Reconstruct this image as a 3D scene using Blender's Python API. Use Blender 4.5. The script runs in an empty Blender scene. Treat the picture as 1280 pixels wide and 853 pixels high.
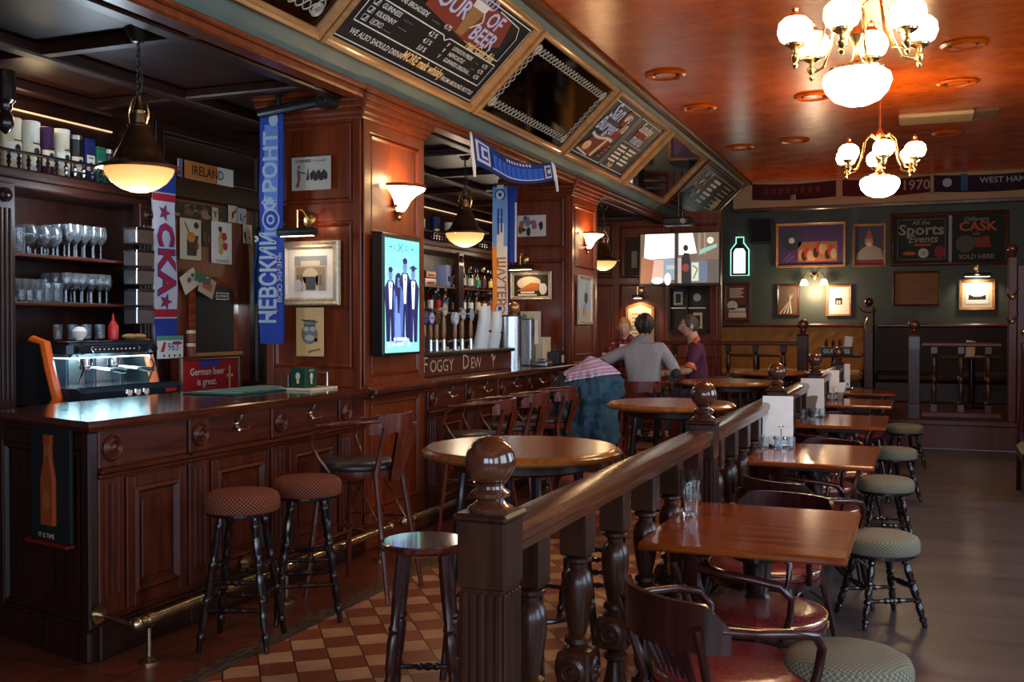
import bpy, math, random
from mathutils import Matrix, Vector, Euler
random.seed(7)
PI = math.pi
COL = bpy.context.scene.collection

def Tr(x, y, z): return Matrix.Translation((x, y, z))
def Rz(a): return Matrix.Rotation(a, 4, 'Z')
def Ry(a): return Matrix.Rotation(a, 4, 'Y')
def Rx(a): return Matrix.Rotation(a, 4, 'X')
def Sc(x, y, z): return Matrix.Diagonal((x, y, z, 1))
def frame(o, x, y, z):
    m = Matrix.Identity(4)
    for i in range(3):
        m[i][0], m[i][1], m[i][2], m[i][3] = x[i], y[i], z[i], o[i]
    return m
# wall frames: local x runs to the viewer's right, y up, z out of the wall
def on_px(o): return frame(o, (0, 1, 0), (0, 0, 1), (1, 0, 0))      # wall that looks to +X
def on_my(o): return frame(o, (1, 0, 0), (0, 0, 1), (0, -1, 0))     # wall that looks to -Y
SL = math.hypot(.83, .8)
SU, SN = (.83/SL, 0, .8/SL), (.8/SL, 0, -.83/SL)
def on_cove(y, s): return frame((-3.5+SU[0]*s+SN[0]*.001, y, 3.2+SU[2]*s+SN[2]*.001), (0, 1, 0), SU, SN)
def align(p, q):
    p, q = Vector(p), Vector(q); d = q-p
    m = d.to_track_quat('Z', 'Y').to_matrix().to_4x4(); m.translation = p
    return m, d.length

_txt = {}
def text_geo(s, off=0.0, align_x='CENTER'):
    k = (s, off, align_x)
    if k not in _txt:
        c = bpy.data.curves.new('t', 'FONT'); c.body = s; c.size = 1; c.align_x = align_x; c.align_y = 'CENTER'; c.resolution_u = 2; c.offset = off
        o = bpy.data.objects.new('t', c)
        me = bpy.data.meshes.new_from_object(o)
        _txt[k] = ([tuple(v.co) for v in me.vertices], [tuple(p.vertices) for p in me.polygons])
        bpy.data.objects.remove(o); bpy.data.meshes.remove(me); bpy.data.curves.remove(c)
    return _txt[k]

class M:
    """collects shapes into one mesh"""
    def __init__(s, mat=None):
        s.v, s.f, s.mi, s.mats, s.c = [], [], [], [], 0
        if mat: s.mat(mat)
    def mat(s, m):
        if m not in s.mats: s.mats.append(m)
        s.c = s.mats.index(m); return s
    def add(s, vs, fs, xf=None):
        n = len(s.v)
        s.v += [tuple(xf @ Vector(v)) for v in vs] if xf is not None else [tuple(v) for v in vs]
        s.f += [tuple(i+n for i in f) for f in fs]; s.mi += [s.c]*len(fs); return s
    def box(s, x0, x1, y0, y1, z0, z1, b=0.0, xf=None):
        c = ((x0+x1)/2, (y0+y1)/2, (z0+z1)/2); h = (abs(x1-x0)/2, abs(y1-y0)/2, abs(z1-z0)/2)
        b = min(b, min(h)*.9)
        if b <= 0:
            vs = [(c[0]+i*h[0], c[1]+j*h[1], c[2]+k*h[2]) for i in (-1, 1) for j in (-1, 1) for k in (-1, 1)]
            return s.add(vs, [(0,1,3,2),(4,6,7,5),(0,4,5,1),(2,3,7,6),(0,2,6,4),(1,5,7,3)], xf)
        vs, idx = [], {}
        for i in (-1, 1):
            for j in (-1, 1):
                for k in (-1, 1):
                    for a in range(3):
                        p = [h[0]*i, h[1]*j, h[2]*k]
                        for d in range(3):
                            if d != a: p[d] -= b*(i, j, k)[d]
                        idx[(i, j, k, a)] = len(vs); vs.append(tuple(p))
        fs = []
        for a in range(3):
            o = [d for d in range(3) if d != a]
            for sg in (-1, 1):
                q = []
                for u, w in ((-1,-1),(1,-1),(1,1),(-1,1)):
                    t = [0,0,0]; t[a] = sg; t[o[0]] = u; t[o[1]] = w; q.append(idx[(*t, a)])
                fs.append(q)
        for a in range(3):
            o = [d for d in range(3) if d != a]
            for u in (-1, 1):
                for w in (-1, 1):
                    q = []
                    for sg, fa in ((-1, 0), (1, 0), (1, 1), (-1, 1)):
                        t = [0,0,0]; t[a] = sg; t[o[0]] = u; t[o[1]] = w; q.append(idx[(*t, o[fa])])
                    fs.append(q)
        for i in (-1, 1):
            for j in (-1, 1):
                for k in (-1, 1): fs.append([idx[(i,j,k,a)] for a in range(3)])
        out = []
        for q in fs:
            P = [Vector(vs[i]) for i in q]; nrm = (P[1]-P[0]).cross(P[2]-P[0]); ce = sum(P, Vector())/len(P)
            out.append(tuple(q) if nrm.dot(ce) > 0 else tuple(reversed(q)))
        return s.add([(c[0]+p[0], c[1]+p[1], c[2]+p[2]) for p in vs], out, xf)
    def lathe(s, prof, xf=None, n=16, caps=True, a0=0, a1=2*PI):
        full = abs(a1-a0-2*PI) < 1e-6; k = n if full else n+1
        vs = [(r*math.cos(a0+(a1-a0)*j/n), r*math.sin(a0+(a1-a0)*j/n), z) for r, z in prof for j in range(k)]
        fs = []
        for i in range(len(prof)-1):
            for j in range(n):
                a, b = i*k+j, i*k+(j+1) % k
                fs.append((a, b, b+k, a+k))
        if caps and full:
            if prof[0][0] > 1e-5: fs.append(tuple(reversed(range(k))))
            if prof[-1][0] > 1e-5: fs.append(tuple((len(prof)-1)*k+j for j in range(k)))
        return s.add(vs, fs, xf)
    def cyl(s, p, q, r0, r1=None, n=12):
        m, L = align(p, q); return s.lathe([(r0, 0), (r0 if r1 is None else r1, L)], m, n)
    def turned(s, p, q, prof, n=12):
        """prof: (fraction along, radius)"""
        m, L = align(p, q); return s.lathe([(r, t*L) for t, r in prof], m, n)
    def ball(s, c, r, n=16, xf=None, sz=1.0):
        k = max(6, n//2)
        pr = [(r*math.sin(PI*i/k), -r*sz*math.cos(PI*i/k)) for i in range(k+1)]
        m = Tr(*c); return s.lathe(pr, (xf @ m) if xf is not None else m, n, caps=False)
    def tube(s, pts, r, n=8, closed=False, flat=1.0, xf=None):
        P = [Vector(p) for p in pts]; N = len(P); rs = r if isinstance(r, (list, tuple)) else [r]*N
        tg = []
        for i in range(N):
            a = P[(i-1) % N] if (closed or i > 0) else P[i]; b = P[(i+1) % N] if (closed or i < N-1) else P[i]
            d = b-a; tg.append(d.normalized() if d.length > 1e-9 else Vector((0, 0, 1)))
        u = tg[0].orthogonal().normalized()
        if abs(tg[0].z) < .9: u = Vector((0, 0, 1)).cross(tg[0]).normalized()
        vs = []
        for i in range(N):
            u = (u-tg[i]*u.dot(tg[i])).normalized(); w = tg[i].cross(u)
            for j in range(n):
                a = 2*PI*j/n; vs.append(tuple(P[i]+u*(rs[i]*math.cos(a)*flat)+w*(rs[i]*math.sin(a))))
        fs = []
        for i in range(N if closed else N-1):
            for j in range(n):
                a, b = i*n+j, i*n+(j+1) % n; c, d = ((i+1) % N)*n+j, ((i+1) % N)*n+(j+1) % n
                fs.append((a, b, d, c))
        if not closed: fs += [tuple(reversed(range(n))), tuple((N-1)*n+j for j in range(n))]
        return s.add(vs, fs, xf)
    def prism(s, poly, z0, z1, xf=None):
        """extrude a counter-clockwise xy outline from z0 to z1"""
        n = len(poly)
        vs = [(x, y, z0) for x, y in poly]+[(x, y, z1) for x, y in poly]
        fs = [tuple(reversed(range(n))), tuple(range(n, 2*n))]+[(i, (i+1) % n, n+(i+1) % n, n+i) for i in range(n)]
        return s.add(vs, fs, xf)
    def strip(s, rows, xf=None, closed=False):
        """grid of points: rows of equal length"""
        k = len(rows[0]); vs = [p for r in rows for p in r]; R = len(rows)
        fs = [(i*k+j, i*k+j+1, ((i+1) % R)*k+j+1, ((i+1) % R)*k+j) for i in range(R if closed else R-1) for j in range(k-1)]
        return s.add(vs, fs, xf)
    # flat paint on a picture, sign or board (local xy, a little above z)
    def rect(s, x, y, w, h, z=0.0, xf=None): return s.add([(x, y, z), (x+w, y, z), (x+w, y+h, z), (x, y+h, z)], [(0, 1, 2, 3)], xf)
    def poly(s, pts, z=0.0, xf=None): return s.add([(x, y, z) for x, y in pts], [tuple(range(len(pts)))], xf)
    def disc(s, x, y, rx, ry=None, z=0.0, n=20, xf=None):
        ry = rx if ry is None else ry
        return s.poly([(x+rx*math.cos(2*PI*i/n), y+ry*math.sin(2*PI*i/n)) for i in range(n)], z, xf)
    def line(s, pts, w, z=0.0, xf=None):
        for (a, b), (c, d) in zip(pts, pts[1:]):
            L = math.hypot(c-a, d-b) or 1; nx, ny = -(d-b)/L*w/2, (c-a)/L*w/2
            s.add([(a+nx, b+ny, z), (a-nx, b-ny, z), (c-nx, d-ny, z), (c+nx, d+ny, z)], [(0, 1, 2, 3)], xf)
        return s
    def text(s, t, x, y, size, z=0.001, rot=0, sx=1.0, bold=0.0, al='CENTER', xf=None, shear=0.0):
        vs, fs = text_geo(t, bold, al)
        m = Tr(x, y, z) @ Rz(rot) @ Sc(size*sx, size, 1)
        if shear: sh = Matrix.Identity(4); sh[0][1] = shear; m = m @ sh
        return s.add(vs, fs, (xf @ m) if xf is not None else m)
    def hframe(s, w, h, prof, xf=None, x0=0, y0=0):
        """mitred picture moulding round a w x h rectangle, prof: (inset from the outer edge, height)"""
        rows = []
        for d, z in prof: rows.append([(x0+d, y0+d, z), (x0+w-d, y0+d, z), (x0+w-d, y0+h-d, z), (x0+d, y0+h-d, z)])
        vs = [p for r in rows for p in r]
        fs = [(i*4+j, i*4+(j+1) % 4, (i+1)*4+(j+1) % 4, (i+1)*4+j) for i in range(len(rows)-1) for j in range(4)]
        return s.add(vs, fs, xf)
    def build(s, name, mat=None, parent=None, xf=None, smooth=35, kind=None):
        me = bpy.data.meshes.new(name); me.from_pydata(s.v, [], s.f)
        for m in (s.mats or [mat]): me.materials.append(m)
        if len(s.mats) > 1: me.polygons.foreach_set('material_index', s.mi)
        if smooth:
            me.polygons.foreach_set('use_smooth', [True]*len(me.polygons)); me.set_sharp_from_angle(angle=math.radians(smooth))
        me.update()
        o = bpy.data.objects.new(name, me); COL.objects.link(o)
        if parent: o.parent = parent
        if xf is not None: o.matrix_local = xf
        if kind: o['kind'] = kind
        return o

def tag(o, label, cat, group=None):
    o['label'] = label; o['category'] = cat
    if group: o['group'] = group
    return o
def thing(name, label, cat, xf=None, group=None):
    o = bpy.data.objects.new(name, None); COL.objects.link(o); o.empty_display_size = .05
    if xf is not None: o.matrix_local = xf
    return tag(o, label, cat, group)
def kids(o): return [c for c in bpy.data.objects if c.parent == o]
def dup(src, xf, label=None, group=None):
    r = src.copy(); COL.objects.link(r); r.matrix_local = xf
    if label: r['label'] = label
    if group: r['group'] = group
    for ch in src.children:
        c = ch.copy(); COL.objects.link(c); c.parent = r
        for g in ch.children:
            d = g.copy(); COL.objects.link(d); d.parent = c
    return r
def lab(o, t): o['label'] = t; return o
# ---------------------------------------------------------------- materials
def mat_base(name, rough=.5, metal=0, coat=0, spec=None):
    m = bpy.data.materials.new(name); m.use_nodes = True
    nt = m.node_tree; b = nt.nodes['Principled BSDF']
    b.inputs['Roughness'].default_value = rough; b.inputs['Metallic'].default_value = metal
    b.inputs['Coat Weight'].default_value = coat; b.inputs['Coat Roughness'].default_value = .12
    if spec is not None: b.inputs['Specular IOR Level'].default_value = spec
    return m, nt, b
_pc = {}
def paint(r, g, b, rough=.55, metal=0, coat=0):
    k = (r, g, b, rough, metal, coat)
    if k not in _pc:
        m, nt, bs = mat_base('paint', rough, metal, coat, .22 if rough > .38 and not metal else None); bs.inputs['Base Color'].default_value = (r, g, b, 1); _pc[k] = m
    return _pc[k]
_gc = {}
def glow(r, g, b, s):
    k = (r, g, b, s)
    if k not in _gc:
        m, nt, bs = mat_base('glow', .4); bs.inputs['Base Color'].default_value = (r*.6, g*.6, b*.6, 1)
        bs.inputs['Emission Color'].default_value = (r, g, b, 1); bs.inputs['Emission Strength'].default_value = s; _gc[k] = m
    return _gc[k]
def ramp(nt, fac, stops):
    r = nt.nodes.new('ShaderNodeValToRGB'); e = r.color_ramp.elements
    while len(e) < len(stops): e.new(.5)
    for el, (p, c) in zip(e, stops): el.position = p; el.color = (*c, 1)
    nt.links.new(fac, r.inputs[0]); return r.outputs[0]
def coords(nt, scale=(1, 1, 1), rot=(0, 0, 0), kind='Object'):
    tc = nt.nodes.new('ShaderNodeTexCoord'); mp = nt.nodes.new('ShaderNodeMapping')
    mp.inputs['Scale'].default_value = scale; mp.inputs['Rotation'].default_value = rot
    nt.links.new(tc.outputs[kind], mp.inputs[0]); return mp.outputs[0]
def noise(nt, vec, scale, detail=4, rough=.55):
    n = nt.nodes.new('ShaderNodeTexNoise'); n.inputs['Scale'].default_value = scale; n.inputs['Detail'].default_value = detail; n.inputs['Roughness'].default_value = rough
    nt.links.new(vec, n.inputs['Vector']); return n.outputs['Fac']
def bump(nt, b, h, strength=.2, dist=.01):
    n = nt.nodes.new('ShaderNodeBump'); n.inputs['Strength'].default_value = strength; n.inputs['Distance'].default_value = dist
    nt.links.new(h, n.inputs['Height']); nt.links.new(n.outputs[0], b.inputs['Normal'])
def mix(nt, f, a, c):
    n = nt.nodes.new('ShaderNodeMix'); n.data_type = 'RGBA'
    for s, v in ((n.inputs[0], f), (n.inputs[6], a), (n.inputs[7], c)):
        if isinstance(v, (int, float)): s.default_value = v
        elif isinstance(v, tuple): s.default_value = (*v, 1)
        else: nt.links.new(v, s)
    return n.outputs[2]
def math_n(nt, op, a, b=0.0):
    n = nt.nodes.new('ShaderNodeMath'); n.operation = op
    for s, v in ((n.inputs[0], a), (n.inputs[1], b)):
        if isinstance(v, (int, float)): s.default_value = v
        else: nt.links.new(v, s)
    return n.outputs[0]
def wood(name, dark, light, rough=.3, axis='z', coat=.3, fine=1.0):
    m, nt, b = mat_base(name, rough, 0, coat, .35)
    st = {'x': (1.2, 14, 14), 'y': (14, 1.2, 14), 'z': (14, 14, 1.2)}[axis]
    v = coords(nt, tuple(k*fine for k in st))
    f = noise(nt, v, 1.5, 6, .65)
    nt.links.new(ramp(nt, f, [(.3, dark), (.72, light)]), b.inputs['Base Color'])
    r = nt.nodes.new('ShaderNodeMapRange'); r.inputs['To Min'].default_value = rough*.8; r.inputs['To Max'].default_value = rough*1.35
    nt.links.new(f, r.inputs[0]); nt.links.new(r.outputs[0], b.inputs['Roughness'])
    bump(nt, b, f, .035, .004)
    return m
def mottled(name, a, c, rough=.5, scale=6, coat=0, metal=0, bmp=0.0):
    m, nt, b = mat_base(name, rough, metal, coat)
    f = noise(nt, coords(nt), scale, 5)
    nt.links.new(ramp(nt, f, [(.3, a), (.7, c)]), b.inputs['Base Color'])
    if bmp: bump(nt, b, f, bmp, .01)
    return m
W_BAR = wood('bar mahogany', (.03, .0045, .0018), (.11, .019, .0055), .34, 'z', 0)
W_BARH = wood('bar mahogany lengthwise', (.03, .0045, .0018), (.11, .019, .0055), .32, 'y', .05)
W_TOP = wood('counter top wood', (.035, .006, .003), (.11, .022, .008), .14, 'y', .6)
W_PIL = wood('pillar mahogany', (.08, .011, .0022), (.21, .036, .006), .34, 'z', .05)
W_DARK = wood('dark oak', (.01, .0025, .0013), (.034, .0075, .003), .38, 'z', .0)
W_DARKH = wood('dark oak lengthwise', (.01, .0025, .0013), (.034, .0075, .003), .38, 'y', .0)
W_BLACK = wood('ebonised turned wood', (.008, .004, .004), (.022, .008, .007), .2, 'z', .3)
W_TABLE = wood('table mahogany', (.1, .016, .003), (.34, .073, .012), .13, 'x', .3)
W_ROUND = wood('round table walnut', (.1, .028, .005), (.33, .11, .021), .2, 'y', .12)
W_RAIL = wood('balustrade wood', (.04, .011, .005), (.12, .036, .015), .24, 'y', .3)
W_RAILV = wood('balustrade wood upright', (.018, .006, .003), (.055, .017, .008), .28, 'z', .1)
W_BALL = wood('polished ball wood', (.045, .012, .006), (.1, .03, .013), .12, 'z', .8)
W_RED = wood('red stained chair wood', (.07, .012, .007), (.15, .03, .014), .25, 'z', .5)
W_CHAIR = wood('dark red chair wood', (.02, .004, .003), (.05, .011, .008), .24, 'z', .2)
W_FRAME = wood('gilt frame', (.3, .13, .04), (.5, .25, .09), .35, 'x', .2)
W_FRAMED = wood('brown frame', (.05, .016, .008), (.11, .035, .015), .3, 'x', .3)
W_FRAMES = mottled('silver gilt frame', (.4, .33, .22), (.62, .52, .38), .4, 30, 0, .3)
BRASS = mottled('brass', (.55, .36, .15), (.68, .47, .22), .24, 20, 0, 1)
BRASS_D = mottled('dull brass', (.42, .33, .21), (.55, .45, .3), .26, 20, 0, 1)
CHROME = paint(.75, .76, .78, .12, 1)
STEEL = mottled('brushed steel', (.5, .5, .51), (.62, .62, .63), .3, 40, 0, 1)
IRON = mottled('dark iron', (.02, .018, .017), (.05, .045, .04), .35, 20, 0, .6)
COPPER = mottled('old copper', (.1, .045, .022), (.2, .09, .04), .28, 14, 0, .85)
BLACK = paint(.008, .008, .009, .35)
MBLACK = paint(.012, .012, .013, .7)
WHITE = paint(.75, .73, .68, .6)
PAPER = mottled('paper', (.72, .71, .68), (.82, .81, .78), .7, 12)
CREAM = paint(.62, .53, .38, .6)
RED = paint(.42, .02, .02, .5)
BLUE = paint(.02, .05, .32, .6)
def glass_mat(name, col=(1, 1, 1), rough=.0, ior=1.45):
    m, nt, b = mat_base(name, rough); b.inputs['Base Color'].default_value = (*col, 1)
    b.inputs['Transmission Weight'].default_value = 1; b.inputs['IOR'].default_value = ior; return m
GLASS = glass_mat('clear glass', (.93, .97, .98))
GLASS_G = glass_mat('green bottle glass', (.1, .3, .12)); GLASS_B = glass_mat('amber bottle glass', (.35, .13, .03)); GLASS_W = glass_mat('clear bottle glass', (.85, .9, .9))
MIRROR = paint(.42, .38, .34, .04, 1)
DMIRROR = paint(.1, .085, .075, .05, 1)
LEATHER = mottled('oxblood leather', (.12, .012, .012), (.2, .028, .024), .26, 60, .15, 0, .08)
LEATHER_K = mottled('black leather', (.012, .012, .01), (.03, .028, .024), .35, 60, .1, 0, .1)
def diamond(name, a, c, k, rough=.85):
    m, nt, b = mat_base(name, rough)
    b.inputs['Specular IOR Level'].default_value = .2
    v = coords(nt, (k, k, k)); sp = nt.nodes.new('ShaderNodeSeparateXYZ'); nt.links.new(v, sp.inputs[0])
    # diamonds wrapped round the drum: angle for the sides, x-y on top
    at_ = math_n(nt, 'ARCTAN2', sp.outputs[1], sp.outputs[0])
    ang = math_n(nt, 'MULTIPLY', at_, 28.0)
    g = nt.nodes.new('ShaderNodeNewGeometry'); sn = nt.nodes.new('ShaderNodeSeparateXYZ'); tc = nt.nodes.new('ShaderNodeTexCoord')
    nt.links.new(tc.outputs['Normal'], sn.inputs[0])
    top = math_n(nt, 'GREATER_THAN', math_n(nt, 'ABSOLUTE', sn.outputs[2]), .75)
    def pick(x, y):
        return math_n(nt, 'ADD', math_n(nt, 'MULTIPLY', top, x), math_n(nt, 'MULTIPLY', math_n(nt, 'SUBTRACT', 1.0, top), y))
    U = pick(sp.outputs[0], ang); V = pick(sp.outputs[1], sp.outputs[2])
    s1 = math_n(nt, 'SINE', math_n(nt, 'ADD', U, V)); s2 = math_n(nt, 'SINE', math_n(nt, 'SUBTRACT', U, V))
    f = math_n(nt, 'MULTIPLY', math_n(nt, 'ABSOLUTE', s1), math_n(nt, 'ABSOLUTE', s2))
    nt.links.new(ramp(nt, f, [(.12, a), (.3, c)]), b.inputs['Base Color'])
    bump(nt, b, f, .3, .004)
    return m
FAB_G = diamond('green diamond upholstery', (.27, .24, .165), (.115, .108, .072), 185)
FAB_R = diamond('red diamond upholstery', (.26, .14, .065), (.12, .01, .008), 185)
TWEED_BENCH = mottled('tan velvet', (.3, .14, .03), (.45, .22, .055), .75, 8)
SKIN = mottled('skin', (.5, .27, .18), (.58, .33, .23), .5, 9)
def cloth(name, a, c, scale=40): return mottled(name, a, c, .85, scale)

def floor_planks():
    m, nt, b = mat_base('floorboards', .3, 0, .15)
    v = coords(nt); br = nt.nodes.new('ShaderNodeTexBrick'); nt.links.new(v, br.inputs['Vector'])
    for k, x in (('Scale', 1), ('Mortar Size', .0025), ('Brick Width', 1.9), ('Row Height', .085), ('Bias', 0)): br.inputs[k].default_value = x
    br.inputs['Color1'].default_value = (.09, .072, .076, 1); br.inputs['Color2'].default_value = (.046, .033, .033, 1); br.inputs['Mortar'].default_value = (.012, .007, .005, 1)
    f = noise(nt, coords(nt, (2, 30, 1)), 2, 6, .7)
    c = mix(nt, .38, br.outputs[0], ramp(nt, f, [(.3, (.028, .02, .02)), (.75, (.12, .095, .095))]))
    nt.links.new(c, b.inputs['Base Color'])
    r = nt.nodes.new('ShaderNodeMapRange'); r.inputs['To Min'].default_value = .22; r.inputs['To Max'].default_value = .5
    nt.links.new(noise(nt, coords(nt, (1, 3, 1)), 1.6, 5), r.inputs[0]); nt.links.new(r.outputs[0], b.inputs['Roughness'])
    bump(nt, b, math_n(nt, 'SUBTRACT', f, math_n(nt, 'MULTIPLY', br.outputs['Fac'], 2.0)), .25, .004)
    return m
def floor_checker():
    m, nt, b = mat_base('checker quarry tiles', .34)
    k = 1/.162; v = coords(nt, (k, k, k), (0, 0, math.radians(-37.4)))
    ch = nt.nodes.new('ShaderNodeTexChecker'); ch.inputs['Scale'].default_value = 1; nt.links.new(v, ch.inputs[0])
    vn = nt.nodes.new('ShaderNodeTexWhiteNoise'); fl = nt.nodes.new('ShaderNodeVectorMath'); fl.operation = 'FLOOR'; nt.links.new(v, fl.inputs[0]); nt.links.new(fl.outputs[0], vn.inputs['Vector'])
    red = ramp(nt, vn.outputs['Value'], [(0, (.2, .045, .017)), (1, (.33, .085, .03))]); cr = ramp(nt, vn.outputs['Value'], [(0, (.44, .25, .12)), (1, (.58, .36, .2))])
    c = mix(nt, ch.outputs['Fac'], red, cr)
    c = mix(nt, ramp(nt, noise(nt, coords(nt), 5, 5), [(.35, (0, 0, 0)), (.8, (.5, .5, .5))]), c, (.1, .045, .02))
    br = nt.nodes.new('ShaderNodeTexBrick'); br.offset = 0; nt.links.new(v, br.inputs['Vector'])
    for kk, x in (('Scale', 1), ('Mortar Size', .025), ('Brick Width', 1), ('Row Height', 1)): br.inputs[kk].default_value = x
    c = mix(nt, br.outputs['Fac'], c, (.05, .025, .015))
    nt.links.new(c, b.inputs['Base Color']); bump(nt, b, math_n(nt, 'SUBTRACT', 1.0, br.outputs['Fac']), .4, .004)
    return m
def floor_redtile():
    m, nt, b = mat_base('dark red tiles', .4)
    v = coords(nt); br = nt.nodes.new('ShaderNodeTexBrick'); br.offset = 0; nt.links.new(v, br.inputs['Vector'])
    for kk, x in (('Scale', 1), ('Mortar Size', .005), ('Brick Width', .3), ('Row Height', .3)): br.inputs[kk].default_value = x
    br.inputs['Color1'].default_value = (.17, .04, .016, 1); br.inputs['Color2'].default_value = (.11, .026, .011, 1); br.inputs['Mortar'].default_value = (.03, .015, .01, 1)
    c = mix(nt, ramp(nt, noise(nt, v, 7, 6), [(.4, (0, 0, 0)), (.8, (.6, .6, .6))]), br.outputs[0], (.06, .02, .012))
    nt.links.new(c, b.inputs['Base Color']); bump(nt, b, math_n(nt, 'SUBTRACT', 1.0, br.outputs['Fac']), .3, .004)
    return m
def mosaic():
    m, nt, b = mat_base('mosaic border', .4)
    v = coords(nt, (55, 22, 1)); vo = nt.nodes.new('ShaderNodeTexVoronoi'); vo.inputs['Scale'].default_value = 1; nt.links.new(v, vo.inputs['Vector'])
    w = nt.nodes.new('ShaderNodeTexWave'); w.inputs['Scale'].default_value = 2.2; w.inputs['Distortion'].default_value = 6; nt.links.new(coords(nt, (14, 8, 1)), w.inputs['Vector'])
    c = ramp(nt, math_n(nt, 'MULTIPLY', vo.outputs['Distance'], w.outputs['Fac']), [(.2, (.018, .014, .012)), (.5, (.2, .15, .1))])
    nt.links.new(c, b.inputs['Base Color']); return m
def ceiling_mat():
    m, nt, b = mat_base('lacquered ceiling', .24, 0, 0, .4)
    v = coords(nt); f = noise(nt, coords(nt, (1, 1.5, 1)), 2.2, 10, .75)
    f2 = noise(nt, coords(nt, (3, 7, 1)), 2.5, 8, .75)
    c = mix(nt, .45, ramp(nt, f, [(.3, (.2, .016, .001)), (.68, (.8, .14, .005))]), ramp(nt, f2, [(.3, (.2, .015, .001)), (.7, (.75, .12, .005))]))
    nt.links.new(c, b.inputs['Base Color'])
    bump(nt, b, f2, .22, .006); return m
def wall_green():
    return mottled('green wall paint', (.036, .046, .035), (.054, .064, .049), .55, 3)
CEIL = ceiling_mat(); GREEN = wall_green(); COVE = mottled('grey green paint', (.1, .135, .115), (.13, .165, .14), .5, 4)
TAN = mottled('tan plaster', (.5, .3, .14), (.58, .36, .18), .7, 2)
W_SEAT = wood('polished stool seat', (.03, .007, .005), (.07, .015, .01), .04, 'x', 1.0)
GLASS_S = glass_mat('bar glass', (.82, .9, .95)); GLASS_S.node_tree.nodes['Principled BSDF'].inputs['Transmission Weight'].default_value = .94
# ---------------------------------------------------------------- the setting
RX = 2.9     # right wall
def S(name, mb, mat=None, smooth=0): return mb.build(name, mat, smooth=smooth, kind='structure')
X_B = -2.98  # where the checker tiles meet the red tiles under the bar
S('floor', M().box(-.98, RX, -3, 14.0, -.06, 0), floor_planks())
S('floor_checker_tiles', M().box(X_B+.06, -.98, -3, 16, -.06, 0), floor_checker())
S('floor_red_tiles', M().box(-6, X_B-.06, -3, 16, -.06, 0), floor_redtile())
S('floor_mosaic_border', M().box(X_B-.06, X_B+.06, -3, 16, -.06, .001), mosaic())
S('ceiling', M().box(-2.72, RX, -3, 18.2, 4.0, 4.06), CEIL)
S('wall_left', M().box(-5.8, -5.7, -3, 16, 0, 3.3), W_DARK)
S('wall_far', M().box(-3.6, RX, 18.0, 18.12, 0, 4.06), GREEN)
# far beam box (tan) hanging before the far wall
m = M(TAN).box(-2.95, RX, 17.86, 18.0, 3.56, 4.0, .004); m.mat(W_FRAMED).box(-2.95, RX, 17.83, 18.0, 3.5, 3.56, .01)
S('beam_far', m)
# right wall with three tall windows, back wall with two (they let the day in, outside the frame)
def wall_open(name, ax, pos, a0, a1, z0, z1, opens, mat):
    m = M(); th = .14
    def bx(u0, u1, w0, w1):
        if ax == 'x': m.box(pos, pos+th, u0, u1, w0, w1)
        else: m.box(u0, u1, pos-th, pos, w0, w1)
    cur = a0
    for u0, u1, w0, w1 in opens:
        bx(cur, u0, z0, z1); bx(u0, u1, z0, w0); bx(u0, u1, w1, z1); cur = u1
    bx(cur, a1, z0, z1); return S(name, m, mat)
RWIN = [(-2.2, 0, .85, 3.1), (1.0, 3.2, .85, 3.1), (4.6, 6.8, .85, 3.1), (8.2, 10.4, .85, 3.1)]
BWIN = [(-1.6, .4, .9, 3.1), (.9, 2.5, .9, 3.1)]
wall_open('wall_right', 'x', RX, -3, 18.1, 0, 4.06, RWIN, GREEN)
wall_open('wall_back', 'y', -3.0, -6, RX, 0, 4.06, BWIN, GREEN)
k = 0
for u0, u1, w0, w1 in RWIN:
    k += 1; w = M(W_FRAMED)
    for a, b, c, d in ((u0, u1, w0, w0+.07), (u0, u1, w1-.07, w1), (u0, u0+.07, w0, w1), (u1-.07, u1, w0, w1), ((u0+u1)/2-.025, (u0+u1)/2+.025, w0, w1)): w.box(RX+.02, RX+.09, a, b, c, d, .006)
    S('window_%d' % k, w)
for u0, u1, w0, w1 in BWIN:
    k += 1; w = M(W_FRAMED)
    for a, b, c, d in ((u0, u1, w0, w0+.07), (u0, u1, w1-.07, w1), (u0, u0+.07, w0, w1), (u1-.07, u1, w0, w1)): w.box(a, b, -3.09, -3.02, c, d, .006)
    S('window_%d' % k, w)
# sloping grey-green cove over the bar front
Y0, Y1 = -3, 17.95
S('cove', M().prism([(-3.5, 3.2), (-2.67, 4.0), (-2.67, 4.06), (-3.6, 4.06), (-3.6, 3.2)], -Y1, -Y0, Rx(PI/2)), COVE)
m = M().box(-3.62, -3.49, Y0, Y1, 3.12, 3.2, .012).box(-3.6, -3.46, Y0, Y1, 3.165, 3.2, .01)
S('trim_1', m, W_PIL)
m = M().box(-2.73, -2.62, Y0, Y1, 3.955, 4.0, .012)
S('trim_2', m, W_FRAMED)
# dark coffered ceiling over the bar
m = M(W_DARKH).box(-5.8, -3.55, -3, 16, 3.2, 3.26)
for x in (-5.55, -4.75, -3.72): m.box(x-.055, x+.055, -3, 16, 3.12, 3.2, .012)
S('ceiling_bar', m)
m = M(W_DARK)
for y in (2.0, 3.3, 4.55, 5.8, 7.35, 8.6, 9.85, 11.1, 12.4, 13.7, 15.0): m.box(-5.7, -3.62, y-.045, y+.045, 3.13, 3.2, .012)
S('trim_3', m)
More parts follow.
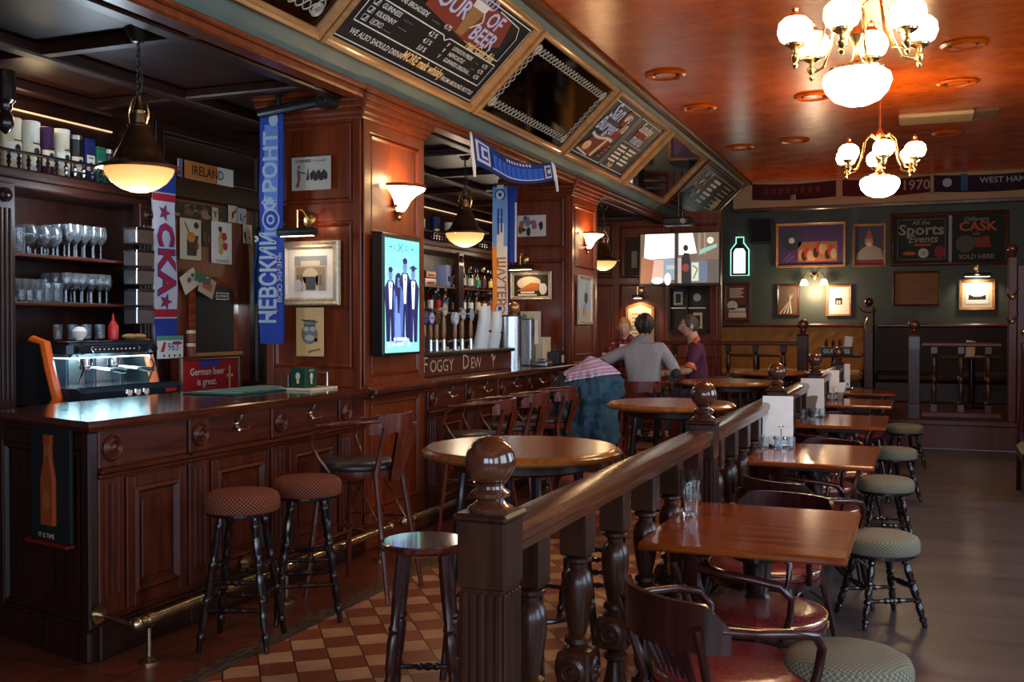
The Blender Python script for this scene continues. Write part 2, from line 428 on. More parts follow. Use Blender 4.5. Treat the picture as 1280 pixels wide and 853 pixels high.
# nook behind the bar end: panelled timber wall and side returns
def panels(m, xf, w, h, cols, rows, st=.09, d=.018):
    """raised frames: stiles and rails in front of a flat board, local xy"""
    xs = [i*w/cols for i in range(cols+1)]
    for x in xs: m.box(max(0, x-st/2), min(w, x+st/2), 0, h, 0, d, .005, xf)
    for y in rows: m.box(0, w, max(0, y-st/2), min(h, y+st/2), 0, d*.95, .005, xf)
    for i in range(cols):
        for y0, y1 in zip(rows, rows[1:]):
            m.hframe(w/cols-st-.02, y1-y0-st-.02, [(0, d*.9), (.012, d*1.15), (.026, .004)], xf, x0=xs[i]+st/2+.01, y0=y0+st/2+.01)
    return m
m = M(W_PIL).box(-5.7, -2.75, 15.6, 15.7, 0, 3.3)
panels(m, on_my((-5.2, 15.6, 0)), 2.45, 3.2, 3, [.05, 1.0, 2.25, 3.15])
S('wall_nook', m)
S('wall_nook_green', M().box(-3.66, -3.6, 15.7, 18, 0, 3.3), GREEN)
# pillars of the bar
def pillar(y0, y1):
    m = M(W_PIL); x0, x1 = -4.35, -3.57
    m.box(x0, x1, y0, y1, 0, 3.2)
    f = on_px((x1, y0, 0)); w = y1-y0
    panels(m, f, w, 3.0, 1, [.18, 1.12, 2.13, 3.0], .17)
    g = on_my((x0, y0, 0)); panels(m, g, x1-x0, 3.05, 1, [1.2, 2.36, 3.05], .13)
    m.box(x0-.02, x1+.035, y0-.035, y1+.035, 0, .14, .01)
    # crown moulding in steps
    for z, d in ((3.0, .03), (3.03, .05), (3.07, .075), (3.11, .1), (3.155, .12)): m.box(x0-d*.4, x1+d, y0-d, y1+d, z, z+.05, .012)
    m.box(x0, x1+.06, y0-.01, y1+.01, 1.1, 1.155, .012)
    return S('pillar', m)
pillar(6.22, 7.15); pillar(10.82, 11.78)
# platform at the far end
m = M(W_BAR).box(-3.6, RX, 14.0, 18.0, 0, .36, .01); m.box(-3.6, RX, 13.965, 14.0, .3, .37, .01)
S('platform', m)
LAMPS_FILLS = []; WARM_ = (1, .62, .3)
# ---------------------------------------------------------------- the bar counter
XF = -3.56; ZT = 1.135
def rosette(m, c, r, ax):
    xf = Tr(*c) @ (Ry(PI/2) if ax == 'x' else Rx(PI/2))
    return m.lathe([(r, 0), (r, .012), (r*.86, .02), (r*.74, .014), (r*.55, .022), (r*.4, .013), (r*.28, .022), (0, .026)], xf, 20)
def coat_hook(parent, y):
    m = M(BRASS_D); x = XF+.012
    m.ball((x+.004, y, 1.02), .016, 10); m.tube([(x, y, 1.02), (x+.03, y+.005, 1.045), (x+.035, y+.01, 1.07)], [.007, .006, .008], 6)
    m.tube([(x, y, 1.01), (x+.025, y+.02, .985), (x+.05, y+.045, .985), (x+.055, y+.06, 1.0)], [.007, .006, .006, .008], 6)
    m.tube([(x, y, 1.01), (x+.03, y-.02, .985), (x+.05, y-.035, .99)], [.007, .006, .007], 6)
    return m.build('coat_hook', None, parent)
def bay(y0, y1, label, hook=True, panel=True, xo=0.0):
    t = thing('bar_front_unit', label, 'bar counter', Tr(0, 0, 0), 'panelled units of the bar front')
    w = y1-y0; ps = .17
    m = M(W_BAR)
    if y0 < 3.8: m.prism([(XF, y0+.002), (XF, y1-.002), (XF-.75, y1-.002), (XF-.75, y0+.24)], 0, 1.085)
    else: m.box(XF-.75, XF, y0+.002, y1-.002, .0, 1.085, .004)
    m.box(XF, XF+.022, y0+.004, y0+ps, .9, 1.085, .006)                 # pilaster head block
    m.build('body', None, t)
    m = M(W_BARH).box(XF, XF+.012, y0+ps, y1-.004, .905, 1.083, .004)
    m.box(XF, XF+.05, y0, y1, .872, .9, .012).box(XF, XF+.034, y0, y1, .855, .874, .006)
    m.build('frieze', None, t)
    m = M(W_BAR).box(XF, XF+.02, y0+.004, y0+ps, .2, .855, .005)
    for i in range(3): m.cyl((XF+.021, y0+.045+.04*i, .3), (XF+.021, y0+.045+.04*i, .82), .011, None, 8)
    m.build('pilaster', None, t)
    m = M(W_BAR)
    if panel and w > .4:
        f = on_px((XF, y0+ps+.02, .2)); ww, hh = w-ps-.04, .64
        m.box(0, .05, 0, hh, 0, .018, .004, f).box(ww-.05, ww, 0, hh, 0, .018, .004, f).box(.05, ww-.05, 0, .06, 0, .018, .004, f).box(.05, ww-.05, hh-.06, hh, 0, .018, .004, f)
        m.hframe(ww-.1, hh-.12, [(0, .018), (.016, .03), (.034, .004)], f, x0=.05, y0=.06)
        m.box(.11, ww-.11, .12, hh-.12, 0, .012, .008, f)
        m.build('raised_panel', None, t)
    m = M(W_DARKH).box(XF, XF+.03, y0, y1, 0, .17, .008); m.build('plinth', None, t)
    lab(rosette(M(W_BAR), (XF+.02, y0+.085, .993), .062, 'x').build('rosette', None, t), 'round turned rosette of the same wood')
    if hook: lab(coat_hook(t, y0+ps+(w-ps)*.42), 'small brass coat hook')
    return t
bay(3.72, 4.36, 'dark wood bar unit at the open end of the counter, without coat hook', False)
bay(4.36, 5.1, 'panelled bar unit behind the two patterned red stools, with brass hook')
bay(5.1, 5.86, 'panelled bar unit behind the tall armchair, with brass coat hook')
bay(5.86, 6.2, 'narrow bar unit tucked against the pillar with the lit screen', False, False)
L2 = ['first bar unit past the pillar with the screen, under the first carved word', 'second bar unit past the screen pillar, its hook under the tap counter', 'third bar unit past the screen pillar, behind the empty red chair backs', 'fourth bar unit past the screen pillar, under the white tap towers', 'bar unit just before the pillar with the bird picture']
for i in range(5): bay(7.18+.724*i, 7.18+.724*(i+1), L2[i])
bay(11.8, 12.6, 'farthest bar unit, beyond the bird picture pillar near the seated people')
# end of the bar facing the camera, turned a little, with a framed bottle advert on it
END = Tr(XF, 3.7, 0) @ Rz(-.24)
t = thing('bar_end_panel', 'very dark panelled end of the bar with a bottle advert mounted on it', 'bar counter', END)
m = M(W_DARK).box(-.8, -.001, 0, .06, 0, 1.085, .006)
g = on_my((-.8, 0, 0)); panels(m, g, .79, 1.06, 1, [.12, 1.04], .1); m.build('body', None, t)
M(W_DARK).box(-.82, .02, -.035, 0, 0, .15, .01).build('plinth', None, t)
M(W_DARK).box(-.06, .012, -.022, .03, .15, 1.08, .01).build('corner_post', None, t)
t2 = thing('bottle_advert', 'orange bottle advert on the dark end of the bar', 'sign', END @ Tr(-.28, -.04, .57))
m = M(MBLACK).box(-.17, .17, .0, .02, -.03, .52, .006); m.mat(paint(.15, .012, .008, .5)).box(-.18, .18, -.03, .02, -.045, -.03, .004); m.build('backing_board', None, t2)
m = M(paint(.28, .05, .01, .5)); bx = [(.05, .05), (.05, .27), (.04, .31), (.026, .35), (.02, .43), (.026, .44), (.026, .48), (0, .485)]
m.prism([(x, z) for x, z in bx]+[(-x, z) for x, z in reversed(bx[:-1])], 0, .02, frame((0, 0, 0), (1, 0, 0), (0, 0, 1), (0, -1, 0)))
m.mat(paint(.3, .09, .02, .5)); f = frame((0, -.021, 0), (1, 0, 0), (0, 0, 1), (0, -1, 0)); m.disc(0, .17, .036, .05, 0, 14, f).rect(-.018, .38, .036, .05, 0, f)
m.mat(CREAM).text('IT IS TIME', 0, .0, .032, 0, xf=f); m.build('bottle_picture', None, t2)
# counter tops
def counter(label, poly, z=ZT, th=.05, b=.012):
    n = len(poly)
    c = (sum(p[0] for p in poly)/n, sum(p[1] for p in poly)/n)
    def sh(d): return [(x+(1 if x < c[0] else -1)*d, y+(1 if y < c[1] else -1)*d) for x, y in poly]
    rows = [[(*p, z-th) for p in sh(b)], [(*p, z-th*.55) for p in poly], [(*p, z-b*.6) for p in poly], [(*p, z) for p in sh(b*.7)]]
    vs = [p for r in rows for p in r]; fs = [(i*n+j, i*n+(j+1) % n, (i+1)*n+(j+1) % n, (i+1)*n+j) for i in range(3) for j in range(n)]
    fs += [tuple(reversed(range(n))), tuple(3*n+j for j in range(n))]
    o = M(W_TOP).add(vs, fs).build('bar_counter_top', None, None, smooth=20); return tag(o, label, 'counter', 'bar counter tops')
counter('long glossy bar counter top nearest the espresso machine', [(-3.48, 3.6), (-3.48, 6.18), (-4.47, 6.18), (-4.47, 4.2), (-4.36, 3.88)])
counter('glossy bar counter top between the two pillars, before the beer taps', [(-3.48, 7.17), (-3.48, 10.8), (-4.35, 10.8), (-4.35, 7.17)])
counter('glossy bar counter top at the far end beside the seated people', [(-3.48, 11.8), (-3.48, 12.66), (-4.35, 12.66), (-4.35, 11.8)])
# counter ledges that wrap the pillars
for y0, y1, l in ((6.19, 7.16, 'moulded counter ledge wrapping the pillar with the lit screen'), (10.79, 11.79, 'moulded counter ledge wrapping the pillar with the bird picture')):
    o = M(W_TOP).box(-3.66, -3.44, y0, y1, 1.085, ZT, .012).box(-3.66, -3.47, y0, y1, 1.06, 1.086, .008).build('counter_ledge'); tag(o, l, 'counter', 'counter ledges on the pillars')
# raised front with the name of the house
t = thing('tap_counter_front', 'raised dark wood front with large pale letters below the beer taps', 'sign', Tr(-3.78, 7.22, ZT))
M(W_BARH).box(-.06, 0, 0, 2.35, 0, .17, .006).build('board', None, t)
lt = paint(.5, .38, .27, .45); f = frame((.003, 0, .0), (0, 1, 0), (0, 0, 1), (1, 0, 0))
m = M(lt)
def smallcaps(m, s, x, y, big, small, sx=1.25, **k):
    for i, ch in enumerate(s):
        z = big if i == 0 else small
        m.text(ch, x, y+z*.36, z, 0, sx=sx, bold=-.004, xf=f); x += z*sx*(.64 if ch != 'W' else .85)+.012
    return x
smallcaps(m, 'FOGGY', .4, .028, .19, .15, 1.12); smallcaps(m, 'DEW', 1.22, .028, .19, .15, 1.12)
for a in range(3): m.poly([(1.86+.035*math.sin(2.1*a)-.03, .1+.02*a), (1.86+.035*math.sin(2.1*a), .085+.02*a), (1.86+.035*math.sin(2.1*a)+.03, .1+.02*a), (1.86+.035*math.sin(2.1*a), .125+.02*a)], .0008*a, f)
m.line([(1.86, .025), (1.865, .09)], .012, 0, f)
lab(m.build('lettering', None, t, smooth=0), 'pale carved letters with a small clover')
lab(M(IRON).box(-.3, .03, -.02, 2.38, .17, .205, .01).build('drip_tray', None, t), 'dark metal shelf on top')
# foot rails of brass in front of the bar
def foot_rail(y0, y1, label, posts):
    t = thing('foot_rail', label, 'foot rail', Tr(-3.32, y0, 0), 'brass foot rails along the bar')
    L = y1-y0
    M(BRASS_D).cyl((0, 0, .2), (0, L, .2), .026, None, 14).build('rail', None, t)
    for s in (0, L):
        m = M(BRASS_D).ball((0, s, .2), .034, 14); m.build('end_knob', None, t)
    for p in posts:
        m = M(BRASS_D).lathe([(.05, 0), (.05, .008), (.03, .014), (.012, .03), (.011, .16), (.02, .17), (.03, .175)], Tr(0, p, 0), 14); m.tube([(-.028+.001*i, p, .2) for i in range(0)] or [(0, p-.02, .2), (0, p+.02, .2)], .033, 12)
        m.build('floor_post', None, t)
        m = M(BRASS_D).cyl((-.21, p-.1, .23), (-.2, p-.1, .23), .045, None, 14).cyl((-.2, p-.1, .23), (0, p-.1, .2), .012, None, 8); m.build('wall_bracket', None, t)
foot_rail(3.72, 6.15, 'brass foot rail along the near stretch of bar, ending at the corner', [.08, 1.2, 2.3])
foot_rail(6.35, 10.7, 'brass foot rail along the far stretch of bar behind the round table', [.15, 1.6, 3.0, 4.2])
# ---------------------------------------------------------------- back bar
XB = -5.3
def back_cabinet(y0, y1, label, div):
    """lower counter, shelves, posts, cornice and gallery rail"""
    t = thing('back_bar_cabinet', label, 'shelving', Tr(XB, y0, 0), 'back bar cabinets'); L = y1-y0
    m = M(W_DARK).box(-.4, .22, 0, L, 0, .93, .01); g = on_px((.22, 0, 0)); panels(m, g, L, .92, max(1, round(L/.7)), [.1, .86], .08); m.build('base_cupboard', None, t)
    lab(M(W_TOP).box(-.4, .27, 0, L, .93, .97, .01).build('back_counter', None, t), 'glossy dark counter slab')
    m = M(W_DARK).box(-.4, -.37, 0, L, .97, 3.1); m.build('back_board', None, t)
    for z in (1.72, 2.03):
        M(W_BARH).box(-.38, .02, .08, L-.08, z-.022, z, .005).build('shelf', None, t)
    M(W_DARKH).box(-.4, .06, 0, L, 2.5, 2.56, .012).box(-.4, .03, 0, L, 2.44, 2.5, .01).build('cornice', None, t)
    for y in div:
        m = M(W_DARK).box(-.02, .05, y-.075, y+.075, .97, 2.46, .006)
        for i in (-1, 0, 1): m.cyl((.051, y+.035*i, 1.1), (.051, y+.035*i, 2.3), .011, None, 8)
        rosette(m, (.05, y, 2.38), .045, 'x'); m.build('post', None, t)
    # gallery rail with small turned balusters
    m = M(W_BLACK).box(.02, .05, 0, L, 2.655, 2.675, .006)
    n = int(L/.075)
    for i in range(n): m.turned((.035, .04+i*(L-.08)/(n-1), 2.56), (.035, .04+i*(L-.08)/(n-1), 2.655), [(0, .012), (.15, .007), (.35, .016), (.5, .009), (.65, .016), (.85, .007), (1, .012)], 6)
    m.build('gallery_rail', None, t)
    lab(M(glow(1, .62, .32, 1.0)).box(-.36, -.345, .05, L-.05, 3.02, 3.03).build('light_strip', None, t), 'thin warm light strip under the ceiling')
    return t
back_cabinet(4.3, 6.15, 'dark back bar cabinet with two glass shelves behind the espresso machine', [.46, 1.72])
back_cabinet(7.55, 13.6, 'dark back bar cabinet lined with spirit bottles behind the beer taps', [.1, 1.55, 2.9, 4.05, 5.9])
LAMPS_FILLS.append(('p', (-5.0, 5.3, 2.34), 24, (.72, .86, 1), .12)); LAMPS_FILLS.append(('p', (-5.45, 5.2, 2.95), 2.5, (1, .7, .4), .1))  # the cool one is an added fill for the glasses, no lamp hangs there
LAMPS_FILLS.append(('p', (-4.95, 11.0, 2.36), 12, (1, .8, .58), .12)); LAMPS_FILLS.append(('p', (-4.95, 12.4, 2.36), 16, (1, .82, .62), .12)); LAMPS_FILLS.append(('p', (-4.7, 11.6, 1.62), 8, (.9, .92, 1), .12))  # added fill lights that brighten the bottles, not lamps of the bar
# hanging turned pendant drop at the left edge of the cabinet
o = M(W_BLACK).lathe([(.0, 2.74), (.03, 2.76), (.05, 2.8), (.045, 2.85), (.028, 2.88), (.04, 2.9), (.04, 2.93), (.06, 2.95), (.06, 3.13)], Tr(-5.2, 4.72, 0), 14).build('turned_drop'); tag(o, 'turned black wooden drop hanging from the bar ceiling above the canisters', 'ornament')
# --- whisky canisters on top
def canister(y, r, h, body, band, lid, label, square=False):
    t = thing('whisky_canister', label, 'canister', Tr(XB-.12, y, 2.56), 'whisky canisters on top of the back bar')
    m = M(body)
    if square: m.box(-r, r, -r, r, 0, h, .006)
    else: m.lathe([(r, 0), (r, h)], None, 20)
    m.build('tube', None, t)
    m = M(band)
    if square: m.box(-r-.001, r+.002, -r*.8, r*.8, h*.3, h*.66, .0); m.mat(MBLACK); f = frame((r+.003, 0, 0), (0, 1, 0), (0, 0, 1), (1, 0, 0))
    else: m.lathe([(r+.001, h*.22), (r+.0015, h*.55)], None, 20, False, -1.2, 1.2); m.mat(MBLACK); f = frame((r+.003, 0, 0), (0, 1, 0), (0, 0, 1), (1, 0, 0))
    m.disc(0, h*.44, r*.35, r*.4, 0, 12, f).rect(-r*.6, h*.33, r*1.2, .006, 0, f).rect(-r*.5, h*.58, r, .008, 0, f)
    m.build('printed_label', None, t)
    m = M(lid)
    if square: m.box(-r-.002, r+.002, -r-.002, r+.002, h, h+.012, .003)
    else: m.lathe([(r+.003, h-.02), (r+.003, h+.008), (r-.004, h+.012), (0, h+.012)], None, 20)
    m.build('lid', None, t)
w1, cr, pk = paint(.62, .6, .52, .4), paint(.6, .52, .36, .5), paint(.05, .012, .05, .4); nv = paint(.02, .025, .12, .4); gn = paint(.03, .16, .1, .4)
for a in ((4.79, .062, .34, w1, cr, w1, 'white canister with cream lower label at the left end of the row'), (4.955, .065, .33, cr, w1, cr, 'cream canister second from the left above the glasses'),
          (5.11, .062, .335, w1, CREAM, w1, 'tall white canister with a dark seal, third in the row'), (5.245, .05, .32, pk, cr, pk, 'dark purple canister with a cream label'),
          (5.375, .056, .33, cr, w1, w1, 'plain ivory canister beside the purple one'), (5.5, .05, .31, BLACK, CREAM, STEEL, 'black canister with a white label and silver lid'),
          (5.6, .045, .3, nv, w1, nv, 'square navy box with a pale label', True), (5.705, .045, .26, gn, CREAM, gn, 'short green box with a cream foot', True),
          (5.8, .045, .26, BLACK, paint(.4, .3, .2, .4), STEEL, 'black canister with coppery print at the right end')): canister(*a)
k = 0
for y, c, h, l in ((10.15, w1, .3, 'white canister above the bottles nearest the lit screen'), (10.45, BLACK, .28, 'black canister above the bottles, left of the lamp'), (10.8, cr, .24, 'short cream canister above the bottles behind the hanging lamp'),
                   (11.2, nv, .3, 'navy canister above the bottles behind the hanging lamp'), (11.6, w1, .27, 'white canister above the bottles right of the hanging lamp'), (12.0, BLACK, .25, 'black canister above the bottles, rightmost before the scarf')):
    canister(y, .06, h, c, cr, c if c != BLACK else STEEL, l)
# --- glasses on the shelves
def glass(kind):
    m = M(GLASS_S)
    if kind == 'wine_glass': pr = [(.034, 0), (.034, .003), (.005, .008), (.004, .085), (.02, .1), (.038, .13), (.04, .16), (.032, .205), (.031, .205), (.037, .16), (.035, .132), (.0, .1)]
    elif kind == 'brandy_glass': pr = [(.035, 0), (.035, .003), (.006, .008), (.005, .05), (.03, .065), (.052, .1), (.05, .14), (.034, .175), (.033, .175), (.048, .14), (.049, .1), (0, .066)]
    elif kind == 'tumbler': pr = [(.033, 0), (.036, .01), (.041, .13), (.04, .13), (.034, .012), (0, .012)]
    else: pr = [(.03, 0), (.034, .01), (.03, .03), (.037, .1), (.044, .15), (.043, .15), (.036, .1), (.028, .03), (0, .014)]
    return m.lathe(pr, None, 14, caps=True).build(kind)
src = {}
def shelf_glass(kind, x, y, z, label, group, s=1.0):
    if kind not in src: o = src[kind] = glass(kind)
    else: o = src[kind].copy(); COL.objects.link(o)
    o.matrix_local = Tr(x, y, z) @ Sc(s, s, s); tag(o, label, 'glass', group)
random.seed(3)
y = 4.86
while y < 5.72:
    kd = 'tumbler' if y < 4.98 else ('brandy_glass' if 5.0 < y < 5.32 else 'wine_glass')
    for x in (-.04, -.13, -.22): shelf_glass(kd, XB+x+random.uniform(-.01, .01), y+random.uniform(-.008, .008), 2.03, {'tumbler': 'clear straight tumbler at the left end of the upper glass shelf', 'brandy_glass': 'round clear brandy glass on the upper shelf of the back bar', 'wine_glass': 'clear stemmed wine glass on the upper shelf of the back bar'}[kd], kd.replace('_', ' ')+'s on the upper shelf', 1.1 if kd != 'tumbler' else 1.25)
    y += .076 if kd != 'brandy_glass' else .112
y = 4.86
while y < 5.74:
    kd = 'pint_glass' if y < 5.1 else ('tumbler' if y < 5.3 else 'wine_glass')
    for x in (-.04, -.13, -.22): shelf_glass(kd, XB+x+random.uniform(-.01, .01), y+random.uniform(-.006, .006), 1.72, {'tumbler': 'clear straight tumbler in the middle of the lower glass shelf', 'pint_glass': 'clear flared beer glass on the lower shelf of the back bar', 'wine_glass': 'clear stemmed wine glass on the lower shelf of the back bar'}[kd], kd.replace('_', ' ')+'s on the lower shelf')
    y += .078
# --- bottles
def bottle(gmat, cap, labm, h=.3, r=.036, kind='spirit_bottle'):
    t = bpy.data.objects.new(kind, None); COL.objects.link(t)
    M(gmat).lathe([(r*.9, 0), (r, .01), (r, h*.58), (r*.8, h*.66), (r*.38, h*.76), (r*.34, h*.93), (0, h*.93)], None, 14).build('body', None, t)
    M(labm).lathe([(r+.001, h*.15), (r+.001, h*.48)], None, 14, False).build('paper_label', None, t)
    M(cap).lathe([(r*.42, h*.9), (r*.42, h), (0, h)], None, 10).build('cap', None, t)
    return t
LC = {'white': WHITE, 'red': RED, 'blue': paint(.03, .07, .3, .5), 'gold': paint(.6, .4, .1, .4), 'green': gn, 'black': BLACK, 'cream': CREAM}
BC = {'clear': GLASS_W, 'amber': GLASS_B, 'green': GLASS_G}
bsrc = {}
def put_bottle(g, l, cap, x, y, z, label, s=1.0, group='bottles on the back bar'):
    k = (g, l, cap)
    if k not in bsrc: bsrc[k] = bottle(BC[g], LC[cap], LC[l])
    if 'label' not in bsrc[k]: o = bsrc[k]; o.matrix_local = Tr(x, y, z) @ Sc(s, s, s)
    else: o = dup(bsrc[k], Tr(x, y, z) @ Sc(s, s, s))
    tag(o, label, 'bottle', group)
random.seed(11)
combos = [('clear', 'white', 'red'), ('clear', 'blue', 'white'), ('amber', 'gold', 'black'), ('clear', 'cream', 'blue'), ('green', 'white', 'gold'), ('amber', 'cream', 'red'), ('clear', 'red', 'white'), ('amber', 'black', 'gold'), ('clear', 'white', 'black'), ('green', 'cream', 'red'), ('clear', 'gold', 'white'), ('amber', 'white', 'green'), ('clear', 'green', 'black')]
for z, nm, y0, y1, sec, st in ((2.03, 'upper', 11.68, 13.0, 'right bottle', 1), (1.72, 'lower', 11.68, 13.0, 'right bottle', 5), (1.72, 'lower', 10.72, 11.4, 'left bottle', 3)):
    y = y0; i = 0
    while y < y1:
        g, l, c = combos[(i*4+st) % 13]
        put_bottle(g, l, c, XB-.06-.08*(i % 2), y, z, '%s bottle with %s label and %s cap on the %s %s shelf' % (g, l, c, nm, sec), random.uniform(.86, 1.0)); y += .1+random.uniform(0, .02); i += 1
for i in range(12):
    g, l, c = combos[(i*2) % 13]; put_bottle(g, l, c, XB+.1, 10.6+i*.16, .97, '%s bottle with %s label and %s cap on the counter behind the taps' % (g, l, c), 1.12)
# bottles in the bright gap between the nook panel and the pillar
for i in range(5):
    g, l, c = combos[(i*3+1) % 13]; put_bottle(g, l, c, -5.0, 7.62+i*.11, 1.55-.28*(i % 2), '%s bottle with %s label and %s cap in the gap behind the Cyrillic scarf' % (g, l, c), 1.1)
o = M(W_DARKH).box(-5.3, -4.9, 7.56, 8.2, 1.53, 1.55, .004).box(-5.3, -4.9, 7.56, 8.2, 1.25, 1.27, .004).box(-5.3, -5.28, 7.56, 8.2, .97, 2.0).build('bottle_rack'); tag(o, 'small two-shelf bottle rack in the gap behind the blue Cyrillic scarf', 'shelving')
LAMPS_FILLS.append(('p', (-4.75, 7.9, 1.75), 6, (.85, .92, 1), .08))
# stacked steel boxes on the cabinet post
for z, l in ((2.15, 'topmost steel box on the post right of the glasses'), (1.99, 'second steel box from the top on the post'), (1.86, 'middle steel box on the post right of the glasses'), (1.71, 'second steel box from the bottom on the post'), (1.58, 'lowest steel box on the post right of the glasses')):
    t = thing('steel_box', l, 'box', Tr(-5.19, 5.86, z), 'steel boxes on the back bar post')
    M(STEEL).box(-.06, .06, -.09, .09, 0, .11, .006).build('body', None, t); M(CHROME).box(-.062, .064, -.092, .092, .098, .118, .004).build('lid', None, t)
# --- espresso machine
t = thing('espresso_machine', 'black and orange two group espresso machine lit from inside', 'coffee machine', Tr(-5.08, 4.98, 1.055) @ Sc(1, 1, .8))
for x in (-.25, .05):
    for y in (.06, .88): M(BLACK).cyl((x, y, -.106), (x, y, .02), .03, .035, 12).build('foot', None, t)
OR = paint(.75, .13, .015, .3); NAVY = paint(.02, .03, .045, .25, .3)
lab(M(STEEL).box(-.3, -.28, .05, .92, .1, .42, .004).box(-.28, .06, .02, .96, .0, .04, .01).build('chassis', None, t), 'bright steel splashback and base')
for y in (-.02, .9):
    pr = [(-.32, .0), (-.02, .0), (.0, .06), (-.06, .3), (-.1, .5), (-.2, .53), (-.32, .5)]
    lab(M(BLACK).prism([(x, z) for x, z in pr], 0, .06, frame((0, y+.06, 0), (1, 0, 0), (0, 0, 1), (0, -1, 0))).build('side_panel', None, t), 'black side panel')
    lab(M(OR).tube([(-.02, y+.03, .02), (.0, y+.03, .06), (-.06, y+.03, .3), (-.1, y+.03, .5), (-.2, y+.03, .53)], .036, 8).build('side_trim', None, t), 'orange edge trim')
m = M(NAVY).box(-.3, .02, .1, .92, .38, .51, .03); m.mat(CHROME).box(-.3, .0, .1, .92, .505, .515, .004)
fz = frame((.021, .1, .38), (0, 1, 0), (0, 0, 1), (1, 0, 0)); m.tube([(.2, .045, 0), (.62, .045, 0), (.64, .065, 0), (.62, .085, 0), (.2, .085, 0), (.18, .065, 0)], .006, 6, True, xf=fz)
m.mat(WHITE); [m.rect(.21+.04*i, .058, .016, .012, .002, fz) for i in range(10)]; m.build('head_unit', None, t)
for y in (.18, .85):
    lab(M(BLACK).cyl((.0, y, .44), (.05, y, .44), .042, .034, 18).build('steam_knob', None, t), 'round black knob'); 
m = M(NAVY).prism([(-.24, .03), (.16, .03), (.17, .1), (.13, .14), (-.24, .14)], 0, .94, frame((0, .98, 0), (1, 0, 0), (0, 0, 1), (0, -1, 0)))
m.mat(CHROME).box(-.22, .13, .08, .94, .141, .146)
fz = frame((.172, .04, .0), (0, 1, 0), (0, 0, 1), (1, 0, 0))
for y in (.42, .5, .58): m.lathe([(.032, -.02), (.034, .004), (.028, .008)], fz @ Tr(y, .075, 0), 16)
m.mat(WHITE); [m.disc(y, .075, .024, z=.0085, n=14, xf=fz) for y in (.42, .5, .58)]; m.mat(RED).rect(.78, .06, .11, .03, .002, fz); m.build('drip_tray', None, t)
for y in (.42, .68):
    g = M(CHROME).cyl((-.16, y, .39), (-.16, y, .3), .05, .045, 16).cyl((-.16, y, .3), (-.16, y, .27), .055, .05, 16); g = g.build('group_head', None, t)
    m = M(CHROME).cyl((-.12, y, .285), (.02, y+.04, .27), .012, None, 8); m.mat(BLACK).turned((.02, y+.04, .27), (.13, y+.07, .255), [(0, .014), (.2, .02), (.8, .022), (1, .012)], 10); lab(m.build('portafilter', None, g), 'chrome portafilter with a black handle')
for y in (.22, .88):
    M(CHROME).tube([(-.1, y, .38), (-.02, y, .36), (.03, y-.01, .3), (.0, y-.03, .16)], .007, 6).build('steam_wand', None, t)
for y in (.3, .55, .8): M(NAVY).box(-.28, -.2, y-.012, y+.012, .14, .38, .004).build('divider', None, t)
lab(M(glow(.45, .85, 1, 14)).box(-.2, -.02, .14, .88, .372, .378).build('light_strip', None, t), 'cyan white light strip under the head')
# things on top of the machine
for i in range(7):
    shelf_glass('tumbler', -5.2+.07*(i % 2), 5.12+.06*i, 1.478, 'small clear tumbler on top of the espresso machine', 'tumblers on the espresso machine', .75)
t = thing('sauce_bottle', 'red squeezy bottle on top of the espresso machine', 'bottle', Tr(-5.15, 5.56, 1.472))
M(paint(.5, .02, .02, .35)).lathe([(.032, 0), (.035, .01), (.035, .09), (.02, .12)], None, 14).build('body', None, t); M(paint(.4, .015, .015, .35)).lathe([(.02, .12), (.012, .13), (.004, .18)], None, 10).build('nozzle', None, t)
for i, y in enumerate((5.68, 5.78)):
    o = M(paint(.35, .2, .1, .8)).ball((0, 0, .02), .05, 10, sz=.4).build('folded_cloth', None, None, Tr(-5.12, y, 1.472)); tag(o, ('crumpled brown cloth on the espresso machine, nearer the red bottle', 'crumpled brown cloth at the right end of the espresso machine')[i], 'cloth', 'cloths on the espresso machine')
o = M(PAPER).lathe([(.02, 0), (.045, .03), (.05, .06), (.03, .085), (0, .09)], Tr(-5.1, 5.2, 1.472), 14).build('upturned_cup'); tag(o, 'white upturned cup in front of the tumblers on the espresso machine', 'cup')
# --- beer taps on the drip tray between the pillars
ZD = ZT+.205
def tap(y, badge, ring, label, tall=.26):
    t = thing('beer_tap', label, 'beer tap', Tr(-3.95, y, ZD), 'beer taps on the tap counter')
    lab(M(STEEL).cyl((0, 0, 0), (0, 0, .1), .022, .018, 12).cyl((0, 0, .09), (-.07, 0, .07), .012, None, 8).build('column', None, t), 'steel column')
    lab(M(paint(.3, .13, .04, .3)).turned((0, 0, .1), (0, 0, tall), [(0, .012), (.2, .02), (.7, .016), (1, .01)], 10).build('handle', None, t), 'wooden handle')
    f = frame((.015, 0, tall+.03), (0, 1, 0), (0, 0, 1), (1, 0, 0)); m = M(ring).cyl((-.012, 0, tall+.03), (.014, 0, tall+.03), .06, None, 18); m.mat(badge).disc(0, 0, .048, z=0, xf=f); m.mat(ring).rect(-.03, -.006, .06, .012, .001, f); m.build('badge', None, t)
tap(7.95, paint(.05, .07, .25, .4), CHROME, 'beer tap with a blue badge beside the lit screen'); tap(8.07, paint(.5, .5, .55, .4), BLUE, 'beer tap with a silver blue badge beside the dark badge'); tap(8.19, BLACK, BRASS, 'beer tap with a black badge')
tap(8.34, CREAM, STEEL, 'tall beer tap with a cream badge right of the black one', .34); tap(8.58, WHITE, paint(.3, .45, .6, .3), 'beer tap with a large white badge in the middle'); tap(8.74, paint(.6, .6, .62, .3), STEEL, 'beer tap with a grey badge right of the white one', .3); tap(8.94, paint(.25, .35, .5, .4), CHROME, 'beer tap with a pale blue badge next to the white towers', .3)
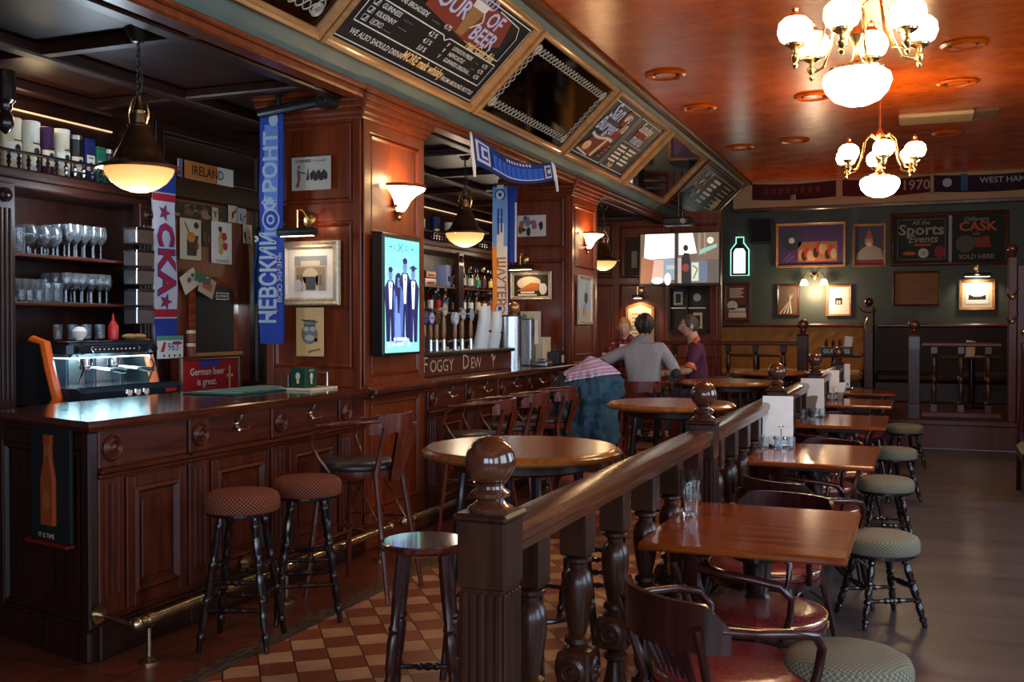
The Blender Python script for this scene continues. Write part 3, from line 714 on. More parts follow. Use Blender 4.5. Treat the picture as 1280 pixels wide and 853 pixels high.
def tower(y, h, w, mat, label):
    t = thing('tap_tower', label, 'beer tap', Tr(-3.93, y, ZD)); m = M(mat)
    rows = []
    for i in range(9):
        u = i/8; z = h*u; dx = .05*math.sin(u*1.8); ww = w*(1-.18*u if u < .9 else .72); d = .07*(1-.25*u)
        rows.append([(dx+d*math.cos(a)*1.0, ww*math.sin(a), z-(.02 if i == 8 else 0)*abs(math.sin(a))) for a in [2*PI*k/20 for k in range(21)]])
    m.strip(rows); m.add([p for p in rows[-1][:-1]], [tuple(range(20))]); m.build('body', None, t, smooth=60)
    lab(M(BLACK).cyl((.05, 0, h*.42), (.12, 0, h*.4), .012, .008, 8).build('spout', None, t), 'small black spout')
tower(9.12, .42, .1, paint(.68, .74, .76, .25), 'wide white beer tower beside the football scarf'); tower(9.42, .38, .06, paint(.6, .68, .7, .2), 'narrow white beer tower just right of the wide one')
# steel cooler column and paper stand, caddy
o = M(STEEL).lathe([(.13, 0), (.13, .52), (.12, .53), (0, .53)], None, 24).build('steel_column', None, None, Tr(-3.95, 9.95, ZT)); tag(o, 'polished steel cylinder standing behind the white beer towers', 'beer cooler')
t = thing('paper_stand', 'white and steel upright dispenser beside the polished cylinder', 'dispenser', Tr(-3.85, 10.28, ZT)); M(STEEL).box(-.06, .06, -.13, .0, 0, .5, .01).build('body', None, t); lab(M(PAPER).box(-.05, .065, 0, .09, .22, .5, .01).build('white_front', None, t), 'white paper front')
o = M(CREAM).box(-.05, .05, -.12, .12, 0, .3, .006).build('paper_box', None, None, Tr(-3.78, 10.5, ZT)); tag(o, 'pale cardboard box on the bar before the bird pillar', 'box')
t = thing('bar_caddy', 'black straw and napkin caddy on the bar before the bird pillar', 'caddy', Tr(-3.66, 10.62, ZT)); m = M(BLACK); m.box(-.06, .06, -.14, .16, 0, .14, .008); m.build('box', None, t)
for i in range(5): M(BLACK).cyl((0, -.08+.05*i, .1), (.01*i-.02, -.08+.06*i, .24+.02*(i % 2)), .004, None, 6).build('straw', None, t)
lab(M(CREAM).box(.061, .064, -.02, .05, .02, .1).build('sticker', None, t), 'cream square sticker')
o = M(STEEL).box(-.1, .06, -.1, .1, 0, .05, .012).box(-.06, .03, -.05, .06, .05, .08, .01).build('card_reader', None, None, Tr(-3.62, 10.1, ZT)); tag(o, 'small grey card reader lying on the bar counter', 'card reader')
t = thing('menu_box', 'black box holding dark cards beside the lit screen on the tap counter', 'box', Tr(-3.84, 7.5, ZD)); M(BLACK).box(-.05, .05, -.05, .1, 0, .13, .005).build('box', None, t); M(IRON).box(-.03, .06, .11, .2, 0, .14, .005).build('card', None, t)
# things on the near counter
t = thing('bar_mat', 'dark green rubber bar mat lying on the near counter', 'mat', Tr(-4.1, 5.65, ZT+.001)); M(paint(.015, .07, .06, .6)).box(-.2, .2, -.42, .42, 0, .012, .005).build('mat', None, t); m = M(paint(.2, .3, .26, .6)); [m.box(-.17, .17, -.36+.16*i, -.28+.16*i, .0121, .0135) for i in range(5)]; m.build('print', None, t)
t = thing('counter_caddy', 'tray with a green drinks box and glass holder by the screen pillar', 'caddy', Tr(-3.85, 5.93, ZT))
lab(M(CREAM).box(-.14, .14, -.14, .2, 0, .015, .004).build('tray', None, t), 'pale wooden tray')
m = M(paint(.012, .05, .03, .4)).box(-.06, .06, -.08, .06, .015, .15, .004); f = frame((-.06, -.081, .015), (1, 0, 0), (0, 0, 1), (0, -1, 0)); m.mat(CREAM).disc(.06, .08, .018, .024, 0, 12, f).rect(.05, .03, .02, .03, 0, f); f = frame((.0615, -.08, .015), (0, 1, 0), (0, 0, 1), (1, 0, 0)); m.text('IRISH', .07, .115, .026, 0, xf=f).disc(.07, .075, .018, .024, 0, 12, f).rect(.06, .025, .02, .03, 0, f); lab(m.build('green_box', None, t), 'dark green box with a cream crest')
lab(M(W_FRAMED).box(-.13, -.075, -.08, .04, .015, .11, .006).build('wooden_block', None, t), 'brown wooden block')
lab(M(STEEL).tube([(-.02, .16, .016), (-.02, .16, .11), (.08, .16, .11), (.08, .16, .016)], .006, 6).build('wire_holder', None, t), 'bent steel wire holder')

for y, z, w, h, c, l in ((10.75, 2.03, .3, .09, W_FRAMED, 'shallow brown wooden crate on the upper back bar shelf beside the screen'), (10.78, 2.125, .26, .08, W_PIL, 'smaller brown crate stacked on the shallow crate'), (11.36, 2.03, .1, .27, paint(.16, .2, .36, .5), 'upright pale blue box on the upper back bar shelf')):
    t = thing('shelf_box', l, 'box', Tr(-5.42, y, z)); M(c).box(-.09, .09, 0, w, 0, h, .006).build('box', None, t); M(MBLACK).box(.0905, .092, w*.2, w*.8, h*.25, h*.5).build('front_print', None, t)
# ---------------------------------------------------------------- boards, mirrors, pictures, scarves
def framed(name, label, cat, xf, w, h, fmat, draw, fw=.05, fd=.035, back=None, group=None, mount=None):
    """xf: bottom left corner of the frame, local x right, y up, z out"""
    t = thing(name, label, cat, xf, group)
    m = M(fmat).hframe(w, h, [(0, 0), (0, fd*.7), (fw*.2, fd), (fw*.5, fd*.75), (fw*.75, fd*.85), (fw, fd*.35), (fw, .004)]); m.build('frame', None, t, smooth=25)
    m = M(back or PAPER).rect(fw*.9, fw*.9, w-1.8*fw, h-1.8*fw, .006)
    if mount: m.mat(mount).hframe(w-2*fw, h-2*fw, [(0, .009), (min(w, h)*.13, .009), (min(w, h)*.135, .007)], x0=fw, y0=fw)
    draw(m, fw, fw, w-2*fw, h-2*fw); m.build('picture', None, t, smooth=0)
    return t
Z1 = .011
def knot(m, w, h, x0, y0, amp, per, r, z):
    """two interlaced strands round a rectangle"""
    for (ax, ay, bx, by) in ((x0, y0, x0+w, y0), (x0+w, y0, x0+w, y0+h), (x0+w, y0+h, x0, y0+h), (x0, y0+h, x0, y0)):
        L = math.hypot(bx-ax, by-ay); n = max(2, round(L/per)); ux, uy = (bx-ax)/L, (by-ay)/L
        for s in (0, PI):
            m.tube([(ax+ux*L*i/(n*8)-uy*amp*math.sin(PI*i/4+s), ay+uy*L*i/(n*8)+ux*amp*math.sin(PI*i/4+s), z+.004*math.cos(PI*i/4+s)) for i in range(n*8+1)], r, 4)
    for cx, cy in ((x0, y0), (x0+w, y0), (x0+w, y0+h), (x0, y0+h)):
        for k in range(3): m.tube([(cx+amp*(1.3-.3*k)*math.cos(a), cy+amp*(1.3-.3*k)*math.sin(a), z) for a in [2*PI*i/14 for i in range(14)]], r, 4, True)
KN = paint(.42, .36, .28, .4)
def mirror(label, y0, w, knots, mmat=DMIRROR):
    def d(m, x, y, ww, hh): pass
    t = framed('framed_mirror', label, 'mirror', on_cove(y0, .16), w, .88, W_FRAME, d, .06, .05, mmat, 'mirrors on the sloping cove')
    if knots:
        m = M(KN); knot(m, w-.32, .88-.32, .16, .16, .034, .15, .005, .012); lab(m.build('knotwork_border', None, t, smooth=60), 'pale interlaced knotwork border')
    return t
mirror('large dark knotwork mirror cut off by the top edge, left of the beer board', 2.95, 2.38, True)
mirror('large dark knotwork mirror between the beer board and the burger board', 7.66, 2.16, True)
mirror('plain gilt mirror reflecting wall lamps, between two chalkboards', 12.28, 2.1, False, MIRROR)
CH = paint(.012, .012, .013, .45); CW = paint(.68, .66, .62, .6); CO = paint(.75, .5, .22, .6); CB = paint(.45, .5, .75, .6); CR = paint(.2, .035, .02, .6); CRR = paint(.4, .06, .03, .6)
def beer(m, x, y, w, h):
    z = Z1; T_ = lambda s, a, b, sz, c=CW, bold=.012, sx=1, sh=.15, al='LEFT': (m.mat(c), m.text(s, x+a, y+b, sz, z+.002, sx=sx, bold=bold, al=al, shear=sh))
    m.mat(CW)
    for r in ((.02, .02, w-.04, h-.04),): m.line([(x+r[0], y+r[1]), (x+r[0]+r[2], y+r[1]), (x+r[0]+r[2], y+r[1]+r[3]), (x+r[0], y+r[1]+r[3]), (x+r[0], y+r[1])], .008, z)
    m.line([(x+.1, y+.155), (x+w-.1, y+.155), (x+w-.1, y+.36), (x+1.18, y+.36), (x+1.13, y+.33), (x+1.08, y+.36), (x+.1, y+.36), (x+.1, y+.155)], .009, z)
    m.line([(x+.62, y+.52), (x+.2, y+.52)], .008, z); m.line([(x+1.35, y+.40), (x+w-.12, y+.40), (x+w-.12, y+.62), (x+w-.2, y+.7), (x+1.5, y+.72)], .008, z)
    m.mat(CR).poly([(x+.62, y+.47), (x+1.5, y+.38), (x+1.85, y+.5), (x+1.75, y+.7), (x+1.2, y+h-.03), (x+.7, y+h-.03)], z)
    T_('THE', .8, .72, .1, CB); T_('WORLD', .98, .72, .12, CB); T_('OUR', .7, .58, .19, CB, .02, 1.1, 0); T_('OF', 1.42, .63, .17, CB, .02, 1.1, 0); T_('BEER', 1.35, .49, .17, CB, .02, 1.1, 0)
    m.mat(paint(.3, .16, .06, .5)).poly([(x+1.16, y+.42), (x+1.27, y+.42), (x+1.33, y+.64), (x+1.12, y+.64)], z+.003); m.mat(CW).poly([(x+1.12, y+.64), (x+1.33, y+.64), (x+1.34, y+.7), (x+1.11, y+.7)], z+.003); m.line([(x+1.33, y+.64), (x+1.39, y+.58), (x+1.29, y+.5)], .015, z+.003)
    for i, (a, b) in enumerate((('ATHANS BROADSIDE', '4,7%'), ('GUINNESS', '4,2 %'), ('KILKENNY', '4,3 %'), ('ЦСКО', '5,0 %'))):
        yy = .42-.062*i if i == 0 else .385-.062*i
        m.mat(CW).line([(x+.16, yy+y-.015), (x+.18, yy+y-.02), (x+.2, yy+y+.02)], .01, z+.002); m.line([(x+.15, y+yy-.02), (x+.21, y+yy-.02), (x+.21, y+yy+.02), (x+.15, y+yy+.02), (x+.15, y+yy-.02)], .004, z+.002)
        T_(a, .25, yy, .052); T_('. . . . .', .25+.034*len(a)+.03, yy, .05); T_(b, .9 if i else 1.0, yy, .055)
    for i, (a, b) in enumerate((('LONDON PRIDE', '4,7%'), ('NEWCASTLE', '4,7%'), ('GUINNESS ORIGINAL', '4,2%'))):
        yy = .315-.052*i; T_('V', 1.2, yy, .05); T_(a, 1.3, yy, .046); T_('. . .', 1.72, yy, .046); T_(b, 1.83, yy, .048)
    T_('WE ALSO SHOULD DRINK', .14, .085, .058); T_('MORE malt whisky', .82, .1, .1, CO, .025, .8); T_('FROM AROUND BOTTLE', 1.45, .08, .05)
    T_('real Cask Ale', 1.42, .395, .1, CO, .025, .9)
framed('chalkboard', 'large chalkboard headed OUR WORLD OF BEER on the sloping cove', 'chalkboard', on_cove(5.36, .16), 2.22, .88, W_FRAME, beer, .06, .05, CH, 'chalkboards on the sloping cove')
def burger(m, x, y, w, h):
    z = Z1; m.mat(CW)
    for a, b in ((.05, w*.5), (w*.53, w-.05)): m.line([(x+a, y+.04), (x+b-.02, y+.04), (x+b, y+.06), (x+b, y+h-.06), (x+b-.04, y+h-.04), (x+a, y+h-.04), (x+a, y+.04)], .008, z)
    m.mat(CR).poly([(x+.1, y+.08), (x+.6, y+.08), (x+.9, y+.35), (x+.95, y+.6), (x+.3, y+.3)], z+.0005).disc(x+.72, y+.62, .13, .1, z+.0005)
    m.mat(CB).text('San', x+.38, y+.62, .27, z+.002, bold=.02, shear=.3).text('Burger', x+.42, y+.44, .22, z+.002, bold=.025, shear=.25).mat(CW).text('№2', x+.75, y+.62, .12, z+.003, bold=.02).text('10', x+.85, y+.5, .16, z+.003, bold=.02)
    for i in range(12): m.disc(x+.2+.055*i, y+.31-.02*math.sin(i*.5), .03, .022, z+.003, 8)
    m.mat(CO).poly([(x+.55, y+.07), (x+.63, y+.07), (x+.72, y+.32), (x+.66, y+.34)], z+.002).disc(x+.3, y+.16, .1, .06, z+.003).mat(CW).line([(x+.12, y+.09), (x+.5, y+.06)], .02, z+.003)
    for i in range(4): m.mat(CRR).rect(x+.78+.02*i, y+.1+.05*i, .1, .025, z+.002)
    m.mat(CR).poly([(x+1.25, y+.52), (x+1.7, y+.5), (x+1.75, y+.62), (x+1.3, y+.64)], z+.001)
    m.mat(CW).text('Sunday', x+1.5, y+.64, .17, z+.002, bold=.02, shear=.2).mat(CB).text('menu', x+1.5, y+.48, .19, z+.002, bold=.02).mat(CW).line([(x+1.12, y+.4), (x+1.88, y+.4)], .006, z)
    for i in range(5):
        for a, b in ((1.15, .25+.05*(i % 2)), (1.5, .3-.04*(i % 3))): m.rect(x+a, y+.33-.05*i, b, .026, z+.002)
    m.mat(CO).text('fresh', x+1.35, y+.085, .09, z+.002, bold=.02)
framed('chalkboard', 'chalkboard with burger drawing and Sunday menu on the sloping cove', 'chalkboard', on_cove(9.92, .16), 2.16, .88, W_FRAME, burger, .06, .05, CH, 'chalkboards on the sloping cove')
def lastb(m, x, y, w, h):
    z = Z1; random.seed(5); m.mat(CW).line([(x+.06, y+.06), (x+w-.06, y+.06), (x+w-.06, y+h-.06), (x+.06, y+h-.06), (x+.06, y+.06)], .006, z)
    for i in range(26): m.mat((paint(.15, .25, .5, .6), CW, paint(.25, .4, .55, .6))[i % 3]).disc(x+.35+.25*random.random()+.018*i, y+.2+.5*random.random(), .05, .04, z+.001+.0002*i, 9)
    for i in range(6): m.mat(CW if i < 4 else CB).rect(x+1.2, y+.6-.08*i, .5-.06*(i % 3), .045, z+.002)
    for i in range(7): m.mat(paint(.3, .28, .26, .6)).rect(x+2.0+.04*(i % 2), y+.62-.075*i, .6, .02, z+.002)
    m.mat(paint(.3, .2, .1, .6)).disc(x+2.5, y+.3, .2, .12, z+.001)
framed('chalkboard', 'farthest chalkboard on the cove, blue drawing and dim writing', 'chalkboard', on_cove(14.5, .16), 3.05, .88, W_FRAMED, lastb, .06, .05, CH, 'chalkboards on the sloping cove')
# --- panel wall between the glass cabinet and the first pillar
m = M(W_DARK).box(-5.7, -5.3, 6.15, 7.5, 0, 3.2); g = on_px((-5.3, 6.15, 0)); panels(m, g, 1.35, 3.1, 1, [.98, 2.64, 3.1], .14, .02); m.mat(W_PIL).box(-5.3, -5.285, 6.32, 7.3, 1.1, 2.55)
m.mat(W_TOP).box(-5.3, -5.03, 6.15, 7.5, .93, .97, .008).mat(W_DARK).box(-5.3, -5.08, 6.15, 7.5, 0, .93)
S('wall_bar_panel', m)
def flat(name, label, cat, o, w, h, draw, base=PAPER, th=.008, group=None, tilt=0, face=on_px, rb=.01, part='print'):
    """card or tin sign: thin board and its print"""
    t = thing(name, label, cat, face(o) @ Rz(tilt), group)
    M(base).box(0, w, 0, h, 0, th, .003).build('board', None, t)
    m = M(base); draw(m, w, h, th+.0012); m.build(part, None, t, smooth=0); return t
def ireland(m, w, h, z):
    m.mat(paint(.6, .2, .05, .5)).rect(.05, .0, w*.62, h, z).mat(WHITE).rect(w*.7, 0, w*.3, h, z).mat(paint(.2, .15, .3, .5)).rect(0, 0, .07, h, z); m.mat(BLACK).text('IRELAND', w*.52, h*.5, h*.75, z+.001, sx=.95, bold=.01)
flat('number_plate', 'orange and white plate reading IRELAND high on the bar panel', 'sign', (-5.275, 6.38, 2.71), .68, .14, ireland, WHITE)
def photo(cols, n=9, seed=1):
    def d(m, w, h, z):
        random.seed(seed)
        for i in range(n): m.mat(cols[i % len(cols)]).disc(w*(.12+.76*random.random()), h*(.15+.7*random.random()), w*(.05+.09*random.random()), h*(.06+.16*random.random()), z+.0003*i, 10)
    return d
bn, dk, og = paint(.14, .07, .035, .5), paint(.03, .025, .02, .5), paint(.6, .2, .03, .5)
flat('picture_strip', 'long dark group photo above the two tin posters', 'picture', (-5.275, 6.28, 2.4), .5, .12, photo([bn, dk, paint(.3, .2, .13, .5)], 16, 2), dk)
for i, (y, z, w, h, c, l) in enumerate(((6.79, 2.4, .08, .12, CREAM, 'small cream card right of the long group photo'), (6.88, 2.4, .1, .13, dk, 'small black card beside the cream card'), (7.0, 2.42, .12, .14, CREAM, 'pale square card with scribbles, upper right of the panel'), (7.13, 2.42, .11, .13, paint(.45, .55, .6, .5), 'pale blue card at the upper right of the panel'), (7.2, 2.26, .12, .16, CREAM, 'cream card on the right stile, below the blue card'), (6.27, 2.22, .08, .18, WHITE, 'narrow white card half behind the white hockey scarf'))):
    flat('pinned_card', l, 'card', (-5.275, y, z), w, h, photo([bn, dk], 4, i), c, .004, 'cards pinned to the bar panel')
def poster1(m, w, h, z):
    m.mat(dk).poly([(w*.3, h*.1), (w*.75, h*.1), (w*.85, h*.6), (w*.3, h*.62)], z).mat(og).disc(w*.5, h*.55, w*.2, h*.13, z+.001).mat(dk).line([(w*.2, h*.9), (w*.45, h*.6)], .012, z+.001).disc(w*.75, h*.85, w*.12, h*.08, z).mat(RED).disc(w*.8, h*.35, w*.07, h*.09, z+.001)
def poster2(m, w, h, z):
    m.mat(paint(.5, .35, .1, .5)).disc(w*.45, h*.5, w*.14, h*.3, z).mat(RED).disc(w*.6, h*.65, w*.14, h*.1, z+.001).disc(w*.65, h*.42, w*.12, h*.1, z+.001).mat(dk).disc(w*.4, h*.82, w*.1, h*.07, z+.001).mat(CREAM).line([(w*.45, h*.6), (w*.3, h*.25)], .018, z+.002).mat(BLACK).text('GUINNESS', w*.5, h*.06, .035, z+.001, bold=.01)
flat('tin_poster', 'tin poster with a dark figure and orange disc on the bar panel', 'poster', (-5.275, 6.4, 2.08), .25, .32, poster1, CREAM)
flat('tin_poster', 'cream tin poster with red and gold figure, right of the orange disc poster', 'poster', (-5.275, 6.78, 2.07), .26, .34, poster2, PAPER)
flat('tin_badge', 'small dark round-topped badge between the two tin posters', 'sign', (-5.275, 6.67, 2.2), .1, .18, photo([paint(.2, .06, .03, .5)], 3, 4), dk)
for i, (y, z, a, c, l) in enumerate(((6.42, 1.8, .5, CREAM, 'cream folded leaflet pinned left of the chalkboard'), (6.55, 1.84, -.35, paint(.55, .4, .28, .6), 'tan leaflet with a red block, tilted over the chalkboard corner'), (6.5, 1.92, -.15, paint(.05, .14, .06, .6), 'small dark green flag on the leaflets'))):
    flat('leaflet', l, 'leaflet', (-5.24+.012*i, y, z), .19, .15 if i < 2 else .07, (lambda m, w, h, z: m.mat(paint(.45, .1, .05, .6)).rect(w*.2, h*.3, w*.6, h*.4, z)) if i == 1 else photo([bn, CREAM], 3, i), c, .005, 'leaflets pinned to the bar panel', a)
# small chalkboard with an arched top
t = thing('arched_chalkboard', 'blank dark chalkboard with arched wooden frame on the bar panel', 'chalkboard', on_px((-5.275, 6.5, 1.34)))
arc = lambda w, h, r: [(r, 0), (w-r, 0), (w-r, h-.12)]+[(w/2+(w/2-r)*math.cos(a), h-.12+(.12-r)*math.sin(a)) for a in [PI*i/12 for i in range(1, 12)]]+[(r, h-.12)]
M(W_TABLE).prism(arc(.6, .62, 0), 0, .02).build('frame', None, t); m = M(paint(.014, .012, .01, .7)).prism(arc(.6, .62, .06), .02, .022); m.mat(PAPER).line([(.31, .44), (.47, .44), (.47, .49), (.31, .49), (.31, .44)], .006, .024).text('GUINNESS', .39, .465, .03, .0235); m.build('slate', None, t); M(W_FRAME).box(-.03, .63, -.02, .012, 0, .05, .006).build('ledge', None, t)
def german(m, x, y, w, h):
    m.mat(paint(.34, .012, .015, .4)).rect(x, y+.015, w, h-.02, Z1).mat(paint(.04, .05, .25, .4)).rect(x+w*.3, y+h-.05, w*.35, .05, Z1+.001).mat(CW).text('German beer', x+w*.43, y+h*.68, .075, Z1+.002, bold=.008).text('is great.', x+w*.42, y+h*.4, .075, Z1+.002, bold=.008).mat(paint(.6, .45, .3, .4)).rect(x+w*.82, y+.02, .02, h*.75, Z1+.002).rect(x+w*.78, y+h*.5, .08, .02, Z1+.002).mat(WHITE).rect(x+.01, y+.03, .07, .012, Z1+.002).mat(paint(.5, .1, .1, .4)).rect(x+w*.3, y+h*.22, .2, .007, Z1+.002)
framed('framed_sign', 'red framed sign reading German beer is great above the counter', 'sign', on_px((-5.03+.005, 6.08, 1.0)), .72, .335, W_FRAMED, german, .03, .03, RED)
def plate(m, w, h, z):
    m.mat(paint(.1, .3, .2, .5)).rect(0, h*.8, w, h*.2, z).mat(RED).poly([(w*.12, h*.3), (w*.25, h*.75), (w*.33, h*.7), (w*.25, h*.3)], z).disc(w*.75, h*.68, w*.2, h*.08, z).mat(paint(.05, .1, .3, .5)).text('963', w*.6, h*.5, .085, z+.001, bold=.005).mat(BLACK); [m.disc(w*(.25+.2*i), h*.13, .01, .01, z) for i in range(4)]
flat('number_plate', 'white souvenir plate with red lobster reading 963 under the hockey scarf', 'sign', (-5.2, 6.05, 1.32), .29, .17, plate, WHITE, .006)
for i, z in enumerate((1.34, 1.44)):
    o = M(paint(.25, .06, .04, .5)).lathe([(.035, 0), (.038, .06), (.03, .07)], None, 12); o.mat(CREAM).lathe([(.036, .065), (.036, .09), (0, .092)], None, 12); o = o.build('spice_jar', None, None, Tr(-5.22, 6.46, z)); tag(o, ('lower of two small cream-lidded red jars beside the 963 plate', 'upper of two small cream-lidded red jars beside the 963 plate')[i], 'jar', 'red jars beside the plate')
# ---- scarves
def scarf(label, xf, w, L, body, draw, wave=.012, fringe=None, group='football scarves'):
    """hangs down from local origin, x right, y down to -L"""
    t = thing('football_scarf', label, 'scarf', xf, group); n = 24
    fz = lambda x, y: wave*math.sin(y*7+x*9)+.008
    rows = [[(w*(j/6-.5)*(1+.03*math.sin(i*.9)), -L*i/n, fz(w*(j/6-.5), -L*i/n)) for j in range(7)] for i in range(n+1)]
    m = M(body).strip(rows[::-1]); m.strip([[(x, y, z-.012) for x, y, z in r] for r in rows])
    k = len(m.v); g = M(body); draw(g, w, L)
    g.v = [(x, y, fz(x, y)+.004+z) for x, y, z in g.v]
    m.build('knitted_band', None, t, smooth=60); g.build('pattern', None, t, smooth=0)
    if fringe:
        f = M(fringe)
        for i in range(14): f.tube([(w*(i/13-.5), -L, .006), (w*(i/13-.5)+.004, -L-.05, .01), (w*(i/13-.5)-.003, -L-.09, .006)], .006, 4)
        f.build('fringe', None, t)
    return t
def grid_rect(m, x0, y0, x1, y1, z=0, n=10):
    for i in range(n): m.rect(x0, y0+(y1-y0)*i/n, x1-x0, (y1-y0)/n, z)
    return m
def star(m, x, y, r, z): return m.poly([(x+(r if i % 2 == 0 else r*.42)*math.cos(PI/2+PI*i/5-PI/2), y+(r if i % 2 == 0 else r*.42)*math.sin(PI/2+PI*i/5-PI/2)) for i in range(10)], z)
SB, SR, SW = paint(.02, .05, .3, .8), paint(.4, .02, .04, .8), paint(.6, .6, .66, .8)
def cska(m, w, L):
    grid_rect(m.mat(SB), -w/2, -.16, w/2, 0); grid_rect(m.mat(SB), -w/2, -L, w/2, -L+.2); grid_rect(m.mat(SR), -w/2, -.225, w/2, -.17, 0, 3); grid_rect(m.mat(SR), -w/2, -L+.21, w/2, -L+.27, 0, 3)
    for s, y in (('C', -.475), ('K', -.655), ('A', -.835)):
        m.mat(SB).text(s, 0, y, .25, .001, -PI/2, 1, .055).mat(SR).text(s, 0, y, .25, .002, -PI/2, 1, .02)
    for y in (-.31, -.975): star(m.mat(SB), 0, y, .07, .001); star(m.mat(SR), 0, y, .05, .002)
    m.mat(paint(.2, .25, .5, .8)).text('СКА', 0, -.09, .07, .001).text('СКА', 0, -L+.12, .07, .001); star(m.mat(SW), 0, -L+.03, .04, .002)
scarf('white scarf with three red and blue letters hanging by the glass cabinet', on_px((-5.235, 6.17, 2.72)) @ Rz(.015), .25, 1.3, SW, cska, .006)
def nevsky(m, w, L):
    grid_rect(m.mat(paint(.1, .2, .5, .8)), -w*.3, -L*.55, w*.3, -.12, 0, 14)
    c = paint(.33, .39, .5, .8)
    m.mat(c).text('НЕВСКИЙ', -w*.1, -L*.72, .185, .001, PI/2, .72, .03).text('ФРОНТ', 0, -L*.27, .15, .001, PI/2, 1.05, .03).text('ВСЮ ЖИЗНЬ', w*.36, -L*.72, .05, .001, PI/2, 1.1, .015)
    m.disc(0, -L*.475, .075, z=.001).mat(SB).disc(0, -L*.475, .062, z=.002).mat(c).disc(0, -L*.475, .035, z=.003).mat(SB).disc(0, -L*.475, .02, z=.004).mat(c).disc(.02, -.09, .04, .045, z=.001).poly([(-.05, -L+.16), (.06, -L+.24), (-.03, -L+.22)], .002)
scarf('long blue scarf with grey Cyrillic letters hanging before the screen pillar', on_my((-4.215, 6.09, 3.1)), .19, 1.66, SB, nevsky, .006)
def shakh(m, w, L):
    grid_rect(m.mat(paint(.15, .3, .6, .8)), -w/2, -.62, w/2, -.02, .0005, 8); grid_rect(m.mat(paint(.6, .6, .6, .8)), -w*.2, -.8, w*.25, -.0, .001, 9); grid_rect(m.mat(paint(.7, .24, .04, .8)), -w/2, -L, -w*.2, -.62, .0005, 8); grid_rect(m.mat(paint(.65, .63, .6, .8)), -w*.2, -L, w/2, -.62, .0005, 8)
    m.mat(SB).disc(0, -.1, .06, z=.002).mat(SW).disc(0, -.1, .045, z=.003).mat(SB).disc(0, -.1, .02, z=.004); m.rect(-.03, -.5, .022, .27, .002).rect(.008, -.48, .018, .25, .002)
    m.mat(paint(.35, .14, .03, .8)).text('ШАХТЕР', .01, -.97, .13, .003, -PI/2, .9, .03).mat(paint(.5, .2, .08, .8)).disc(0, -L+.06, .06, z=.004).mat(SW).disc(0, -L+.06, .04, z=.005).mat(SB).disc(0, -L+.06, .02, .03, z=.006)
scarf('blue, white and orange lettered scarf behind the white beer towers', on_my((-3.905, 9.58, 2.98)), .165, 1.31, SB, shakh, .006)
scarf('narrow deep blue scarf with a white edge behind the orange scarf', on_my((-3.79, 9.62, 2.95)), .1, .75, SB, lambda m, w, L: grid_rect(m.mat(SW), w*.3, -L, w*.5, -.15, .001, 8), .004)
# folded blue scarf on a hook beside the panel
t = thing('folded_scarf', 'folded blue and white scarf hanging on a hook right of the panel', 'scarf', Tr(-5.18, 7.32, 2.3))
rows = []
for i in range(9):
    z = -.55*i/8; w = .05+.07*min(1, i/4)
    rows.append([(.03+.025*math.cos(5*a), w*(a/PI*2-1), z) for a in [PI*j/16 for j in range(17)]])
m = M(paint(.02, .1, .35, .8)).strip(rows).strip([[(x-.03, y, z) for x, y, z in r][::-1] for r in rows]); m.build('scarf_cloth', None, t, smooth=60)
m = M(SW).strip([[(x+.003, y, z) for x, y, z in [(.03+.025*math.cos(5*a), .122*(a/PI*2-1), zz) for a in [PI*j/16 for j in range(17)]]] for zz in (-.49, -.56)]); m.build('white_end', None, t, smooth=60)
lab(M(IRON).tube([(-.05, 0, .03), (.02, 0, .04), (.05, 0, .0), (.04, 0, -.03)], .012, 8).ball((.0, 0, .06), .05, 10).build('hook', None, t), 'black hook')
# scarf sagging along the cove edge
t = thing('draped_scarf', 'blue scarf with white fringes sagging along the lower edge of the cove', 'scarf', Tr(-3.425, 7.72, 3.17)); n = 28
def sag(u, v): return (.012+.02*math.sin(u*9)+.03*(1-v), 1.98*u, -.1*math.sin(PI*u)-(.25-.08*u)*(1-v)+.045*u-.02)
rows = [[sag(i/n, j/5) for i in range(n+1)] for j in range(6)]
m = M(paint(.012, .035, .16, .8)).strip(rows).strip([[(x-.014, y, z) for x, y, z in r] for r in rows[::-1]]); m.build('knitted_band', None, t, smooth=60)
m = M(paint(.03, .13, .6, .8))
def patch(m, u0, u1, v0, v1, off=.006, k=6): return m.strip([[(sag(u0+(u1-u0)*i/k, v)[0]+off, *sag(u0+(u1-u0)*i/k, v)[1:]) for i in range(k+1)] for v in [v0+(v1-v0)*j/3 for j in range(4)]])
patch(m, .2, .84, .2, .72, .006, 16)
m.mat(SW); patch(m, .03, .16, .15, .88); patch(m, .86, .96, .15, .85); patch(m, .18, .84, .14, .19, .007, 16)
for i in range(9): patch(m, .4+.035*i, .42+.035*i, .8, .92, .007, 2)
m.mat(SB); patch(m, .05, .14, .25, .8, .01); patch(m, .875, .945, .25, .75, .01); m.mat(SW); patch(m, .07, .13, .32, .42, .013); patch(m, .07, .09, .32, .72, .013); patch(m, .07, .13, .62, .72, .013); patch(m, .89, .935, .4, .62, .013)
m.mat(paint(.012, .04, .22, .8))
for i in range(9): u = .24+.066*i; m.strip([[(sag(u+.03*abs(v-.45)*2, v)[0]+.009, sag(u+.03*abs(v-.45)*2, v)[1]+d, sag(u, v)[2]) for d in (0, .02)] for v in (.22, .3, .45, .6, .7)])
m.build('pattern', None, t, smooth=0)
for u, s in ((0, -1), (1, 1)):
    m = M(PAPER)
    for j in range(16):
        a = sag(u, j/15); m.tube([a, (a[0]+.02, a[1]+s*.03, a[2]-.03), (a[0]+.025, a[1]+s*.035, a[2]-.12-.01*(j % 3))], .011, 5)
    m.build('fringe', None, t)
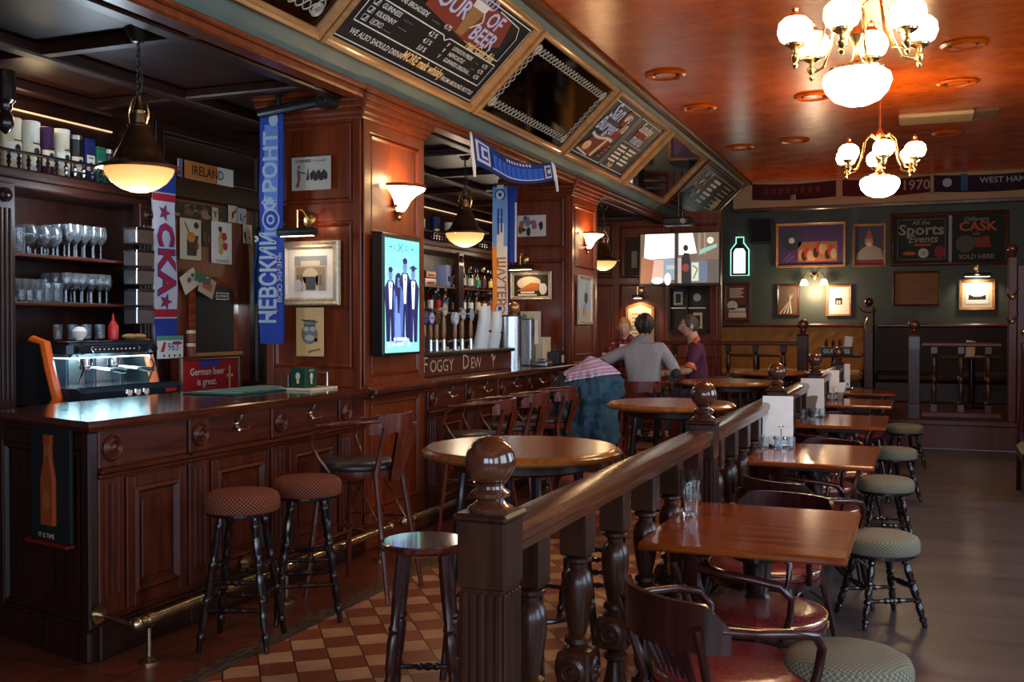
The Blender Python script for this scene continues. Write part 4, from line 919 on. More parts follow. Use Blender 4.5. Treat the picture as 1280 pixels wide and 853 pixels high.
# ---- pillar with the lit screen: pictures on the side that looks to the camera
PY = 6.195
def tin(m, w, h, z):
    m.mat(dk).text('GUINNESS', w*.3, h*.87, .028, z+.001, bold=.015).text('for strength', w*.72, h*.87, .02, z+.001); m.mat(paint(.2, .08, .05, .5)).poly([(w*.1, h*.1), (w*.16, h*.3), (w*.14, h*.6), (w*.2, h*.65), (w*.24, h*.4), (w*.2, h*.1)], z).disc(w*.2, h*.7, .012, z=z+.001, n=10).mat(dk).line([(w*.2, h*.55), (w*.36, h*.5)], .008, z).poly([(w*.38, h*.3), (w*.43, h*.7), (w*.46, h*.3)], z)
    for i in range(9): m.disc(w*(.52+.045*i), h*(.42+.05*math.sin(i*2)), .016, .03, z+.0003*i, 9)
flat('tin_sign', 'grey tin sign with running figures high on the screen pillar', 'sign', (-4.12, PY, 2.52), .32, .235, tin, paint(.4, .38, .34, .45), .006, None, 0, on_my)
def arch(m, x, y, w, h):
    z = Z1; x += w*.14; y += h*.14; w *= .72; h *= .72
    m.mat(paint(.5, .42, .3, .6)).rect(x, y, w, h, z).mat(paint(.25, .3, .33, .6)).rect(x, y+h*.72, w, h*.28, z+.001).mat(paint(.6, .55, .45, .6)).rect(x+w*.2, y+h*.72, w*.6, h*.14, z+.002).mat(paint(.3, .24, .16, .6)).rect(x+w*.05, y, w*.9, h*.68, z+.001)
    m.mat(paint(.55, .46, .32, .6)).disc(x+w*.5, y+h*.4, w*.25, h*.26, z+.002).rect(x+w*.25, y, w*.5, h*.4, z+.002).mat(paint(.06, .07, .07, .6)).rect(x+w*.36, y+h*.02, w*.3, h*.36, z+.003); [m.mat(paint(.15, .12, .09, .6)).rect(x+w*(.08+.1*(i % 2)+.6*(i//2)), y+h*.15, w*.06, h*.3, z+.002) for i in range(4)]; m.mat(paint(.5, .52, .55, .5)).disc(x+w*.12, y+h*.15, w*.12, h*.18, z+.003)
framed('framed_picture', 'wide gilt framed print of a stone gateway on the screen pillar', 'picture', on_my((-4.2, PY, 1.71)), .475, .45, W_FRAMES, arch, .055, .04, PAPER, None, PAPER)
def mug(m, w, h, z):
    m.mat(paint(.16, .17, .16, .5)).disc(w*.5, h*.45, w*.3, h*.2, z).rect(w*.3, h*.45, w*.42, h*.3, z+.0005).mat(paint(.4, .38, .33, .5)).disc(w*.38, h*.56, w*.1, h*.05, z+.001).disc(w*.62, h*.56, w*.1, h*.05, z+.001).disc(w*.5, h*.38, w*.18, h*.06, z+.001).mat(dk).line([(w*.2, h*.75), (w*.8, h*.7)], .008, z+.002).line([(w*.3, h*.63), (w*.7, h*.63)], .006, z+.002).rect(w*.68, h*.3, .025, .025, z).text('Jameson', w*.68, h*.13, .03, z+.001, .2, bold=.01)
flat('wooden_print', 'plywood print with a grey bearded mug on the screen pillar', 'sign', (-4.085, PY, 1.35), .225, .345, mug, paint(.6, .4, .18, .5), .01, None, 0, on_my)
def picture_light(label, xf, w, warm=True):
    t = thing('picture_light', label, 'lamp', xf)
    M(BRASS).lathe([(.055, 0), (.05, .012), (.02, .02)], Tr(0, .1, 0), 16).build('wall_plate', None, t)
    M(BRASS).tube([(0, .1, .015), (0, .16, .09), (0, .15, .15), (0, .02, .15)], .008, 6).build('arm', None, t)
    M(IRON).cyl((-w/2, 0, .15), (w/2, 0, .15), .03, None, 14).build('shade', None, t)
    lab(M(glow(1, .8, .5, 14)).box(-w/2+.02, w/2-.02, -.031, -.027, .14, .16).build('bulb', None, t), 'bright bulb under the shade'); return t
t = picture_light('brass picture light with a black tube above the gateway print', on_my((-3.98, PY, 2.215)), .3)
LAMPS_FILLS.append(('s', (-3.96, 6.03, 2.2), (-3.93, 6.2, 1.9), 7, WARM_, 2.2, .04)); LAMPS_FILLS.append(('p', (-3.86, 6.13, 2.27), .5, WARM_, .03))
# lit screen with a poster picture
t = thing('advertising_screen', 'upright lit screen with four dark suited figures on the pillar', 'screen', on_px((-3.535, 6.3, 1.37)))
M(BLACK).box(-.01, .57, -.015, .85, 0, .09, .008).build('casing', None, t)
sc1, sc2, sc3, sc4 = glow(.27, .85, .72, 1.0), glow(.55, .9, .88, 1.0), glow(.012, .015, .1, 1.0), glow(.8, .9, 1, 1.1)
m = M(); W, H = .53, .81; f = Tr(.015, .005, .0915)
for i in range(8): m.mat(glow(.2+.05*i if i < 5 else .27, .78+.015*i, .8-.01*i, .95)).rect(0, H*(1-(i+1)/8), W, H/8, 0, f)
def man(x, y, s, hat=False, dress=False):
    b = glow(.2, .35, .9, .9) if dress else sc3; z = .001
    m.mat(b).poly([(x-.1*s, y), (x+.1*s, y), (x+.12*s, y+.35*s), (x+.15*s, y+.62*s), (x+.06*s, y+.72*s), (x-.06*s, y+.72*s), (x-.15*s, y+.62*s), (x-.12*s, y+.35*s)], z, f).mat(sc4 if not dress else sc3).poly([(x-.025*s, y+.38*s), (x+.025*s, y+.38*s), (x+.05*s, y+.7*s), (x-.05*s, y+.7*s)], z+.0005, f)
    m.mat(sc3).rect(x-.012*s, y+.63*s, .024*s, .03*s, z+.001, f).mat(glow(.16, .26, .52, 1)).rect(x-.025*s, y+.68*s, .05*s, .08*s, z+.0002, f).disc(x, y+.785*s, .052*s, .075*s, z, 14, f).mat(sc3).disc(x, y+.845*s, .056*s, .034*s, z+.001, 12, f)
    if hat: m.rect(x-.09*s, y+.84*s, .18*s, .02*s, z+.0015, f)
    if not dress: m.mat(sc2).poly([(x-.012*s, y), (x+.012*s, y), (x, y+.3*s)], z+.001, f)
    if dress: m.mat(sc3).disc(x-.06*s, y+.72*s, .035*s, .14*s, z+.001, 12, f)
man(.08, .08, .6); man(.2, .06, .58, dress=True); man(.3, .1, .66); man(.43, .07, .64, True)
m.mat(sc3).line([(.19, .72), (.27, .78)], .006, .001, f).line([(.27, .72), (.19, .78)], .006, .001, f).rect(.07, .745, .04, .008, .001, f).rect(.4, .745, .04, .008, .001, f).text('L', .15, .75, .05, .001, xf=f).text('Z', .32, .75, .05, .001, xf=f).mat(glow(.3, .6, .6, .9)).text('THE LOCAL ZERO', .26, .675, .03, .001, xf=f)
m.mat(sc4).rect(.17, .085, .16, .022, .002, f).rect(.1, .05, .05, .015, .002, f).rect(.17, .05, .1, .02, .002, f).disc(.06, .05, .018, z=.002, xf=f).disc(.14, .095, .015, z=.002, xf=f).disc(.36, .06, .02, z=.002, xf=f)
m.build('display', None, t, smooth=0)
# ---- pillar with the bird picture
PY2 = 10.795
flat('tin_sign', 'white postcard-like tin sign with riders, high on the bird pillar', 'sign', (-4.2, PY2, 2.56), .35, .24, photo([bn, dk, paint(.3, .12, .1, .5), paint(.15, .2, .3, .5)], 12, 8), paint(.6, .55, .5, .5), .006, None, 0, on_my)
def bird1(m, x, y, w, h):
    m.mat(dk).rect(x, y, w, h, Z1).mat(CREAM).disc(x+w*.45, y+h*.62, w*.36, h*.32, Z1+.001).mat(paint(.5, .16, .04, .5)).poly([(x+w*.08, y+h*.25), (x+w*.5, y+h*.65), (x+w*.75, y+h*.6), (x+w*.72, y+h*.25)], Z1+.002).mat(WHITE).disc(x+w*.85, y+h*.35, w*.11, h*.28, Z1+.003).mat(dk).disc(x+w*.84, y+h*.72, w*.07, h*.14, Z1+.003).mat(WHITE).rect(x+w*.2, y+h*.14, w*.4, h*.09, Z1+.003).rect(x+w*.12, y+h*.03, w*.55, h*.07, Z1+.003)
framed('framed_picture', 'pale framed picture of a big orange beak on the bird pillar', 'picture', on_my((-4.27, PY2, 1.85)), .49, .315, W_FRAMES, bird1, .04, .035)
picture_light('brass picture light with a dark tube above the orange beak picture', on_my((-4.1, PY2, 2.21)), .3); LAMPS_FILLS.append(('s', (-4.05, 10.62, 2.2), (-4.03, 10.8, 1.95), 7, WARM_, 2.2, .04))
def mapd(m, w, h, z): m.mat(paint(.36, .37, .34, .6)).poly([(w*.3, h*.2), (w*.6, h*.15), (w*.8, h*.4), (w*.75, h*.75), (w*.55, h*.85), (w*.35, h*.7), (w*.4, h*.45)], z).mat(paint(.2, .25, .25, .6)).disc(w*.2, h*.85, .03, z=z).disc(w*.15, h*.4, .02, z=z).rect(w*.4, h*.06, w*.45, .025, z)
flat('map_sign', 'pale tin map sign on the bird pillar above the cardboard box', 'sign', (-4.155, PY2, 1.35), .245, .37, mapd, paint(.55, .52, .42, .5), .006, None, 0, on_my)
t = thing('globe_lamp', 'amber glass ball on a tan post beside the map sign', 'lamp', Tr(-4.12, 10.5, ZT)); lab(M(paint(.3, .16, .08, .4)).cyl((0, 0, 0), (0, 0, .56), .04, .035, 14).build('post', None, t), 'tan post'); M(paint(.6, .3, .12, .1, .6)).ball((0, 0, .62), .07, 18).build('globe', None, t)
def bird2(m, x, y, w, h):
    m.mat(paint(.35, .5, .62, .5)).rect(x, y+h*.3, w, h*.7, Z1).mat(paint(.5, .45, .38, .5)).rect(x, y, w, h*.3, Z1).mat(dk).disc(x+w*.6, y+h*.56, w*.16, h*.14, Z1+.001).mat(paint(.4, .3, .3, .5)).line([(x+w*.6, y+h*.68), (x+w*.72, y+h*.85)], .04, Z1+.001).disc(x+w*.66, y+h*.87, w*.1, h*.04, Z1+.001).mat(dk).line([(x+w*.55, y+h*.45), (x+w*.5, y+h*.3), (x+w*.55, y+h*.12)], .02, Z1+.001).line([(x+w*.35, y+h*.1), (x+w*.4, y+h*.35)], .02, Z1+.001)
framed('framed_picture', 'narrow framed picture of a long-necked bird on the pillar front', 'picture', on_px((-3.548, 10.98, 1.57)), .53, .56, W_FRAMES, bird2, .04, .03)
# ---- nook
t = thing('arched_poster', 'bright lit notice with an arched top behind the grey jacketed man', 'poster', on_my((-4.22, 15.575, 1.17)))
M(W_FRAME).prism([(0, 0), (.45, 0), (.45, .66), (.4, .7), (.225, .75), (.05, .7), (0, .66)], 0, .03).build('frame', None, t); m = M(paint(.75, .65, .48, .6)).prism([(.04, .04), (.41, .04), (.41, .64), (.225, .7), (.04, .64)], .03, .034); m.mat(bn); [m.line([(.1, .56-.06*i), (.35-.04*(i % 3), .56-.06*i)], .012, .0352) for i in range(9)]; m.build('notice', None, t)
picture_light('small brass picture light over the lit arched notice', on_my((-4.0, 15.575, 2.0)), .16); LAMPS_FILLS.append(('s', (-4.0, 15.36, 1.98), (-4.0, 15.58, 1.6), 14, WARM_, 2.0, .05))
framed('framed_picture', 'dark framed picture partly behind the left side of the television', 'picture', on_my((-4.25, 15.575, 2.3)), .32, .62, W_FRAMED, lambda m, x, y, w, h: m.mat(paint(.4, .3, .2, .5)).rect(x+w*.3, y+h*.2, w*.4, h*.5, Z1), .05, .03, dk)
framed('framed_picture', 'tall narrow picture high on the timber wall beside the far hanging lamp', 'picture', on_my((-4.75, 15.575, 2.35)), .3, .8, W_FRAMED, lambda m, x, y, w, h: m.mat(bn).rect(x+w*.2, y+h*.2, w*.6, h*.6, Z1), .04, .03, paint(.2, .08, .06, .5))
t = thing('display_cabinet', 'wall cabinet with dark shelves and small frames below the television', 'cabinet', on_my((-3.52, 15.575, 1.45)))
M(W_DARK).box(0, .6, 0, .7, 0, .02).box(0, .03, 0, .7, 0, .14, .005).box(.57, .6, 0, .7, 0, .14, .005).box(.27, .3, 0, .7, 0, .14, .005).box(0, .6, 0, .03, 0, .14).box(0, .6, .67, .7, 0, .14).build('case', None, t); M(STEEL).box(.03, .57, .36, .38, .02, .12, .003).build('shelf', None, t)
m = M(CREAM).box(.06, .2, .42, .62, .03, .05); m.mat(dk).rect(.09, .45, .08, .14, .051); m.build('framed_card', None, t); m = M(CREAM).box(.36, .5, .06, .3, .03, .05); m.mat(dk).rect(.39, .09, .08, .17, .051); m.build('framed_card', None, t); M(paint(.4, .4, .4, .3)).disc(.42, .53, .06, z=.05).build('clock_face', None, t)
# ---- television: reflected windows painted on the screen as glowing shapes
t = thing('television', 'flat television with painted window reflections under the end of the cove', 'television', on_my((-3.74, 14.5, 2.12)))
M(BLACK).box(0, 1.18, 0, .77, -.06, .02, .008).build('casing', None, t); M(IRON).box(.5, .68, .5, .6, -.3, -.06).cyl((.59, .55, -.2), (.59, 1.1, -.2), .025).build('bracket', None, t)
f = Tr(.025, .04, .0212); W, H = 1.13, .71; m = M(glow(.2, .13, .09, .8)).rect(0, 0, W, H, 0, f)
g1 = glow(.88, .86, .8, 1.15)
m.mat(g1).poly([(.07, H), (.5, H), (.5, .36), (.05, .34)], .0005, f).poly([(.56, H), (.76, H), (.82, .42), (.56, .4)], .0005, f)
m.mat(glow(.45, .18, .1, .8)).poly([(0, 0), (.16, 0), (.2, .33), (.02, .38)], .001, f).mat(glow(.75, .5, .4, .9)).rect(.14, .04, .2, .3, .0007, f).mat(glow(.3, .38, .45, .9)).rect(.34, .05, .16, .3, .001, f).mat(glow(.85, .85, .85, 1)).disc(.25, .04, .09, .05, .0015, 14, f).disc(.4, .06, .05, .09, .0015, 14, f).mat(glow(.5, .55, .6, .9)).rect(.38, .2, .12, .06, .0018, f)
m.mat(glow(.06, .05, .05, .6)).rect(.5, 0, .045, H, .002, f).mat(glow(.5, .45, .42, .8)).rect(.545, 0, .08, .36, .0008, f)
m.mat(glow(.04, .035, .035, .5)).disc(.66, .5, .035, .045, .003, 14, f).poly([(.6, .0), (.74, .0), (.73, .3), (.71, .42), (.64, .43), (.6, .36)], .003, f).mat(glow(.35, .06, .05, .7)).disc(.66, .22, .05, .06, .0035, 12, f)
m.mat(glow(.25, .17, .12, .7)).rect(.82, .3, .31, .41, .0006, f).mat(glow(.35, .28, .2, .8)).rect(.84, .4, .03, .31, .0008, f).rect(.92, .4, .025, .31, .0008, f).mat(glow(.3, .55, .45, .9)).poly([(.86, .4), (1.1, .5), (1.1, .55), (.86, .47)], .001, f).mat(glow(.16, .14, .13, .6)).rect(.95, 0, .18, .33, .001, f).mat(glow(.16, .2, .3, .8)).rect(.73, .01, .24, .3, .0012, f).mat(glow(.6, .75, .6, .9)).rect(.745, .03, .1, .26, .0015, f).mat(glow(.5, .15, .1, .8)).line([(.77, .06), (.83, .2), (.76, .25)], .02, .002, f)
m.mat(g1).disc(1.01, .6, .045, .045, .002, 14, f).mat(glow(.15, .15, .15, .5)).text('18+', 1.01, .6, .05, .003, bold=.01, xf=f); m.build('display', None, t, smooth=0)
t = thing('ceiling_projector', 'black projector hanging above the television', 'projector', Tr(-3.1, 14.2, 3.0)); M(BLACK).box(-.2, .2, -.15, .15, -.05, .06, .02).build('body', None, t); M(CHROME).cyl((.1, -.15, 0), (.1, -.19, 0), .04, None, 14).build('lens', None, t); M(IRON).cyl((0, 0, .06), (0, 0, .42), .02).build('pole', None, t)
# ---- far wall
FY = 17.99
t = thing('bottle_sign', 'glowing white bottle shaped sign with a black outline on the far wall', 'sign', on_my((-2.98, FY, 2.42)))
bp = lambda d: [(.27-d, .42), (.27-d, .0+d), (0+d, 0+d), (0+d, .42)]+[(.0+d+.09*(1-math.cos(a))*(1-0), .42+.1*math.sin(a)) for a in [.4, .9, 1.4]]+[(.1, .56), (.1, .62), (.17, .62), (.17, .56)]+[(.27-d-.09*(1-math.cos(a)), .42+.1*math.sin(a)) for a in [1.4, .9, .4]]
M(BLACK).prism(bp(0)[::-1] if False else [(0, 0), (.27, 0), (.27, .42), (.25, .48), (.18, .54), (.18, .63), (.09, .63), (.09, .54), (.02, .48), (0, .42)], .02, .07).build('outline', None, t)
lab(M(glow(.8, .95, .82, 3.0)).prism([(.035, .035), (.235, .035), (.235, .4), (.2, .46), (.07, .46), (.035, .4)], .07, .076).build('light_panel', None, t), 'glowing white panel'); lab(M(glow(.3, .9, .7, 2.0)).tube([(-.02, .0, .03), (-.02, .44, .03), (.07, .56, .03), (.07, .66, .03), (.2, .66, .03), (.2, .56, .03), (.29, .44, .03), (.29, 0, .03)], .008, 6, True).build('neon_edge', None, t), 'pale green glowing edge')
def dog(m, x, y, w, h):
    m.mat(paint(.14, .04, .03, .5)).rect(x, y, w, h, Z1); m.mat(CREAM); [m.rect(x+.05, y+h*.88-.035*i, w*(.62-.1*(i % 2)), .02, Z1+.001) for i in range(5)]; m.mat(paint(.6, .58, .55, .5)).disc(x+w*.25, y+h*.42, w*.24, h*.13, Z1+.001).rect(x+w*.1, y+h*.24, w*.75, h*.1, Z1+.001).mat(dk).rect(x+w*.55, y+h*.34, w*.3, .06, Z1+.002).mat(CREAM).rect(x+w*.08, y+.04, w*.8, .09, Z1+.001)
framed('framed_poster', 'dark red poster with a white chair below the bottle sign', 'poster', on_my((-3.1, FY, 1.62)), .44, .66, W_FRAMED, dog, .03, .03, dk)
t = thing('wall_speaker', 'black loudspeaker high on the far wall beside the record poster', 'speaker', on_my((-2.63, FY, 2.95))); M(BLACK).box(0, .37, 0, .42, .05, .3, .01).build('cabinet', None, t); M(MBLACK).box(.02, .35, .02, .4, .3, .308, .006).build('speaker_cloth', None, t); M(CHROME).ball((.27, .06, .31), .012, 8).build('badge', None, t)
def record(m, x, y, w, h):
    m.mat(paint(.07, .035, .11, .5)).rect(x, y, w, h, Z1).mat(BLACK).disc(x+w*.21, y+h*.62, .17, z=Z1+.001, n=28).mat(CREAM).disc(x+w*.21, y+h*.62, .05, z=Z1+.002).mat(paint(.35, .12, .05, .5)).rect(x+w*.31, y+h*.08, w*.6, h*.5, Z1+.001); random.seed(4)
    for i in range(12): m.mat((paint(.5, .25, .08, .5), dk, paint(.4, .04, .03, .5), paint(.45, .3, .2, .5))[i % 4]).disc(x+w*(.36+.045*i), y+h*(.2+.25*random.random()), .05, .09, Z1+.002+.0002*i, 9)
    m.mat(paint(.25, .15, .35, .5)).line([(x+w*.08, y+h*.1), (x+w*.2, y+h*.3)], .01, Z1+.002).line([(x+w*.12, y+h*.08), (x+w*.25, y+h*.24)], .01, Z1+.002)
framed('framed_poster', 'wide purple framed poster with a black vinyl record', 'poster', on_my((-2.24, FY, 2.54)), 1.14, .75, W_FRAME, record, .04, .04, dk)
def portrait(m, x, y, w, h): m.mat(paint(.06, .05, .09, .5)).rect(x, y, w, h, Z1).mat(paint(.36, .3, .24, .5)).poly([(x, y+h*.12), (x+w, y+h*.12), (x+w*.9, y+h*.4), (x+w*.6, y+h*.5), (x+w*.3, y+h*.45), (x+w*.08, y+h*.3)], Z1+.001).mat(paint(.45, .25, .16, .5)).disc(x+w*.48, y+h*.58, w*.15, h*.13, Z1+.002).mat(CREAM).disc(x+w*.48, y+h*.52, w*.1, h*.06, Z1+.003).mat(paint(.3, .1, .06, .5)).poly([(x+w*.34, y+h*.66), (x+w*.62, y+h*.66), (x+w*.5, y+h*.95)], Z1+.003).mat(RED).rect(x, y+.01, w, h*.07, Z1+.001)
framed('framed_poster', 'tall gilt framed poster of a bearded figure in a pointed hat', 'poster', on_my((-.98, FY, 2.53)), .51, .71, W_FRAME, portrait, .035, .04, dk)
def sports(m, x, y, w, h):
    m.mat(paint(.016, .018, .015, .6)).rect(x, y, w, h, Z1).mat(W_FRAMED).rect(x+w*.5, y, .05, h, Z1+.002); g = paint(.3, .3, .26, .6); c2 = paint(.4, .1, .05, .6)
    m.mat(g).line([(x+.05, y+.05), (x+w*.47, y+.05), (x+w*.47, y+h-.05), (x+.05, y+h-.05), (x+.05, y+.05)], .006, Z1+.001).text('All the', x+w*.25, y+h*.86, .1, Z1+.002, bold=.01, shear=.2).text('Sports', x+w*.25, y+h*.7, .24, Z1+.002, bold=.02, sx=1.1).text('Events', x+w*.27, y+h*.5, .17, Z1+.002, bold=.015, shear=.3).mat(paint(.5, .5, .46, .6)).disc(x+w*.27, y+h*.2, .08, z=Z1+.002, n=14).mat(BLACK).disc(x+w*.27, y+h*.2, .03, z=Z1+.003, n=5).mat(c2).disc(x+w*.14, y+h*.2, .1, .03, Z1+.002).rect(x+w*.18, y+h*.36, w*.16, .03, Z1+.002).mat(paint(.25, .03, .03, .6)).disc(x+w*.42, y+h*.22, .08, .1, Z1+.002)
    m.mat(g).text('Different', x+w*.75, y+h*.9, .1, Z1+.002, bold=.01, shear=.3).mat(paint(.6, .12, .03, .6)).text('CASK', x+w*.76, y+h*.74, .2, Z1+.002, bold=.02, sx=1.1).mat(paint(.3, .2, .08, .6)).text('ale', x+w*.75, y+h*.6, .1, Z1+.002).mat(paint(.1, .09, .07, .6)).disc(x+w*.65, y+h*.38, .14, z=Z1+.002).mat(paint(.25, .05, .03, .6)).poly([(x+w*.74, y+h*.3), (x+w*.88, y+h*.3), (x+w*.86, y+h*.55), (x+w*.72, y+h*.5)], Z1+.002).mat(g).text('SOLD HERE', x+w*.75, y+h*.1, .1, Z1+.002, bold=.015)
framed('chalkboard', 'double chalkboard lettered All the Sports Events on the far wall', 'chalkboard', on_my((-.4, FY, 2.52)), 1.76, .87, W_FRAMED, sports, .06, .04, dk)
def bw(s):
    def d(m, x, y, w, h):
        random.seed(s); m.mat(paint(.1, .07, .05, .5)).rect(x, y, w, h, Z1); [m.mat((paint(.5, .42, .33, .5), dk)[i % 2]).poly([(x+w*.1*i, y), (x+w*(.1*i+.1), y), (x+w*(.9-.06*i), y+h*.8)], Z1+.001+.0002*i) for i in range(7)]
    return d
framed('framed_picture', 'dark framed sepia picture left of the double wall lamp', 'picture', on_my((-2.21, FY, 1.72)), .37, .53, W_FRAMED, bw(3), .035, .03)
framed('framed_picture', 'pale framed print with a small drawing right of the double wall lamp', 'picture', on_my((-1.41, FY, 1.71)), .4, .52, W_FRAME, lambda m, x, y, w, h: m.mat(dk).rect(x+w*.33, y+h*.36, w*.32, h*.24, Z1+.001).mat(PAPER).rect(x+w*.4, y+h*.38, w*.07, h*.12, Z1+.002).rect(x+w*.52, y+h*.38, w*.07, h*.12, Z1+.002), .035, .03, PAPER)
def amber(m, x, y, w, h):
    z = Z1; c = paint(.1, .035, .01, .4); m.mat(c); m.text('GUINNESS LTD', x+w*.52, y+h*.45, .085, z, bold=.015).rect(x+w*.25, y+h*.72, w*.5, .02, z).rect(x+w*.3, y+h*.84, w*.4, .015, z).rect(x+w*.22, y+h*.25, w*.6, .03, z).rect(x+w*.3, y+h*.14, w*.45, .02, z)
framed('framed_sign', 'amber glossy sign with reflected lamps on the far wall', 'sign', on_my((-.36, FY, 1.87)), .72, .57, W_FRAMED, amber, .035, .03, paint(.22, .085, .018, .5))
framed('framed_picture', 'wide-mounted print of buildings under the far picture light', 'picture', on_my((.64, FY, 1.8)), .53, .49, W_FRAME, lambda m, x, y, w, h: m.mat(PAPER).rect(x+w*.12, y+h*.12, w*.76, h*.76, Z1).mat(dk).poly([(x+w*.2, y+h*.3), (x+w*.8, y+h*.3), (x+w*.8, y+h*.5), (x+w*.62, y+h*.42), (x+w*.4, y+h*.42), (x+w*.22, y+h*.52)], Z1+.001), .05, .035, CREAM)
picture_light('dark picture light over the print of buildings on the far wall', on_my((.9, FY, 2.36)), .4); LAMPS_FILLS.append(('s', (.9, 17.78, 2.34), (.9, 18, 2.0), 22, (1, .85, .65), 2.2, .05))
# scarves pinned along the far beam
for x0, x1, txt, c, l, tc in ((-2.62, -1.25, '', paint(.07, .012, .012, .8), 'dark red scarf pinned at the left end of the far beam', paint(.14, .03, .03, .8)), (-1.15, .2, '1970', paint(.11, .012, .018, .8), 'maroon scarf numbered 1970 pinned along the far beam', paint(.4, .36, .33, .8)), (.25, 1.95, 'WEST HAM UTD', paint(.035, .016, .03, .8), 'dark claret scarf with white capitals pinned at the right end of the far beam', paint(.5, .5, .5, .8))):
    t = thing('pinned_scarf', l, 'scarf', on_my((x0, 17.855, 3.7)), 'scarves along the far beam'); w = x1-x0; n = 16
    rows = [[(w*i/n, .27*j-.03*math.sin(PI*i/n), .01+.012*math.sin(i*1.3)*(1-j)) for i in range(n+1)] for j in (0, .5, 1)]
    m = M(c).strip(rows).strip([[(x, y, z-.01) for x, y, z in r] for r in rows[::-1]]); m.build('knitted_band', None, t, smooth=60)
    m = M(tc)
    if txt == '1970': m.text(txt, 1.13, .12, .22, .03, bold=.01)
    elif txt: m.text(txt, w*.68, .15, .13, .03, bold=.01); m.disc(.2, .14, .07, z=.03); m.mat(paint(.05, .12, .3, .8)).rect(.4, .0, .1, .27, .03)
    else: [m.rect(.2+.12*i, .08, .07, .1, .03) for i in range(8)]
    m.build('pattern', None, t, smooth=0)
for x, l in ((-2.2, 'small white vent plate at the left end of the far beam'), (.12, 'small pale vent plate near the claret scarf on the far beam')):
    t = thing('vent_plate', l, 'vent', on_my((x, 17.858, 3.66)), 'vent plates on the far beam'); m = M(paint(.5, .42, .32, .5)).box(0, .3, 0, .1, 0, .012, .004); m.build('plate', None, t); m = M(bn); [m.box(.02, .28, .015+.022*i, .025+.022*i, .012, .014) for i in range(4)]; m.build('grille', None, t)
# ---------------------------------------------------------------- lamps
OPAL = glow(1, .74, .4, 34.0); OPALC = glow(1, .74, .42, 8)
def amber_glass():
    m, nt, b = mat_base('amber lamp glass', .15)
    # bright where the bulb sits behind the bowl, amber towards the rim
    sp = nt.nodes.new('ShaderNodeSeparateXYZ'); tc = nt.nodes.new('ShaderNodeTexCoord'); nt.links.new(tc.outputs['Object'], sp.inputs[0])
    b.inputs['Base Color'].default_value = (.6, .4, .18, 1)
    r = math_n(nt, 'SQRT', math_n(nt, 'ADD', math_n(nt, 'POWER', sp.outputs[0], 2.0), math_n(nt, 'POWER', sp.outputs[1], 2.0)))
    nt.links.new(ramp(nt, r, [(.08, (1, .72, .36)), (.15, (.8, .42, .13)), (.195, (.5, .22, .05))]), b.inputs['Emission Color'])
    b.inputs['Emission Strength'].default_value = 1.6; return m
AMB = amber_glass()
def pendant():
    t = thing('pendant_lamp', '', 'lamp', Tr(0, 0, 0), 'pendant lamps over the bar')
    m = M(COPPER).lathe([(.225, .0), (.222, .012), (.16, .035), (.135, .06), (.12, .095), (.118, .1), (.105, .12), (.07, .2), (.058, .23), (.062, .24), (.05, .25), (.05, .3), (.03, .31)], None, 28); m.lathe([(.228, .004), (.225, -.006), (.215, -.002)], None, 28, False); m.build('shade', None, t)
    M(AMB).lathe([(0, -.13), (.05, -.124), (.1, -.104), (.145, -.072), (.176, -.032), (.188, .004)], None, 28).build('glass_bowl', None, t, smooth=60)
    M(BRASS).lathe([(.03, .3), (.036, .32), (.02, .36), (.014, .4)], None, 14).tube([(-.052, 0, .24), (-.07, 0, .3), (-.05, 0, .38), (0, 0, .43), (.05, 0, .38), (.07, 0, .3), (.052, 0, .24)], .006, 6).build('yoke', None, t)
    m = M(IRON); z = .42; k = 0
    while z < .74: m.tube([(.011*math.cos(a)*(k % 2), .011*math.cos(a)*(1-k % 2), z+.02*math.sin(a)) for a in [2*PI*i/8 for i in range(8)]], .0032, 4, True); z += .031; k += 1
    m.tube([(.012, 0, .4), (.022, .006, .5), (.01, -.006, .62), (.0, 0, .74)], .004, 5); m.build('chain', None, t)
    M(IRON).lathe([(.0, .69), (.03, .695), (.05, .72), (.07, .755), (.075, .77)], None, 18).build('ceiling_rose', None, t)
    return t
p0 = pendant(); P3 = [((-3.98, 4.5, 2.43), 'copper pendant lamp with glowing bowl, nearest, above the espresso machine'), ((-4.0, 8.92, 2.44), 'copper pendant lamp hanging between the two pillars'), ((-4.0, 13.55, 2.44), 'copper pendant lamp hanging beyond the bird pillar')]
for i, (l, s) in enumerate(P3):
    if i == 0: p0.matrix_local = Tr(*l); p0['label'] = s
    else: dup(p0, Tr(*l), s)
    LAMPS_FILLS.append(('p', (l[0], l[1], l[2]-.17), 7, WARM_, .08))
# alabaster half-bowl wall lamps on the pillars
def sconce():
    t = thing('wall_sconce', '', 'lamp', Tr(0, 0, 0), 'half-bowl lamps on the pillars')
    h = lambda pr: pr
    M(OPALC).lathe([(.0, -.13), (.035, -.12), (.055, -.09), (.075, -.05), (.11, -.015), (.165, .02), (.17, .035)], None, 24, False, -PI/2, PI/2).build('alabaster_bowl', None, t, smooth=60)
    M(BRASS).lathe([(.172, .03), (.176, .038), (.172, .05), (.165, .05)], None, 24, False, -PI/2, PI/2).lathe([(0, -.19), (.01, -.18), (.018, -.165), (.01, -.15), (.03, -.13), (.028, -.115), (.0, -.11)], None, 12).build('brass_rim', None, t)
    M(BRASS).box(-.012, .02, -.06, .06, -.1, .02, .008).build('wall_plate', None, t)
    return t
s0 = sconce(); s0.matrix_local = Tr(-3.545, 6.72, 2.54) @ Sc(1.15, 1.15, 1.1); s0['label'] = 'half-bowl alabaster wall lamp above the lit screen'
dup(s0, Tr(-3.545, 11.38, 2.58) @ Sc(1.1, 1.1, 1.05), 'half-bowl alabaster wall lamp above the bird picture')
